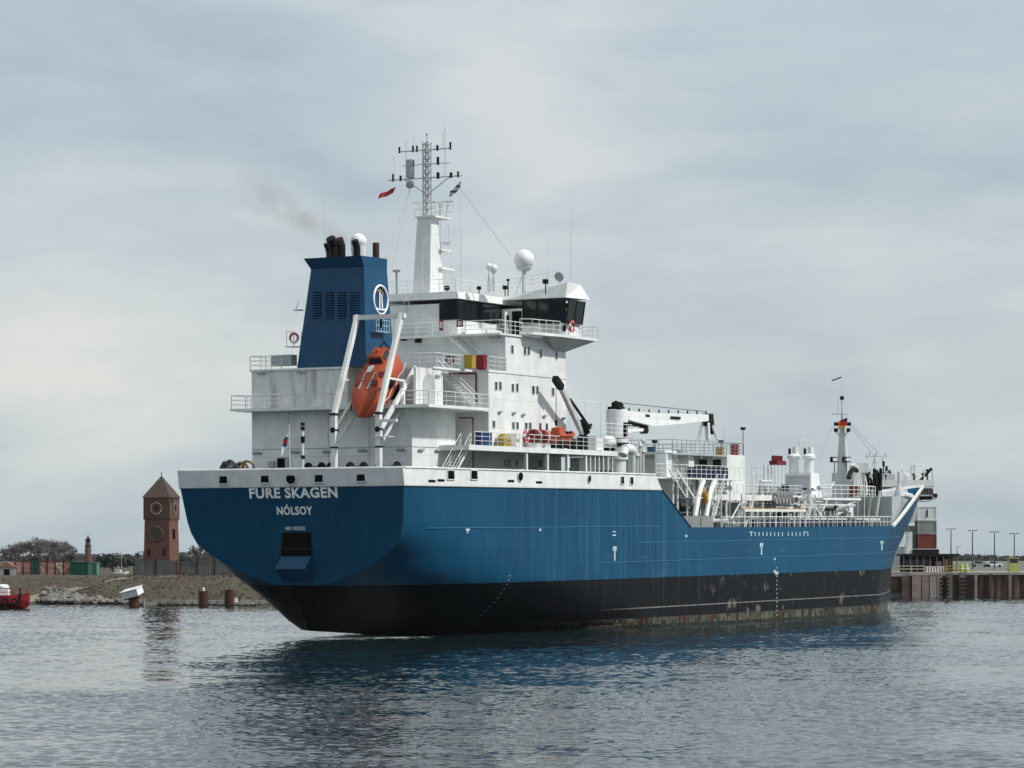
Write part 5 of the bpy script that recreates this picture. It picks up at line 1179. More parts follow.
# manifold: crosswise pipes with valves, drip tray, bulky white blocks
m0, m1 = R(745, 500, y=-7.5).x, R(800, 500, y=-7.5).x
mb = MB()
for i, u in enumerate(np.linspace(ub + .5, m1 - 4, 11)):
    zz = 10.9 + (.6 if i % 2 else 0); mb.tube((u, -8.2, zz), (u, 8.2, zz), .17, n=8); mb.tube((u, -8.4, zz), (u, -8.2, zz), .34, n=10); mb.tube((u, -7.3, zz), (u, -7.1, zz), .32, n=10)
    mb.tube((u, -6.8, zz), (u, -6.8, zz + .8), .07, n=6); mb.torus((u, -6.8, zz + .8), .25, .05, None, 10, 5)
P(mb, 'manifold_pipes', STEEL, smooth=True)
mb = MB(); 
for i in range(46):
    u = random.uniform(62, m1 + 4); y = random.uniform(-8, -2); h = random.uniform(.6, 3.6); 
    mb.tube((u, y, 8.1), (u, y, 8.1 + h), random.uniform(.05, .18), n=6)
    if random.random() < .5: mb.ball((u, y, 8.1 + h), random.uniform(.16, .32), 8)
PS(mb, 'valve_spindle', MASTG)
mb = MB()
for i in range(16): u = random.uniform(80, 108); y = random.uniform(-6, 2); mb.box(u, u + random.uniform(.5, 2.0), y, y + random.uniform(.5, 1.5), 8.1, 8.1 + random.uniform(.8, 2.3))
PS(mb, 'deck_fitting', WHITE)
mb = MB(); 
for i in range(14): u = random.uniform(58, 108); y = random.uniform(-8.4, -5); mb.box(u, u + random.uniform(.4, 1.2), y, y + .7, 8.1, 8.1 + random.uniform(.4, 1.3))
PS(mb, 'dark_deck_fitting', GREYD)
# long pipe-rack beam at mid height, with lattice legs
YB = -7.6; zb_ = R(755, 497.5, y=YB).z; x0, x1 = R(710, 498, y=YB).x, R(800, 498, y=YB).x
mb = MB(); mb.box(x0, x1, YB - .25, YB + .9, zb_ - .3, zb_ + .25); mb.box(x0, x1, -2.5, -1.5, zb_ - .3, zb_ + .25)
for px in (712, 726, 741): u = R(px, 505, y=YB).x; mb.tube((u, YB, 8.1), (u, YB, zb_ - .3), .14, n=6)
u = R(712, 510, y=YB).x; v = R(726, 510, y=YB).x; w_ = R(741, 510, y=YB).x; mb.tube((u, YB, zb_ - .4), (v, YB, 8.2), .08, n=5); mb.tube((w_, YB, zb_ - .4), (v, YB, 8.2), .08, n=5); rk_ = P(mb, 'pipe_rack', RAILW)
rail([(x0, YB - .2, zb_ + .25), (x1, YB - .2, zb_ + .25)], par=rk_, h=1.0, sp=1.6)
mb = MB(); c = R(733, 510, y=-6.3); mb.tube((c.x, -6.3, 8.1), (c.x, -6.3, zb_ - .5), .95, n=16); P(mb, 'grey_tank', LGREY, smooth=True)
mb = MB(); a = R(740, 515, y=-5); b = R(800, 515, y=-5); 
for k in range(4): u = a.x + (b.x - a.x) * k / 4; mb.box(u, u + 3.6, -5, -3.4, 8.1, 10.7)
PS(mb, 'white_deck_tank', WHITE)
rc = random.Random(5)
for nm, mt, cnt, rr_ in (('pipe_riser', PIPEW, 18, (.05, .14)), ('deck_pipe', STEEL, 30, (.05, .12)), ('hose_bundle', SOOT, 14, (.08, .16)), ('pipe_bend', MASTG, 20, (.06, .14))):
    for _ in range(cnt):
        u = rc.uniform(57, 98); y = rc.uniform(-9, -4); z = rc.uniform(8.2, 12.4); mb = MB(); p = Vector((u, y, z)); pts = [p]
        for k in range(rc.randint(1, 4)):
            ax_ = rc.choice([0, 0, 1, 2, 2, 3]); d = Vector((rc.uniform(.8, 3.5), 0, 0)) if ax_ == 0 else Vector((0, rc.uniform(-1, 1), 0)) if ax_ == 1 else Vector((0, 0, rc.uniform(-1.6, 1.6))) if ax_ == 2 else Vector((rc.uniform(.8, 1.8), 0, rc.uniform(-1.8, 1.8)))
            p = p + d; p.z = min(max(p.z, 8.2), 12.9 if u < 95 else 11.6); pts.append(p.copy())
        mb.path(pts, rc.uniform(*rr_), 6)
        if rc.random() < .5: mb.tube(pts[0] - Vector((.1, 0, 0)), pts[0] + Vector((.1, 0, 0)), .26, n=9)
        mb.tube((u, y, 8.12), (u, y, pts[0].z), .05, n=5); P(mb, nm, mt)
for _ in range(16):
    u = rc.uniform(58, 104); y = rc.uniform(-7.5, -3); mb = MB(); mb.box(u, u + rc.uniform(.6, 1.6), y, y + .8, 8.12, 8.12 + rc.uniform(.8, 2.6)); P(mb, 'valve_box', rc.choice([SOOT, GREYD, LGREY]))
for u0_, z0_, z1_ in ((61.5, 8.2, 12.4), (70, 8.2, 11.2), (86, 8.2, 10.6)):
    stair((u0_, -8.4, z0_), (u0_ + (z1_ - z0_) * .8, -8.4, z1_), .7, name='deck_ladder')
# platform frame with many legs by the ship's side (drip tray gallery)
YT = -9.5; zt2 = R(775, 510.5, y=YT).z; a = R(745, 511, y=YT).x; b = R(806, 511, y=YT).x
mb = MB(); mb.box(a, b, YT, YT + .8, zt2 - .12, zt2 + .12)
for k in range(11): u = a + (b - a) * k / 10; mb.tube((u, YT + .05, 8.15), (u, YT + .05, zt2), .08, n=5)
P(mb, 'side_gallery_frame', RAILW)
mb = MB(); mb.box(a, b, YT + .1, YT + .7, zt2 + .12, zt2 + .2); P(mb, 'gallery_grating', OCHRE)
# main deck rails and plates along the side
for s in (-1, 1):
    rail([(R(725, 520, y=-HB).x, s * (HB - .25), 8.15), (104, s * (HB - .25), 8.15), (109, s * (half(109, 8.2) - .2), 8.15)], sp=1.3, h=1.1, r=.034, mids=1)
    mb = MB(); yy_ = s * 8.9; mb.box(72, 103, min(yy_, s * 8.6), max(yy_, s * 8.6), 8.12, 8.95); P(mb, 'dark_rail_backing', DBLUE)  # long dark box added behind the rail to darken its gaps
    mb = MB(); x0, x1 = R(678, 520, y=-HB).x, R(717, 520, y=-HB).x
    for k in range(3): w = (x1 - x0) / 3; mb.box(x0 + k * w, x0 + k * w + w * .92, s * (HB - .3), s * (HB - .36), 8.2, 9.35)
    P(mb, 'side_screen', STEEL)
    mb = MB()
    xs = np.arange(R(800, 520, y=-HB).x, 108, 2.1)
    for x in xs: mb.tube((x, s * (half(x, 8.2) - .28), 9.25), (x + 1.3, s * (half(x + 1.3, 8.2) - .8), 8.15), .06, n=5)
    PS(mb, 'rail_stay', RAILW)
# tall frame with red top (hose crane cabin) and thin posts
c = R(771, 462, y=0); mb = MB(); ct_ = R(776, 465, y=0).z; x0 = R(771, 480, y=0).x; x1 = R(782, 480, y=0).x
for x in np.linspace(x0, x1, 4): mb.tube((x, -.5, 9.5), (x, -.5, ct_), .07, n=5); mb.tube((x, .8, 9.5), (x, .8, ct_), .07, n=5)
vp = P(mb, 'vent_post_frame', RAILW)
mb = MB(); mb.box(x0 + .5, x1, -.5, .4, ct_, ct_ + .45)
for x in np.linspace(x0 + .7, x1 - .3, 5): mb.tube((x, 0, ct_ + .4), (x, 0, ct_ + 1.0), .2, n=7)
P(mb, 'red_vent_heads', DRED, vp)
mb = MB(); x0 = R(764.5, 480, y=-1).x; x1 = R(769, 480, y=-1).x; zt_ = R(766, 465, y=-1).z
for x in (x0, x1): mb.tube((x, -1, 9.5), (x, -1, zt_), .05, n=5); mb.tube((x, .4, 9.5), (x, .4, zt_), .05, n=5)
for z in np.arange(10, zt_, .9): mb.tube((x0, -1, z), (x1, -1, z), .04, n=4); mb.tube((x0, -1, z), (x0, .4, z), .04, n=4)
P(mb, 'scaffold_ladder', RAILW)
mb = MB(); a = R(777, 510, y=-5.5); z = R(777, 490, y=-2).z; box_item(782, 789, 485, 496.5, -4.0, R(785, 497, y=-4).z, DBLUE, 'deck_box', 'dark blue-violet cabinet left of the fore deckhouse', 'cabinet')
# ---- fore deckhouse with twin mushroom vents
uh = R(798, 480, y=0).x; hz0, hz1 = R(798, 497, y=-2).z, R(798, 473, y=-2).z
hu = 101.0; yp2, ys2 = R(785, 480, u=hu).y, R(811, 480, u=hu).y; hu2 = R(818.5, 485, y=ys2).x
mb = MB(); mb.box(hu, hu + .25, ys2, yp2, 8.1, hz1); mb.box(hu + .25, hu2, ys2, yp2, 8.1, hz1 - .02); mb.prism([(hu2, ys2, hz1), (hu2 + 2.2, ys2, 8.2), (hu2, ys2, 8.2)], (0, .2, 0)); fh = P(mb, 'fore_deckhouse', WHITE)
mb = MB(); a = R(786, 476, u=hu); b = R(809.5, 495, u=hu); mb.box(hu - .05, hu - .01, a.y, b.y, b.z, a.z); P(mb, 'aft_recess', LGREY, fh)
for px0, px1, cx0, cx1 in ((789, 798.5, 786.5, 799), (804.5, 813.5, 800, 817)):
    u = hu + 1.4; a = R(px0, 465, u=u); b = R(px1, 465, u=u); yy = (a.y + b.y) / 2; rr = abs(a.y - b.y) / 2; zc0, zc1 = R(px0, 459, u=u).z, R(px0, 455, u=u).z
    mb = MB(); mb.lathe((u, yy, 0), [(rr, hz1 - .1), (rr, zc0 - .1), (rr * 1.35, zc0 + .05), (rr * 1.35, zc1 - .1), (rr * 1.1, zc1 + .05), (.3, zc1 + .15)], 18); mb.tube((u, yy - .2, zc1), (u, yy - .2, zc1 + .85), .32, n=10); P(mb, 'mushroom_vent', WHITE, fh, smooth=True)
    mb = MB(); mb.tube((u - .3, yy + .35, zc1), (u - .3, yy + .35, zc1 + .7), .14, n=8); P(mb, 'vent_lamp', SOOT, fh)
mb = MB(); c = R(800, 441, u=hu + 1.5); d = R(798, 455, u=hu + 1.5); mb.path([d, d.lerp(c, .6), c, c + Vector((.3, -.5, .1))], .09, 6); P(mb, 'flexible_hose', WHITE, fh)
# forecastle platform with white edge and rail
zf = R(838, 498, y=-5).z; fx0 = 98; pl0 = R(775, 498, y=0).x
mb = MB(); a = R(775, 498, y=2.0); b = R(861, 498, y=-6.0); mb.box(98, b.x, -6.0, 6.0, zf - .25, zf); fp = P(mb, 'fore_platform', WHITE)
mb = MB(); mb.box(98.5, 105.5, -5.4, 5.4, 8.1, zf - .26); P(mb, 'fore_store', WHITE)
rail([(98, -5.9, zf), (b.x, -5.9, zf), (b.x + 10, -4.0, zf)], par=fp, h=1.35, sp=2.0, r=.04); 
mb = MB(); u = R(836, 510, y=-5.8).x; mb.tube((u, -5.8, 8.1), (u, -5.8, zf - .2), .12, n=6); mb.tube((u, -5.8, zf - 1.2), (u + 7, -5.8, zf - .25), .07, n=5); P(mb, 'platform_leg', RAILW, fp)
stair(R(822, 521, y=-7.0).to_tuple(), R(806, 499, y=-7.0).to_tuple(), .8); 
a = R(876, 517, y=-6.5); b = R(881, 492, y=-5.2); stair((110.2, -5.7, 8.2), (111.8, -5.2, 12.2), .9, side=Vector((.3, 1, 0)))
mb = MB()
for px0, px1 in ((868.5, 872.5), (876, 880)):
    a = R(px0, 517, u=111.0); b = R(px1, 491, u=111.6); beam(mb, a, b, .22, .22)
P(mb, 'access_ramp', PIPEW)
mb = MB()
for i in range(12): u = random.uniform(104, 111.5); y = random.uniform(-8, -2); mb.box(u, u + .9, y, y + .8, 8.1, 8.1 + random.uniform(.5, 1.6))
PS(mb, 'bollard', GREYD)
# ---- foremast
fu = R(841, 470, y=0).x; B = lambda px, py: R(px, py, u=fu)
mb = MB(); a, b = B(836.5, 472), B(846.5, 472); mb.hexa([(fu, b.y, B(841, 478).z), (fu + 1, b.y, B(841, 478).z), (fu + 1, a.y, B(841, 478).z), (fu, a.y, B(841, 478).z)] + [(fu, B(844, 420).y, B(841, 420).z), (fu + .5, B(844, 420).y, B(841, 420).z), (fu + .5, B(840, 420).y, B(841, 420).z), (fu, B(840, 420).y, B(841, 420).z)])
fm = P(mb, 'foremast', MASTG); a, b = B(833.5, 480), B(848.5, 480); mb = MB(); mb.box(fu - .5, fu + 1.5, b.y, a.y, 11.5, B(841, 473).z); P(mb, 'foremast_base', MASTG, fm)
mb = MB(); mb.tube(B(842, 420), B(842, 394), .12, .06, 6); mb.tube(B(842, 394), B(841.5, 377), .03, .02, 4); mb.tube(B(832, 414), B(848, 414), .05, n=5); mb.tube(B(838, 414), B(838, 401), .03, n=4)
mb.tube(B(834, 430), B(840, 436), .08, n=5); mb.tube(B(850, 430), B(844, 436), .08, n=5); P(mb, 'foremast_pole', MASTG, fm)
mb = MB()
for px, py in ((836, 424), (849, 424), (836, 430), (848.5, 430), (842, 398)): p = B(px, py); mb.box(p.x - .18, p.x + .18, p.y - .18, p.y + .18, p.z - .2, p.z + .2)
PS(mb, 'mast_lamp', SOOT, fm)
mb = MB()
for px, py in ((834.5, 459.5), (846.5, 459.5)): p = B(px, py); mb.box(p.x - .3, p.x + .3, p.y - .42, p.y + .42, p.z - .32, p.z - .2); mb.box(p.x - .3, p.x + .3, p.y - .42, p.y + .42, p.z + .2, p.z + .3); mb.box(p.x - .3, p.x + .3, p.y + .3, p.y + .42, p.z - .2, p.z + .2); mb.tube((p.x, p.y, p.z - 2), (p.x, p.y, p.z - .3), .05, n=4)
P(mb, 'deck_light', SOOT, fm)
mb = MB()
for p1 in ((815, 448, 108), (818, 462, 108)): mb.tube(B(833, 426), R(p1[0], p1[1], u=p1[2]), .02, n=4)
mb.tube(B(851, 425), R(879, 454, u=124), .02, n=4); mb.tube(B(851, 427), R(874, 456, u=124), .02, n=4); P(mb, 'mast_stay', STEEL, fm)
FG = flagmat('black_red_gold_flag', [(0, (.62, .28, .02)), (.34, (.55, .02, .015)), (.67, (.012, .012, .012))])
p0 = B(848.5, 417.5); p1 = B(840, 420.8); cloth('courtesy_flag', 'black, red and gold flag flying on the foremast', p0 + Vector((-.4, 0, .0)), p1 + Vector((-.5, 0, -.1)), (0, 0, -.9), FG)
FR = flagmat('crimson_flag', [(0, (.35, .015, .03)), (.99, (.35, .015, .03))])
FBW = flagmat('blue_white_striped_flag', [(0, (.03, .07, .16)), (.18, (.5, .52, .55)), (.3, (.03, .07, .16)), (.45, (.5, .52, .55)), (.6, (.03, .07, .16)), (.75, (.5, .52, .55)), (.88, (.03, .07, .16))])
a = R(396, 187, u=mx); b = R(382, 193, u=mx); cloth('signal_flag', 'crimson flag flying left of the main mast', a, b, (0, .3, -.5), FR, .25)
a = R(461, 181, u=mx); b = R(451, 190.5, u=mx); cloth('signal_flag', 'blue and white striped flag flying right of the main mast', a, b, (0, .1, -.6), FBW)
p0 = B(841.5, 376.5); p1 = B(832, 380); cloth('wind_pennant', 'narrow dark pennant at the tip of the foremast', p0, p1, (0, 0, -.14), SOOT, .05)
# forecastle gear
mb = MB(); c = R(864, 480, u=122); mb.tube((122, c.y, 11.6), (122, c.y, R(864, 470, u=122).z), .38, n=10); p = R(862, 468, u=122); mb.obox((122, p.y, p.z), (1.2, 1.4, 1.1), .4); mb.lathe((121.6, p.y + .7, p.z), [(.6, -.5), (.65, .3), (.1, .55)], 12); P(mb, 'bow_crane', WHITE, smooth=True)
mb = MB(); p = R(854, 478, u=118); mb.lathe((118, p.y, p.z - .9), [(1.5, -.5), (1.5, .5)], 18, M=Matrix.Rotation(math.pi / 2, 3, 'X')); P(mb, 'windlass_drum', LGREY); mb = MB()
for k in range(6): a_ = math.pi * (.35 + .5 * k / 6); a2 = math.pi * (.35 + .5 * (k + 1) / 6); mb.tube((118 + 1.9 * math.cos(a_), p.y, p.z - .9 + 1.9 * math.sin(a_)), (118 + 1.9 * math.cos(a2), p.y, p.z - .9 + 1.9 * math.sin(a2)), .28, n=6)
P(mb, 'windlass_cover', BLACK)
for px, py, lab in ((857, 491, 0), (852.5, 491, 0)):
    c = R(px, py, u=114); mb = MB(); mb.box(113.7, 114.4, c.y - .25, c.y + .25, 11.6, c.z + .6); P(mb, 'hydrant_box', DRED)
mb = MB(); p = R(873, 480, u=121)
for k in range(14): q = Vector((121 + random.uniform(-.6, .6), p.y + random.uniform(-.8, .8), 11.6)); mb.tube(q, q + Vector((0, random.uniform(-.5, .5), random.uniform(1, 3.2))), random.uniform(.08, .22), n=6)
mb.torus((120.8, p.y - .5, p.z + .4), .6, .13, EM, 14, 6); mb.torus((120.8, p.y + .3, p.z - .3), .5, .13, EM, 14, 6); P(mb, 'anchor_winch_gear', BLACK)
mb = MB(); p = R(899, 480, u=128); mb.tube((128, p.y, 11.6), (128, p.y, R(898, 472, u=128).z), .2, n=8); mb.tube((128, p.y, 11.6), (128, p.y, 13), .7, .2, n=10); mb.tube((128, p.y, 12), (130, p.y - .8, 11.5), .3, .4, 8); P(mb, 'fairlead_post', MASTG)

# ------------------------------------------------------------------ smoke from the funnel
def smoke():
    a = SHIP @ R(338, 238, u=8.9); b = SHIP @ R(250, 188, u=8.9); mb = MB(); L = (b - a).length + 2; Mx = Matrix.Translation(a.lerp(b, .5)); d = (b - a).normalized()
    q = d.to_track_quat('X', 'Z').to_matrix().to_4x4(); mb.lathe((0, 0, 0), [(.1, -L / 2 - .4), (.6, -L / 2 + .4), (1.7, -L * .18), (2.7, L * .15), (3.0, L * .36), (1.8, L / 2 + .2), (.1, L / 2 + .7)], 20, M=Matrix.Rotation(math.pi / 2, 3, 'Y'))
    m = bpy.data.materials.new('thin_brown_smoke'); m.use_nodes = True; t = m.node_tree; n = t.nodes; l = t.links; n.remove(n['Principled BSDF'])
    v = n.new('ShaderNodeVolumePrincipled'); v.inputs['Color'].default_value = (.42, .30, .27, 1); v.inputs['Anisotropy'].default_value = .2
    co = n.new('ShaderNodeTexCoord'); s = n.new('ShaderNodeSeparateXYZ'); l.new(co.outputs['Object'], s.inputs[0])
    nz = n.new('ShaderNodeTexNoise'); nz.inputs['Scale'].default_value = .55; nz.inputs['Detail'].default_value = 4; nz.inputs['Distortion'].default_value = .8; l.new(co.outputs['Object'], nz.inputs['Vector'])
    w = n.new('ShaderNodeMapRange'); w.inputs[1].default_value = -L / 2; w.inputs[2].default_value = L / 2; w.inputs[3].default_value = .7; w.inputs[4].default_value = 2.6; l.new(s.outputs['X'], w.inputs[0])
    yz = n.new('ShaderNodeCombineXYZ'); l.new(s.outputs['Y'], yz.inputs[1]); l.new(s.outputs['Z'], yz.inputs[2]); ln = n.new('ShaderNodeVectorMath'); ln.operation = 'LENGTH'; l.new(yz.outputs[0], ln.inputs[0])
    dv_ = n.new('ShaderNodeMath'); dv_.operation = 'DIVIDE'; l.new(ln.outputs['Value'], dv_.inputs[0]); l.new(w.outputs[0], dv_.inputs[1])
    f = n.new('ShaderNodeMapRange'); f.inputs[1].default_value = 1.0; f.inputs[2].default_value = .2; l.new(dv_.outputs[0], f.inputs[0])
    g = n.new('ShaderNodeMapRange'); g.inputs[1].default_value = .38; g.inputs[2].default_value = .8; l.new(nz.outputs['Fac'], g.inputs[0])
    e_ = n.new('ShaderNodeMapRange'); e_.inputs[1].default_value = L / 2; e_.inputs[2].default_value = -L / 2; e_.inputs[3].default_value = .05; e_.inputs[4].default_value = .6; l.new(s.outputs['X'], e_.inputs[0])
    m1_ = n.new('ShaderNodeMath'); m1_.operation = 'MULTIPLY'; l.new(f.outputs[0], m1_.inputs[0]); l.new(g.outputs[0], m1_.inputs[1]); m2_ = n.new('ShaderNodeMath'); m2_.operation = 'MULTIPLY'; l.new(m1_.outputs[0], m2_.inputs[0]); l.new(e_.outputs[0], m2_.inputs[1])
    l.new(m2_.outputs[0], v.inputs['Density']); l.new(v.outputs[0], n['Material Output'].inputs['Volume'])
    o = mb.build('funnel_smoke', m); o.matrix_world = Mx @ q; tag(o, 'thin brown exhaust smoke drifting left from the funnel top', 'smoke', kind='stuff')
smoke()

# ------------------------------------------------------------------ land on the left
def ter_h(x, y):
    sh = 379 + 6 * math.sin(x * .07) + .12 * (x + 66); d = y - sh
    e = min(max(d / 16, 0), 1); h = 3.5 * (e * e * (3 - 2 * e)) if d > 0 else max(d * .3, -2.5)
    if 0 < d < 60: h += (.16 * math.sin(x * .9 + y * .4) + .12 * math.sin(x * 2.1 - y) + .1 * math.sin(x * .37)) * min(d / 4, 1) * max(0, 1 - d / 40)
    return h
def land():
    xs = np.concatenate([[-6000, -2000, -600, -250, -150], np.linspace(-95, 26, 240), [40]]); ys = np.concatenate([np.linspace(366, 405, 90), np.linspace(406, 480, 50), [520, 600, 800, 1200, 2500, 9000]])
    mb = MB(); idx = {}
    for j, y in enumerate(ys):
        for i, x in enumerate(xs): mb.v.append((x, y, ter_h(x, y) + (RNG.normal() * .05 if 384 < y < 410 and -95 < x < 26 else 0)))
    n = len(xs)
    for j in range(len(ys) - 1):
        for i in range(n - 1): a = j * n + i; mb.f.append((a, a + 1, a + n + 1, a + n))
    m, t, b = newmat('embankment_grass_soil'); nn = t.nodes; l = t.links; g = nn.new('ShaderNodeNewGeometry')
    nz = nn.new('ShaderNodeTexNoise'); nz.inputs['Scale'].default_value = .22; nz.inputs['Detail'].default_value = 7; nz.inputs['Roughness'].default_value = .65; l.new(g.outputs['Position'], nz.inputs['Vector'])
    r = nn.new('ShaderNodeValToRGB'); e = r.color_ramp.elements; e[0].position = .36; e[0].color = (.034, .026, .020, 1); e[1].position = .70; e[1].color = (.066, .066, .034, 1); q = e.new(.48); q.color = (.066, .047, .033, 1); q = e.new(.58); q.color = (.054, .050, .03, 1)
    l.new(nz.outputs['Fac'], r.inputs[0])
    nf = nn.new('ShaderNodeTexNoise'); nf.inputs['Scale'].default_value = 2.4; nf.inputs['Detail'].default_value = 5; l.new(g.outputs['Position'], nf.inputs['Vector'])
    mr = nn.new('ShaderNodeMapRange'); mr.inputs[1].default_value = .35; mr.inputs[2].default_value = .65; mr.inputs[3].default_value = .55; mr.inputs[4].default_value = 1.35; l.new(nf.outputs['Fac'], mr.inputs[0])
    s = nn.new('ShaderNodeVectorMath'); s.operation = 'SCALE'; l.new(r.outputs[0], s.inputs[0]); l.new(mr.outputs[0], s.inputs['Scale']); l.new(s.outputs[0], b.inputs['Base Color']); b.inputs['Roughness'].default_value = .95
    bp = nn.new('ShaderNodeBump'); bp.inputs['Distance'].default_value = .25; l.new(nf.outputs['Fac'], bp.inputs['Height']); l.new(bp.outputs[0], b.inputs['Normal'])
    o = mb.build('embankment', m, smooth=True, angle=180); tag(o, kind='structure')
land()
# path climbing the slope
mb = MB(); cen = [(-70, 383.5), (-66, 386), (-62, 389.5), (-58.5, 393), (-53, 397), (-46, 400), (-36, 402)]; prv = None
ww = [4.5, 4, 3.4, 2.6, 2.0, 1.6, 1.2]
for (x, y), w in zip(cen, ww):
    cur = [(x + .2 * k, y + k * w / 3, ter_h(x + .2 * k, y + k * w / 3) + .12) for k in (-1.5, -.5, .5, 1.5)]
    if prv:
        for k in range(3): mb.quad(prv[k], cur[k], cur[k + 1], prv[k + 1])
    prv = cur
tag(mb.build('path', paint('gravel_path', (.20, .18, .14), .95, var=.2)), kind='structure')
# stone shore edge
mb = MB()
for k in range(60):
    x = -46 + k * 1.1; sh = 379 + 6 * math.sin(x * .07) + .12 * (x + 66); mb.obox((x, sh + 1.4, .35), (1.3, 1.2, .5), random.uniform(-.1, .1))
tag(mb.build('shore_kerb', CONC), kind='structure')
# riprap
mb = MB()
def rock(mb, c, r):
    n0 = len(mb.v); bmq = [(a, b) for a in range(5) for b in range(7)]
    for a in range(5):
        for b in range(7):
            th, ph = math.pi * (a + .3) / 4.6, 2 * math.pi * b / 7; rr = r * random.uniform(.7, 1.15); mb.v.append((c[0] + rr * math.sin(th) * math.cos(ph), c[1] + rr * math.sin(th) * math.sin(ph), c[2] + rr * .75 * math.cos(th)))
    for a in range(4):
        for b in range(7): mb.f.append((n0 + a * 7 + b, n0 + (a + 1) * 7 + b, n0 + (a + 1) * 7 + (b + 1) % 7, n0 + a * 7 + (b + 1) % 7))
    mb.f.append(tuple(n0 + b for b in range(7))); mb.f.append(tuple(n0 + 28 + b for b in range(6, -1, -1)))
for k in range(230):
    t_ = random.random(); x = -62 + 8 * random.random() + 0 * t_ if k < 150 else -62 + 14 * random.random() ; w = 1 - max(0, (x + 60) / 12); sh = 379 + 6 * math.sin(x * .07) + .12 * (x + 66)
    d = random.uniform(0, 7 * max(w, .25)); rock(mb, (x, sh + d, ter_h(x, sh + d) + .25 + .25 * w), random.uniform(.25, .6))
tag(mb.build('riprap_stones', ROCK), 'heap of pale boulders at the waterline on the left bank', 'stones', kind='stuff')
# dry scrub and tufts on the slope
mb = MB()
for k in range(2200):
    x = random.uniform(-58, 8); sh = 379 + 6 * math.sin(x * .07) + .12 * (x + 66); y = sh + random.uniform(3, 22); h = ter_h(x, y); s = random.uniform(.08, .26); a = random.uniform(0, 3.14); dx, dy = math.cos(a) * s * .6, math.sin(a) * s * .6
    mb.quad((x - dx, y - dy, h - .05), (x + dx, y + dy, h - .05), (x + dx * .4, y + dy * .4, h + s), (x - dx * .7, y - dy * .7, h + s * .8))
tag(mb.build('dry_scrub', paint('dry_scrub', (.065, .054, .036), .95, var=.4, scale=.4)), 'dry brown grass tufts and scrub over the left embankment slope', 'scrub', kind='stuff')

# clock tower
TY = 450; a = at(147.5, 560, TY); b = at(178, 560, TY); cx = (at(145, 500, TY).x + at(178, 500, TY).x) / 2; tz = lambda py: EYE - (py - HZ) / F * TY
rot = math.radians(-14); tw = thing('clock_tower', 'red brick clock tower with dark pyramid roof on the left bank', 'tower', (cx, TY, 3.4), rz=rot)
g0 = 3.4; wtop = 4.1; wb = 4.25
def ring(w, z): return [(-w / 2, -w / 2, z), (w / 2, -w / 2, z), (w / 2, w / 2, z), (-w / 2, w / 2, z)]
zs_ = tz(520) - g0; mb = MB(); mb.hexa(ring(wb, 0) + ring(3.95, zs_)); shaft = mb.build('shaft', BRICK, tw)
z2 = tz(497) - g0; mb = MB(); mb.hexa(ring(4.25, zs_ + .3) + ring(4.25, z2)); head = mb.build('clock_stage', BRICKD, tw)
mb = MB(); mb.hexa(ring(4.1, zs_) + ring(4.35, zs_ + .3)); mb.build('string_course', BRICK, tw)
z3 = tz(475.5) - g0; mb = MB(); i0 = 0; mb.v += ring(4.6, z2 - .12) + [(0, 0, z3)]; mb.f += [(0, 1, 4), (1, 2, 4), (2, 3, 4), (3, 0, 4), (3, 2, 1, 0)]
rf = mb.build('roof', TILE, tw); mb = MB(); mb.tube((0, 0, z3 - .2), (0, 0, z3 + .5), .07, n=5); mb.build('finial', SOOT, rf)
def clock(face, par):
    M = Matrix.Rotation({0: 0, 1: math.pi / 2}[face], 3, 'Z'); zc = tz(508.5) - g0
    mb = MB(); mb.lathe(M @ Vector((0, -2.15, zc)), [(1.05, 0), (1.05, .05)], 24, M=M @ Matrix.Rotation(math.pi / 2, 3, 'X')); cf = mb.build('clock_face', BRICKD, par)
    mk = MB()
    for k in range(12): a_ = k * math.pi / 6; c = Vector((.86 * math.sin(a_), -2.23, zc + .86 * math.cos(a_))); mk.obox(M @ c, (.2, .05, .2))
    mk.build('hour_mark', CREAM, cf)
    hm = MB(); hm.obox(M @ Vector((.0, -2.25, zc + .25)), (.1, .04, .6)); hm.obox(M @ Vector((.2, -2.25, zc + .05)), (.5, .04, .12)); hm.tube(M @ Vector((0, -2.27, zc)), M @ Vector((0, -2.17, zc)), .25, n=10); hm.build('clock_hands', BLACK, cf)
clock(0, head); clock(1, head)
zc = tz(534) - g0; mb = MB(); mb.lathe((0, -2.2, zc), [(.98, 0), (.98, .06)], 24, M=Matrix.Rotation(math.pi / 2, 3, 'X')); rw = mb.build('round_window', GLASS, shaft)
mb = MB(); mb.torus((0, -2.24, zc), 1.05, .13, EM, 24, 6)
for k in (-.4, 0, .4): mb.box(k - .04, k + .04, -2.3, -2.22, zc - .9, zc + .9); mb.box(-.9, .9, -2.3, -2.22, zc + k - .04, zc + k + .04)
mb.build('window_tracery', BRICKD, rw)
for x in (-1.25, 1.25): mb = MB(); mb.box(x - .13, x + .13, -2.3, -2.18, tz(556) - g0, tz(549) - g0); mb.build('slit_window', DARK, shaft)
mb = MB(); mb.box(1.9, 2.08, -.6, .4, tz(539) - g0, tz(529) - g0); mb.build('side_window', DARK, shaft); mb = MB(); mb.box(2.05, 2.16, -1.5, -.9, tz(503) - g0, tz(499) - g0); mb.build('stage_window', DARK, head)
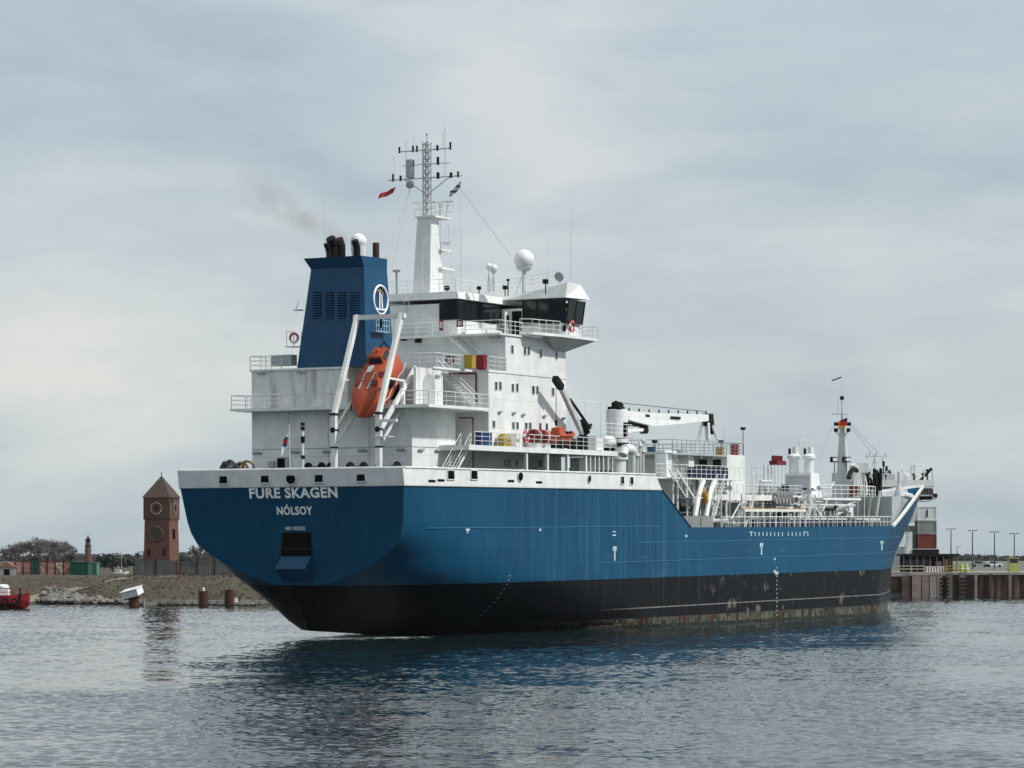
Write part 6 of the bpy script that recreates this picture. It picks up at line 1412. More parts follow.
# fence
def fence(px0, px1, Y, top, label, Y2=None):
    a = at(px0, 575, Y); b = at(px1, 575, Y2 or Y); z0 = ter_h(a.x, a.y) - .2; h = (EYE - (top - HZ) / F * Y) - z0; t = thing('fence', label, 'fence', (a.x, a.y, z0)); d = Vector((b.x - a.x, b.y - a.y, 0)); n = int(d.length / 2.4); dn = d.normalized()
    mb = MB(); ang_ = math.atan2(dn.y, dn.x)
    k = int(d.length / .22)
    for i in range(k):
        if random.random() > .03: mb.obox(dn * (i * .22 + .1) + Vector((0, 0, h / 2 - .05 + random.uniform(-.03, .03))), (.19, .04, h - .1), ang_)
    for z in (.5, h - .5): mb.obox(d / 2 + Vector((0, .06, z)), (d.length, .06, .1), ang_)
    mb.build('board_panel', FENCE, t)
    for i in range(n + 1): mb = MB(); mb.obox(d * i / n + Vector((0, -.05, h / 2 + .05)), (.13, .14, h + .1), ang_); mb.build('post', SOOT, t)
    return t
fence(134, 178, 421, 559.8, 'grey board fence directly in front of the clock tower'); fence(180, 232, 423, 560.5, 'grey board fence to the right of the clock tower, running behind the stern')
# green container, orange and red containers / site huts
def container(x, Y, z0, L, W, Hh, m, label, rz=0, group=None, name='shipping_container', cat='container'):
    t = thing(name, label, cat, (x, Y, z0), rz=rz, group=group); mb = MB(); n = int(L / .28)
    mb.box(-L / 2 + .05, L / 2 - .05, -W / 2 + .05, W / 2 - .05, .1, Hh - .05)
    for i in range(n):
        xx = -L / 2 + .1 + i * (L - .2) / n; mb.box(xx, xx + .14, -W / 2 + .01, W / 2 - .01, .15, Hh - .12)
    mb.build('corrugated_body', m, t); mb = MB()
    for sx in (-1, 1):
        for sy in (-1, 1): mb.box(sx * L / 2 - .08, sx * L / 2 + .08, sy * W / 2 - .08, sy * W / 2 + .08, 0, Hh)
    for z in (.0, Hh - .14):
        for sy in (-1, 1): mb.box(-L / 2, L / 2, sy * W / 2 - .07, sy * W / 2 + .07, z, z + .14)
        for sx in (-1, 1): mb.box(sx * L / 2 - .07, sx * L / 2 + .07, -W / 2, W / 2, z, z + .14)
    mb.build('corner_frame', m, t); mb = MB()
    for sy in (-.45, .45): 
        for q in (-.2, .2): mb.tube((-L / 2 - .1, sy + q, .2), (-L / 2 - .1, sy + q, Hh - .2), .03, n=5)
    mb.build('door_bars', STEEL, t); return t
YG = 430
container(at(82.5, 0, YG).x, YG, 3.45, 2.4, 6, 2.0, CGREEN, 'green container at the right end of the orange hoarding', 0)
container(at(95, 0, YG + 6).x, YG + 6, 3.45, .9, 3, 1.9, paint('pale_green_paint', (.10, .22, .15), .6), 'narrow pale green container right of the green one', 0)
def hoarding(px0, px1, Y, top, label):
    a = at(px0, 575, Y); b = at(px1, 575, Y); h = 2.0; t = thing('hoarding', label, 'fence', (a.x, Y, 3.45), group='orange site hoarding'); L = b.x - a.x
    m, tt, bb = newmat('mottled_orange_hoarding'); n = tt.nodes; l = tt.links; co = n.new('ShaderNodeTexCoord'); v = n.new('ShaderNodeTexVoronoi'); v.inputs['Scale'].default_value = 2.6; l.new(co.outputs['Object'], v.inputs['Vector']); r = n.new('ShaderNodeValToRGB'); r.color_ramp.interpolation = 'CONSTANT'
    e = r.color_ramp.elements; e[0].color = (.34, .17, .13, 1); e[1].position = .75; e[1].color = (.42, .40, .36, 1); q = e.new(.4); q.color = (.28, .11, .08, 1); q = e.new(.6); q.color = (.30, .16, .12, 1); q = e.new(.9); q.color = (.12, .11, .1, 1)
    sx = n.new('ShaderNodeSeparateColor'); l.new(v.outputs['Color'], sx.inputs[0]); l.new(sx.outputs[0], r.inputs[0]); l.new(r.outputs[0], bb.inputs['Base Color'])
    mb = MB(); mb.box(0, L, -.04, .04, .1, h); mb.build('panel', m, t)
    for k in range(int(L / 1.2) + 1): mb = MB(); mb.box(k * 1.2 - .06, k * 1.2 + .06, -.1, .1, 0, h + .5); mb.build('post', SOOT, t)
    mb = MB(); mb.box(0, L, -.08, -.05, h, h + .12); mb.build('top_bar', DRED, t)
hoarding(15, 33, YG, 563, 'mottled orange hoarding left of the tall green post'); hoarding(39, 70, YG, 563, 'mottled orange hoarding between the tall green post and the green container')
for px, lab in ((36, 'tall dark green cabinet splitting the orange hoarding in two'), (71.5, 'thin dark green post left of the green container')):
    w = 1.0 if px == 36 else .4; t = thing('green_cabinet', lab, 'cabinet', (at(px, 0, YG - 1).x, YG - 1, 3.45)); mb = MB(); mb.box(-w / 2, w / 2, -.4, .4, 0, 2.4); mb.build('body', paint('dark_green_paint', (.012, .05, .035), .6), t); mb = MB(); mb.box(-w / 2 - .05, w / 2 + .05, -.45, .45, 2.4, 2.5); mb.build('cap', SOOT, t)
# parked red and white thing behind at far left (tented stall)
t = thing('red_roof_hut', 'low hut with red roof at the far left behind the red boat', 'hut', (at(8, 0, YG).x, YG, 3.45)); mb = MB(); mb.box(-1.1, 1.1, -1, 1, 0, 1.2); mb.build('wall', CGREY, t); mb = MB(); mb.prism([(-1.3, -1.1, 1.2), (1.3, -1.1, 1.2), (0, -1.1, 2.0)], (0, 2.2, 0)); mb.build('roof', paint('salmon_roof', (.26, .12, .10), .8), t); mb = MB(); mb.box(-.4, .4, -1.04, -1, 0, .9); mb.build('door', DARK, t)
# lighthouse
LY = 1000; p = at(88, 560, LY); t = thing('lighthouse', 'slim brick lighthouse with dark domed lantern on the horizon', 'lighthouse', (p.x, LY, 3.4)); z = lambda py: EYE - (py - HZ) / F * LY - 3.4; mb = MB(); mb.lathe((0, 0, 0), [(1.35, 0), (1.0, z(546))], 16); mb.build('tower', BRICKD, t, smooth=True)
mb = MB(); mb.lathe((0, 0, 0), [(1.25, z(546)), (1.25, z(545)), (.85, z(545)), (.8, z(541.5))], 14); mb.build('gallery', paint('weathered_dark_metal', (.06, .05, .05), .6), t); mb = MB(); mb.lathe((0, 0, 0), [(1.0, z(541.5)), (.85, z(539.5)), (.3, z(537.5)), (.08, z(535))], 14); mb.build('dome', SOOT, t)
# bare trees
def bare_tree(x, Y, h, w, label, m=BARK, seed=0, group='bare trees on the left bank', z0=3.3, dens=1.0):
    rd = random.Random(seed); t = thing('bare_tree', label, 'tree', (x, Y, z0), group=group); tr = MB(); cr_ = MB(); tr.tube((0, 0, 0), (0, 0, h * .35), h * .035, h * .025, 6)
    def br(mb, p, d, L, r, lev):
        q = p + d * L; mb.tube(p, q, r, r * .6, 4 if lev < 3 else 3, cap=False)
        if lev >= 5: return
        for k in range(3 if lev < 2 else 3):
            a = rd.uniform(0, 6.28); s = rd.uniform(.35, .85); nd = (d + Vector((math.cos(a) * s * w / h * 1.3, math.sin(a) * s, rd.uniform(-.15, .35)))).normalized(); br(mb, p.lerp(q, rd.uniform(.6, 1)), nd, L * rd.uniform(.62, .82), max(r * .6, .035 * dens), lev + 1)
    for k in range(4): a = rd.uniform(0, 6.28); br(cr_, Vector((0, 0, h * .25)), Vector((math.cos(a) * .7 * w / h, math.sin(a) * .5, .8)).normalized(), h * .26, h * .02, 0)
    tr.build('trunk', m, t); cr_.build('crown', m, t)
TY2 = 820; zb = 3.3
for i, (px, top, wpx, lab) in enumerate(((3, 548, 14, 'small bare tree at the left edge of the photo'), (15, 543.5, 16, 'low bare tree, second from the left edge'), (27, 539, 22, 'bare tree left of the tallest one'), (38, 536.5, 24, 'tallest bare tree of the left clump'),
        (50, 538, 22, 'bare tree just right of the tallest in the clump'), (57, 538.5, 18, 'bare tree right of centre in the clump'), (66, 543, 20, 'bare tree on the falling right side of the clump'), (76, 549, 20, 'low bare tree at the right end of the clump, left of the lighthouse'), (10, 549, 18, 'squat bare tree low in the left part of the clump'), (45, 545, 20, 'squat bare tree low in the middle of the clump'), (70, 552, 16, 'squat bare tree low at the right of the clump'), (20, 545, 22, 'wide bare tree low between the second and third from the left'), (33, 541, 22, 'bare tree directly left of the tallest crown, slightly lower'), (44, 539, 22, 'bare tree directly right of the tallest crown, slightly lower'), (62, 542, 22, 'broad bare tree where the clump starts to fall to the right'))):
    p = at(px, 560, TY2 + (i % 3) * 12); h = (EYE - (top - HZ) / F * TY2) - zb; bare_tree(p.x, p.y, h * 1.08, wpx * 1.5 / F * TY2, lab, seed=i, dens=1.15)
# evergreens/low trees between lighthouse and tower
def bush_tree(x, Y, h, w, label, m, seed, group, z0=3.3):
    rd = random.Random(seed); t = thing('dense_tree', label, 'tree', (x, Y, z0), group=group); mb = MB(); mb.tube((0, 0, 0), (0, 0, h * .5), h * .04, h * .02, 6); mb.build('trunk', BARK, t); mb = MB()
    blobs = [(Vector((rd.uniform(-.3, .3) * w, rd.uniform(-.3, .3) * w, h * rd.uniform(.35, .8))), rd.uniform(.18, .3) * w) for _ in range(7)]
    for k in range(500):
        c, r = rd.choice(blobs); v = Vector((rd.gauss(0, 1), rd.gauss(0, 1), rd.gauss(0, 1))).normalized() * r * rd.uniform(.6, 1.1); p = c + v; s = h * rd.uniform(.03, .07); n = Vector((rd.gauss(0, 1), rd.gauss(0, 1), rd.gauss(0, 1))).normalized(); a = n.orthogonal() * s; b = n.cross(a).normalized() * s; mb.quad(p - a - b * .5, p + a * .4 - b, p + a + b * .6, p - a * .3 + b)
    mb.build('crown', m, t)
for i, (px, top, w, lab) in enumerate(((104, 553.5, 14, 'dark dense tree just right of the lighthouse'), (113, 557, 12, 'low dark tree between lighthouse and clock tower'), (121, 556, 10, 'dark tree with a pole before it, midway to the clock tower'), (129, 558, 12, 'low dark tree just left of the clock tower'), (184, 556.5, 12, 'low dark tree just right of the clock tower'), (193, 557, 12, 'low dark tree between clock tower and ship'), (97, 559, 10, 'low shrub-like tree beside the pale green container'))):
    p = at(px, 560, 600 + i * 10); h = (EYE - (top - HZ) / F * p.y) - zb; bush_tree(p.x, p.y, h, w / F * p.y, lab, EVER, i + 40, 'dark low trees near the tower')
for px, top, Y, lab in ((200, 541, 470, 'bare thin tree between the clock tower and the ship stern'), (206, 549, 465, 'bare shrub behind the fence beside the ship stern'), (214, 555, 460, 'bare shrub partly hidden behind the stern, above the fence')):
    p = at(px, 560, Y); bare_tree(p.x, Y, (EYE - (top - HZ) / F * Y) - 3.4, 3.2, lab, seed=int(px), group='bare trees by the stern', dens=.8)
# far wood on the horizon, left and right
def wood(x0, x1, Y, hf, label):
    mb = MB(); n = int((x1 - x0) / 1.1); rd = random.Random(int(x0))
    for k in range(n * 9):
        x = rd.uniform(x0, x1); y = Y + rd.uniform(-10, 25); h = hf(x); z = 3.0 + h * rd.random() ** .7; s = rd.uniform(.5, 1.3); a = rd.uniform(0, 3.14); dx = math.cos(a) * s; mb.quad((x - dx, y - s * .4, z - s * .7), (x + dx, y + s * .4, z - s * .6), (x + dx * .7, y + .3, z + s * .8), (x - dx * .8, y - .3, z + s * .6))
    k = 0; x = x0
    while x < x1: h = hf(x) * .8; mb.quad((x, Y + 26, 2), (x + 6, Y + 26, 2), (x + 6, Y + 26, 2 + h), (x, Y + 26, 2 + h)); x += 6
    tag(mb.build('distant_wood', FARWOOD), label, 'wood', kind='stuff')
wood(at(560, 0, 1500).x, at(1120, 0, 1500).x, 1500, lambda x: 4.0 + 1.2 * math.sin(x * .021) + .7 * math.sin(x * .09) + 1.4 * math.exp(-((x - 190) / 10) ** 2), 'far low wooded shore on the right horizon fading to blue')
wood(at(-60, 0, 1400).x, at(330, 0, 1400).x, 1400, lambda x: 3.2 + .8 * math.sin(x * .03) + .5 * math.sin(x * .11), 'far wooded skyline behind the left bank')
# street lamps on the left
def lamp(x, Y, z0, h, label, double=True, group='lamp posts on the quay', m=None):
    t = thing('lamp_post', label, 'lamp post', (x, Y, z0), group=group); mb = MB(); mb.tube((0, 0, 0), (0, 0, h), .17, .10, 7); mb.build('pole', m or SOOT, t); mb = MB(); s = .75 if double else .8
    mb.tube((-s if double else 0, 0, h), (s, 0, h), .06, n=5); mb.build('arm', m or SOOT, t)
    for k in ((-1, 1) if double else (1,)): mb = MB(); mb.box(k * s - .28, k * s + .28, -.2, .2, h - .1, h + .08); mb.build('lamp_head', m or SOOT, t)
for px, top, lab in ((98.5, 554, 'short street lamp just right of the lighthouse'), (112.5, 553.5, 'short street lamp between lighthouse and clock tower'), (138, 552, 'short street lamp just left of the clock tower')):
    p = at(px, 560, 520); lamp(p.x, 520, 3.4, EYE - (top - HZ) / F * 520 - 3.4, lab, False, 'street lamps on the left bank')
# small white boat ashore
def small_boat(x, Y, z0, L, m, cab, label, rz=0, name='motor_boat'):
    t = thing(name, label, 'boat', (x, Y, z0), rz=rz); mb = MB()
    S = [(-.5, .8, .0, .8), (-.1, 1, -.1, .8), (.25, .85, -.05, .95), (.5, .06, .5, 1.25)]
    for xx, w, zb_, zt_ in S:
        for yy, zz in ((-w, zt_), (-w * .8, zb_ + .2), (0, zb_), (w * .8, zb_ + .2), (w, zt_)): mb.v.append((xx * L, yy * L * .16, zz * L * .16))
    for j in range(3):
        for k in range(4): mb.f.append((j * 5 + k, j * 5 + k + 1, j * 5 + k + 6, j * 5 + k + 5))
        mb.f.append((j * 5, j * 5 + 5, j * 5 + 9, j * 5 + 4))
    mb.f.append((0, 1, 2, 3, 4)); mb.build('hull', m, t); mb = MB(); q = L * .16; mb.hexa([(-.25 * L, -q * .6, q * .8), (.12 * L, -q * .6, q * .8), (.12 * L, q * .6, q * .8), (-.25 * L, q * .6, q * .8), (-.22 * L, -q * .5, q * 1.8), (.04 * L, -q * .5, q * 1.8), (.04 * L, q * .5, q * 1.8), (-.22 * L, q * .5, q * 1.8)]); cb = mb.build('cabin', cab, t)
    mb = MB(); mb.box(-.2 * L, .02 * L, -q * .64, q * .64, q * 1.15, q * 1.5); mb.build('cabin_window', GLASS, cb); return t
small_boat(at(120, 0, 440).x, 440, 3.5, 2.6, WHITE, WHITE, 'small white boat stored ashore left of the clock tower fence')
t = thing('boat_mast', 'bare pole mast rising behind the small white boat', 'mast', (at(121.5, 0, 442).x, 442, 3.4)); mb = MB(); mb.tube((0, 0, 0), (0, 0, 3.6), .07, .04, 6); mb.build('pole', STEEL, t); mb = MB(); mb.tube((-.5, 0, 2.6), (.5, 0, 2.6), .035, n=5); mb.build('spreader', STEEL, t)

# ------------------------------------------------------------------ red pilot boat at the left edge
RY = 352; x1 = at(29, 0, RY).x; t = thing('pilot_boat', 'red-hulled workboat with white cabin cut off by the left edge', 'boat', (x1 - 5, RY, 0)); zz = lambda py: EYE - (py - HZ) / F * RY
zt_ = zz(595); mb = MB(); S = [(-6, 1.7, -.3, zt_ * .95), (-1, 1.8, -.4, zt_ * .9), (2.8, 1.5, -.2, zt_), (4.7, .4, .1, zt_ * 1.12), (5.1, .08, .5, zt_ * 1.2)]
for xx, w, zb_, ztt in S:
    for yy, q in ((-w, ztt), (-w * .92, (ztt + zb_) / 2), (0, zb_), (w * .92, (ztt + zb_) / 2), (w, ztt)): mb.v.append((xx, yy, q))
for j in range(4):
    for k in range(4): mb.f.append((j * 5 + k, j * 5 + k + 1, j * 5 + k + 6, j * 5 + k + 5))
    mb.f.append((j * 5, j * 5 + 5, j * 5 + 9, j * 5 + 4))
mb.f.append((0, 1, 2, 3, 4)); mb.build('hull', paint('bright_red_hull', (.24, .014, .02), .5, dirt=(.05, .01, .01), dirt_amt=.6, streak=2), t)
mb = MB(); mb.box(-5.5, 2.8, -1.86, -1.80, -.2, .28); mb.build('black_waterline', BLACK, t)
mb = MB(); mb.box(-6, 1.35, -1.1, 1.1, zt_ - .1, zz(580)); cb = mb.build('cabin', WHITE, t); mb = MB(); mb.box(-5.5, 1.4, -1.14, 1.14, zz(588), zz(583.5)); mb.build('cabin_window', GLASS, cb)
mb = MB(); mb.tube((-.3, 0, zz(580)), (-.3, 0, zz(567)), .08, .04, 6); mb.tube((1.0, 0, zz(580)), (-.3, 0, zz(570)), .04, n=5); mb.box(-.9, -.2, -.3, .3, zz(577), zz(574)); mb.build('mast', WHITE, t)
mb = MB()
pts = [Vector((1.6, -1.55, zt_)), Vector((3.4, -1.3, zt_)), Vector((4.8, -.4, zt_ + .1))]
for h in (.35, .75): mb.path([p + Vector((0, 0, h)) for p in pts], .04, 5)
for p in pts: mb.tube(p, p + Vector((0, 0, .75)), .04, n=5)
mb.build('bow_rail', RED, t)
for k in range(5):
    mb = MB(); mb.torus((-.5 + k * 1.0, -1.85 + (0 if k < 4 else .3), zt_ * .55), .32, .12, EM, 12, 6); mb.build('tyre_fender', SOOT, t)
mb = MB(); mb.tube((4.1, -.9, .1), (4.1, -.9, zt_ + .9), .09, n=6); mb.tube((-.8, -1.2, zz(590)), (-.8, -1.2, zz(577)), .05, n=5); mb.build('stanchion', SOOT, t); mb = MB(); mb.tube((-.3, -1.2, zz(590)), (2.4, -1.2, zz(590)), .06, n=5); mb.build('hand_rail', WHITE, t); mb = MB(); mb.box(1.4, 2.6, -.8, .8, zt_ - .05, zz(589)); mb.lathe((1.9, 0, zz(588)), [(.75, 0), (.75, .2), (.5, .4), (.1, .45)], 12); mb.build('foredeck_raft', WHITE, t)

# tilted white hut on a pile in the water
HY = 366; c = at(133, 604, HY); t = thing('beacon_hut', 'tilted white beacon cabin on a rusty pile near the left bank', 'beacon', (c.x, HY, 0))
Mt = Matrix.Rotation(math.radians(-14), 3, 'Y') @ Matrix.Rotation(math.radians(-22), 3, 'Z') @ Matrix.Rotation(math.radians(10), 3, 'X'); mb = MB(); mb.obox((-.1, 0, 1.75), (2.3, 1.6, .85), M=Mt); mb.build('cabin', WHITE, t); mb = MB(); mb.obox(Vector((-.1, 0, 1.75)) + Mt @ Vector((0, 0, .46)), (2.5, 1.8, .08), M=Mt); mb.build('cabin_roof', WHITE, t)
mb = MB(); mb.tube((.2, 0, -1), (.1, 0, 1.4), .62, .68, 12); mb.build('pile', RUSTP, t, smooth=True); mb = MB(); mb.obox((.0, 0, 1.22), (1.9, 1.3, .14), M=Mt); mb.build('deck', BLACK, t)
mb = MB(); mb.tube((1.5, 0, -1), (1.3, 0, 1.0), .16, n=6); mb.obox((2.1, .2, .35), (1.5, .5, .5)); mb.build('fender_piles', CONC, t); mb = MB()
for x in (-1.0, -.3, .4, 1.0): q = Vector((-.1, 0, 1.75)) + Mt @ Vector((x, .7, .5)); mb.tube(q, q + Vector((0, 0, .4)), .025, n=4)
PS(mb, 'roof_stanchion', STEEL, t)
for px, top, lab, cap in ((203.5, 591, 'brown steel mooring pile with a white cap light, left of the two by the stern', 1), (229.5, 590, 'plain brown steel mooring pile nearest the ship stern', 0)):
    Y = 372; p = at(px, 600, Y); t = thing('mooring_pile', lab, 'pile', (p.x, Y, 0), group='steel mooring piles'); r = 5.0 / F * Y; h = EYE - (top - HZ) / F * Y; mb = MB(); mb.lathe((0, 0, 0), [(r, -1), (r, h - .05), (r * 1.06, h - .05), (r * 1.06, h)], 14); mb.build('pile', RUSTP, t, smooth=True)
    if cap: mb = MB(); mb.lathe((0, 0, h), [(.16, 0), (.16, .3), (.08, .42)], 8); mb.build('cap_light', WHITE, t)
    else: mb = MB(); mb.tube((-.2, 0, h), (.2, 0, h), .08, n=6); mb.build('lifting_lug', SOOT, t)
p = at(239, 600, 376); t = thing('work_float', 'small grey work float with white box beside the right mooring pile', 'float', (p.x, 376, 0)); mb = MB(); mb.box(-1.1, 1.8, -.8, .8, -.2, .4); mb.build('float', CONC, t); mb = MB(); mb.box(-.9, -.2, -.4, .4, .4, .95); mb.build('box', WHITE, t); mb = MB(); mb.tube((.1, 0, .4), (.1, 0, 1.1), .07, n=5); mb.build('post', SOOT, t)
p = at(192, 606, 371); t = thing('floating_boom', 'thin dark floating boom between the tilted beacon and the piles', 'boom', (p.x, 371, 0)); mb = MB()
for k in range(16): mb.tube((-7 + k * .95, 0, .05), (-7 + k * .95 + .8, 0, .05), .16, n=6)
mb.build('float_segment', SOOT, t)

# ------------------------------------------------------------------ right quay
QY = 452; qx0 = 52; qz = EYE - (572.5 - HZ) / F * QY
mb = MB(); mb.box(qx0, 700, QY + .6, QY + 40, -3, qz); tag(mb.build('quay', CONC), kind='structure')
mb = MB(); x = R(0, 0, u=0).x * 0 + at(950, 0, QY).x
while x < 130: mb.prism([(x, QY, -2), (x + .5, QY - .25, -2), (x + .9, QY - .25, -2), (x + 1.3, QY, -2), (x + 1.3, QY + .5, -2), (x, QY + .5, -2)], (0, 0, qz + 1.6)); x += 1.35
t = thing('sheet_pile_wall', 'rust-brown sheet pile quay wall at the right edge', 'wall', (0, 0, 0)); mb.build('sheet_piles', PILE, t)
mb = MB(); mb.box(at(950, 0, QY).x, 130, QY - .4, QY + .6, qz - .35, qz + .02); mb.build('coping', CONC, t)
for px, m in ((975.3, PILEL), (1009.5, PILEL), (990, PILE)): x = at(px, 0, QY).x; mb = MB(); mb.box(x - .22, x + .22, QY - .6, QY - .27, -1, qz - .2); mb.build('rubbing_timber', m, t)
# timber and concrete fender front on the left part of the quay
t = thing('fender_pier', 'old concrete and timber pier front between the ship bow and the sheet piles', 'pier', (0, 0, 0)); mb = MB(); xa, xb = at(884, 0, QY).x, at(950, 0, QY).x
mb.box(xa, xb, QY - .2, QY + .6, 1.0, qz - .1); mb.build('back_wall', PILE, t)
mb = MB(); mb.box(xa, xb, QY - .7, QY - .2, qz - .6, qz + .05); mb.box(at(908, 0, QY).x, at(943, 0, QY).x, QY - 1.1, QY - .7, qz - .45, qz - .05); mb.build('deck_beam', CONC, t)
for px, w, m in ((916, 1.5, PILEL), (924, 1.2, PILEL), (932, 1.0, CONC), (938.5, .8, PILEL), (948.5, .9, WOOD), (961.5, 1.0, WOOD), (905, 1.2, PILE)):
    x = at(px, 0, QY).x; mb = MB(); mb.box(x - w / 2, x + w / 2, QY - 1.2, QY - .2, -1, qz - .55 if px < 945 else qz - .1); mb.build('pier_leg', m, t)
mb = MB(); xk = at(944, 0, QY).x
for k in range(5): mb.box(xk - .8, xk + .6, QY - 1.3, QY - 1.15, .3 + k * .6, .55 + k * .6); mb.box(xk + 2.2, xk + 4.0, QY - 1.3, QY - 1.15, .3 + k * .6, .55 + k * .6)
mb.build('fender_boards', SOOT, t)
# guard rails on the quay
def wrail(x0, x1, Y, z, h, m, label, group='quay guard rails'):
    t = thing('guard_rail', label, 'railing', (x0, Y, z), group=group); mb = MB()
    for q in (h * .55, h): mb.box(0, x1 - x0, -.04, .04, q - .09, q + .06)
    mb.build('bars', m, t); mb = MB(); n = int((x1 - x0) / 1.8)
    for k in range(n + 1): xx = (x1 - x0) * k / n; mb.box(xx - .06, xx + .06, -.05, .05, 0, h + .05)
    mb.build('rail_posts', m, t)
wrail(at(886, 0, QY).x, at(924, 0, QY).x, QY - .4, qz, 1.0, paint('pale_yellowish_rail', (.42, .38, .27), .7), 'pale yellowish guard rail at the ship bow end of the pier')
wrail(at(945, 0, QY).x, at(960, 0, QY).x, QY - .4, qz, 1.0, YEL, 'yellow guard rail at the right end of the pier')
t = thing('barrier_panel', 'red and white hoarding panels standing on the pier', 'barrier', (at(925, 0, QY).x, QY - .2, qz)); mb = MB(); L = at(944, 0, QY).x - at(925, 0, QY).x; mb.box(0, L, -.04, .04, .05, .95); mb.build('panel', WHITE, t); mb = MB()
for k in range(7): mb.box(k * L / 7 + .05, k * L / 7 + .2, -.06, -.042, .1, .9)
mb.build('stripe', RED, t)
# flat dark shed
SX0, SX1 = at(903, 0, 466).x, at(956, 0, 466).x; t = thing('quay_shed', 'low dark open-fronted shed on the pier behind the bow', 'shed', (SX0, 466, qz)); W = SX1 - SX0; zt_ = EYE - (553.8 - HZ) / F * 466 - qz
mb = MB(); mb.box(-.4, W + .2, -1, 5, zt_ - .35, zt_); mb.build('roof', BLACK, t); mb = MB(); mb.box(0, W, 3.5, 3.7, 0, zt_ - .35); mb.build('wall', SOOT, t)
for k in range(9): mb = MB(); x = W * k / 8; mb.tube((x, -.8, 0), (x, -.8, zt_ - .35), .09, n=6); mb.build('post', WOOD, t)
mb = MB(); mb.box(W * .62, W * .72, -.5, 1.5, 0, 1.7); mb.box(W * .78, W * .84, -.6, 1.5, 0, 2.0); mb.build('door', PILEL, t); mb = MB(); mb.box(W * .05, W * .55, .5, 1.2, .9, 1.9); mb.build('window', GLASS, t)
# lamp posts
LMY = 640; grey = paint('lamp_grey', (.07, .08, .09), .6)
for px, top, lab in ((951, 529, 'tall double lamp post nearest the ship bow'), (972.5, 530.5, 'second tall double lamp post from the ship bow'), (994.5, 531.8, 'third tall double lamp post from the ship bow'), (1014.3, 533.5, 'tall double lamp post at the right edge above the yellow cabin')):
    p = at(px, 0, LMY); lamp(p.x, LMY, 3.4, EYE - (top - HZ) / F * LMY - 3.4, lab, True, m=grey)
p = at(957, 0, 900); lamp(p.x, 900, 3.4, EYE - (547 - HZ) / F * 900 - 3.4, 'small faint far lamp post between the first two tall ones', False, 'far lamp post', m=grey)
# yellow cabin
CYY = 470; t = thing('yellow_cabin', 'pale yellow-green portable cabin on the quay under the right lamp post', 'cabin', (at(1013, 0, CYY).x, CYY, qz)); mb = MB(); z1 = EYE - (557.5 - HZ) / F * CYY - qz; mb.box(-.75, .75, -.8, .8, 0, z1 * .62); mb.build('body', HIVIS, t)
mb = MB(); mb.box(-.68, .68, -.7, .7, z1 * .62, z1 - .15); mb.build('window', GLASS, t); mb = MB(); mb.box(-.85, .85, -.9, .9, z1 - .15, z1); mb.build('roof', HIVIS, t); mb = MB()
for x in (-.7, .7): mb.box(x - .06, x + .06, -.78, -.7, z1 * .6, z1 - .1)
mb.build('window_post', HIVIS, t)
# parked cars on the far quay, quite small
for px, m, lab in ((979.5, CGREY, 'grey car parked below the second lamp post right of the bow'), (994, WHITE, 'white car parked left of the yellow cabin')):
    Y = 750; t = thing('parked_car', lab, 'car', (at(px, 0, Y).x, Y, 3.36), group='cars on the right quay'); mb = MB(); mb.prism([(-2.1, -.85, .3), (2.1, -.85, .3), (2.1, -.85, .85), (1.1, -.85, .95), (.5, -.85, 1.48), (-1.2, -.85, 1.5), (-2.0, -.85, .95)], (0, 1.7, 0)); mb.build('body', m, t)
    mb = MB(); mb.prism([(.9, -.87, .98), (.44, -.87, 1.4), (-1.1, -.87, 1.42), (-1.6, -.87, .98)], (0, .03, 0)); mb.build('side_window', GLASS, t)
    for x in (-1.35, 1.35): mb = MB(); mb.tube((x, -.9, .33), (x, .9, .33), .33, n=12); mb.build('wheel', SOOT, t)
# mooring bollards & people-sized yellow bags
for px, lab in ((962, 'left yellow-green bundle on the quay edge behind the yellow rail'), (966.5, 'right yellow-green bundle on the quay edge behind the yellow rail')):
    t = thing('bollard_cover', lab, 'bundle', (at(px, 0, 455).x, 455, qz)); mb = MB(); mb.lathe((0, 0, 0), [(.4, 0), (.45, .5), (.3, .9), (.2, 1.2), (.05, 1.35)], 10); mb.build('cover', HIVIS, t, smooth=True); mb = MB(); mb.torus((0, 0, .6), .42, .05, None, 10, 4); mb.build('band', WHITE, t)

# ground behind the quay
mb = MB(); mb.quad((40, 640, 3.35), (6000, 640, 3.35), (6000, 9000, 3.35), (40, 9000, 3.35)); mb.quad((40, 640, -3), (6000, 640, -3), (6000, 640, 3.35), (40, 640, 3.35))
mb.quad((90, QY + 39, 3.34), (6000, QY + 39, 3.34), (6000, 640, 3.34), (90, 640, 3.34)); tag(mb.build('ground', paint('far_quay_ground', (.13, .13, .11), .9)), kind='structure')

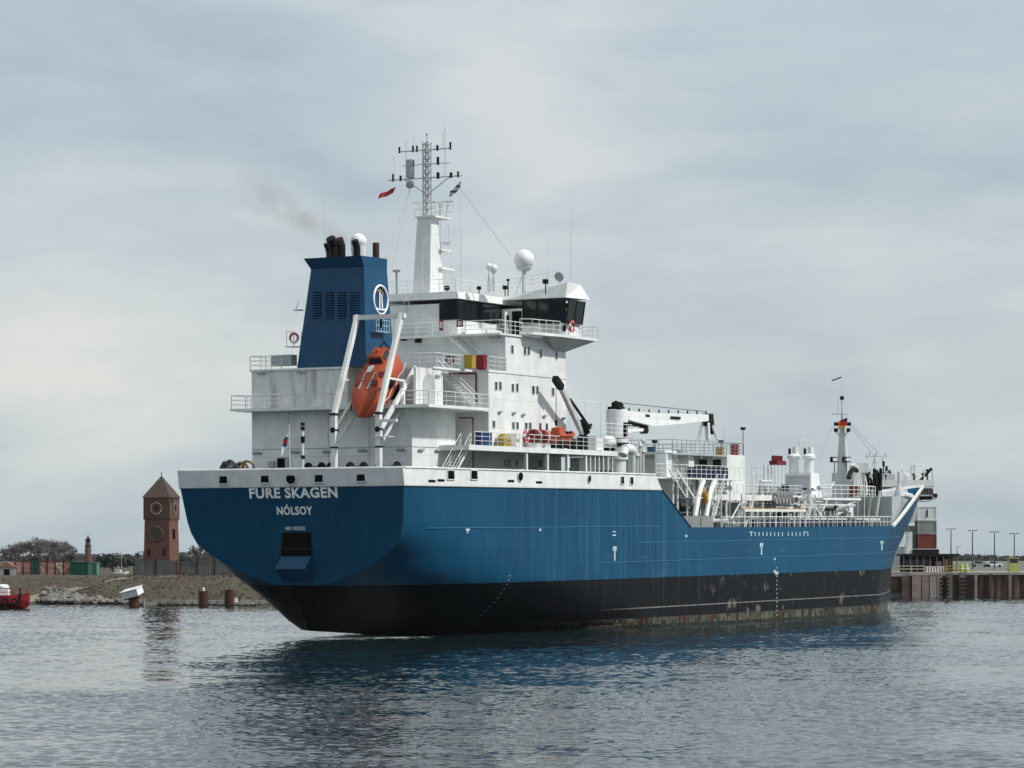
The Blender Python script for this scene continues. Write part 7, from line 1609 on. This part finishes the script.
# ------------------------------------------------------------------ white ship moored behind the bow
OY = 545; ox = at(900, 0, OY).x; zq = lambda py, Y=OY: EYE - (py - HZ) / F * Y; xq = lambda px, Y=OY: (px - 512) / F * Y - ox
vs_ = thing('moored_ship', 'white container vessel with wide bridge lying behind the tanker bow', 'ship', (ox, OY, 0)); V = lambda mb, n, m=WHITE, p=vs_, **k: mb.build(n, m, p, **k)
mb = MB(); x0, x1 = xq(846), xq(904); mb.hexa([(x0, 0, -1), (x1, 0, -1), (x1, 16, -1), (x0, 16, -1), (x0, -1, 8.0), (x1 + 1, -1, 8), (x1 + 1, 17, 8), (x0, 17, 8)]); V(mb, 'hull', WHITE)
mb = MB(); mb.box(xq(868), xq(905), 2, 12, 8, zq(497)); V(mb, 'accommodation_block', WHITE)
mb = MB(); mb.box(xq(880), xq(933), 1, 10, zq(501), zq(488)); mb.prism([(xq(906), 1, zq(501)), (xq(938), 1, zq(499)), (xq(938), 1, zq(496)), (xq(906), 1, zq(496))], (0, 9, 0)); mb.prism([(xq(906), 3, zq(501)), (xq(921), 3, zq(501)), (xq(917), 3, zq(508)), (xq(906), 3, zq(508))], (0, 5, 0)); wh = V(mb, 'bridge_wing', WHITE)
mb = MB(); mb.box(xq(873), xq(934), 0, 11, zq(487), zq(480)); mb.box(xq(892), xq(934), 0, 11, zq(488), zq(486.5)); V(mb, 'wheelhouse_roof', WHITE)
for k in range(6): mb = MB(); a = xq(919.5) + k * 2.6 / 5.4 * 1.0; mb.box(xq(919.5 + k * 2.5), xq(921.4 + k * 2.5), .85, 1.0, zq(494.5), zq(488.8)); V(mb, 'window', GLASS, wh)
for k in range(5): mb = MB(); mb.box(xq(882 + k * 6), xq(886 + k * 6), .85, 1, zq(494.5), zq(490)); V(mb, 'window', GLASS, wh)
mb = MB(); mb.tube((xq(878), 5, zq(480)), (xq(878), 5, zq(453)), .2, .08, 6); mb.tube((xq(870), 5, zq(456)), (xq(890), 5, zq(455)), .07, n=5); mb.tube((xq(874), 5, zq(462)), (xq(884), 5, zq(461)), .06, n=5)
for px, py in ((870, 455), (873, 452.5), (880, 453), (889, 454), (886, 458)): mb.tube((xq(px), 5, zq(py) - .4), (xq(px), 5, zq(py) + .35), .14, n=6)
for a, b in (((878, 456), (872, 478)), ((878, 456), (884, 478))): mb.tube((xq(a[0]), 5, zq(a[1])), (xq(b[0]), 5, zq(b[1])), .05, n=4)
V(mb, 'mast', MASTG); mb = MB(); mb.tube((xq(887), 5, zq(480)), (xq(887), 5, zq(462)), .12, n=6)
for px, py in ((884, 470), (890, 468), (887, 463), (893, 472)): mb.tube((xq(px), 5, zq(py) - .5), (xq(px), 5, zq(py) + .5), .25, n=7)
mb.tube((xq(883), 5, zq(472)), (xq(895), 5, zq(472)), .08, n=5); V(mb, 'lamp_mast', SOOT)
mb = MB(); lattice((xq(916.5), 5, zq(480)), .3, zq(464) - zq(480), mb, .07, 1.0); mb.tube((xq(912), 5, zq(465)), (xq(920), 5, zq(465)), .06, n=5); V(mb, 'radar_mast', MASTG)
mb = MB(); beam(mb, (xq(924), 5, zq(480)), (xq(935.5), 5, zq(467.5)), .5, .5); mb.tube((xq(936), 5, zq(468)), (xq(936.5), 5, zq(480)), .04, n=4); V(mb, 'provision_crane', SOOT)
mb = MB(); mb.box(xq(885), xq(897), 3, 8, zq(480), zq(474)); V(mb, 'monkey_island', LGREY); mb = MB(); mb.box(xq(934), xq(938), .5, 2, zq(497), zq(493.5)); V(mb, 'wing_light', SOOT)
rm = random.Random(11)
for nm, mt, cnt in (('aerial', MASTG, 12), ('deck_lamp', SOOT, 10), ('vent_pipe', RAILW, 10)):
    for _ in range(cnt):
        px_ = rm.uniform(866, 932); z0_ = zq(480); h_ = rm.uniform(.5, 2.6) * (1.3 if nm == 'aerial' else .7); r_ = .05 if nm == 'aerial' else rm.uniform(.12, .28); mb = MB(); y_ = rm.uniform(1, 8); mb.tube((xq(px_), y_, z0_), (xq(px_), y_, z0_ + h_), r_ * .6, n=5)
        if nm != 'aerial': mb.tube((xq(px_), y_, z0_ + h_), (xq(px_), y_, z0_ + h_ + .35), r_ * 1.3, n=7)
        V(mb, nm, mt)
for px_, py_ in ((884, 491), (891, 490), (899, 492), (905, 490)):
    mb = MB(); mb.box(xq(px_), xq(px_ + 3.2), .3, .95, zq(py_ + 4), zq(py_)); V(mb, 'deck_box', rm.choice([LGREY, SOOT, GREYD]))
mb = MB(); mb.ball((xq(909), 4, zq(476)), .7, 12); mb.tube((xq(909), 4, zq(480)), (xq(909), 4, zq(477)), .15, n=6); V(mb, 'radome', WHITE, smooth=True)
rr = MB()
for h in (0.6, 1.1): rr.tube((xq(896), .2, zq(480) + h), (xq(912), .2, zq(480) + h), .05, n=4)
for k in range(8): x = xq(896 + k * 2.2); rr.tube((x, .2, zq(480)), (x, .2, zq(480) + 1.1), .05, n=4)
V(rr, 'railing', RAILW); mb = MB(); mb.box(xq(880), xq(934), 1, 10, zq(572), zq(563)); V(mb, 'hatch_coaming', SOOT)
mb = MB(); mb.hexa([(xq(899), -6, 3), (xq(908), -6, 3), (xq(908), -2, 3), (xq(899), -2, 3), (xq(905), -6, zq(532)), (xq(908), -6, zq(532)), (xq(908), -2, zq(532)), (xq(905), -2, zq(532))]); V(mb, 'raked_bulwark', WHITE)
cg = 'containers stacked on the moored ship'; CL = xq(930.5) - xq(912.5); cyy = OY
for (p0, p1, m, lab) in ((507, 521, WHITE, 'white container, topmost of the three stacked behind the tanker bow'), (521, 534, CGREY, 'grey container, middle of the three stacked behind the tanker bow'), (534, 549, CBROWN, 'red-brown container, lowest of the three stacked behind the tanker bow')):
    z0, z1 = zq(p1), zq(p0); tt = container(ox + xq(921.5), cyy - 3, z0 + .03, CL, 6, z1 - z0 - .06, m, lab, math.radians(4), cg)
    if m is WHITE: mb = MB(); mb.box(-.15, .1, -3.1, -3.06, .6, 2.0); mb.build('container_marking', SOOT, tt)
mb = MB(); mb.box(xq(908), xq(934), -6.5, -.2, 1, zq(549.3)); V(mb, 'container_deck', SOOT)
for px, py0, py1, m, lab in ((908.5, 521, 549, CGREY, 'dark grey narrow stack left of the three containers'),):
    t = thing('lashing_tower', lab, 'lashing frame', (ox + xq(px), OY - 3, zq(py1))); mb = MB(); h = zq(py0) - zq(py1)
    for x in (-.6, .6):
        for y in (-1.5, 1.5): mb.tube((x, y, 0), (x, y, h), .12, n=5)
    for z in (0.1, h / 2, h): mb.box(-.7, .7, -1.6, 1.6, z - .08, z + .02)
    mb.build('frame', STEEL, t); mb = MB(); mb.box(-.5, .5, -1.4, 1.4, .2, h - .2); mb.build('inner_panel', GREYD, t)
# small white craft right of the containers
small_boat(at(936, 0, 480).x, 480, qz + .1, 2.4, WHITE, LGREY, 'small white launch ashore just right of the brown container', 0, 'launch')

# ------------------------------------------------------------------ haze
mb = MB(); mb.box(-6500, 6500, -450, 9500, -4.5, 62)
hm = bpy.data.materials.new('thin_sea_haze'); hm.use_nodes = True; t = hm.node_tree; t.nodes.remove(t.nodes['Principled BSDF']); v = t.nodes.new('ShaderNodeVolumePrincipled')
v.inputs['Color'].default_value = (.86, .92, 1, 1); v.inputs['Density'].default_value = .00003; v.inputs['Anisotropy'].default_value = .3; t.links.new(v.outputs[0], t.nodes['Material Output'].inputs['Volume'])
tag(mb.build('haze', hm), 'thin grey sea haze over the whole harbour', 'haze', kind='stuff')
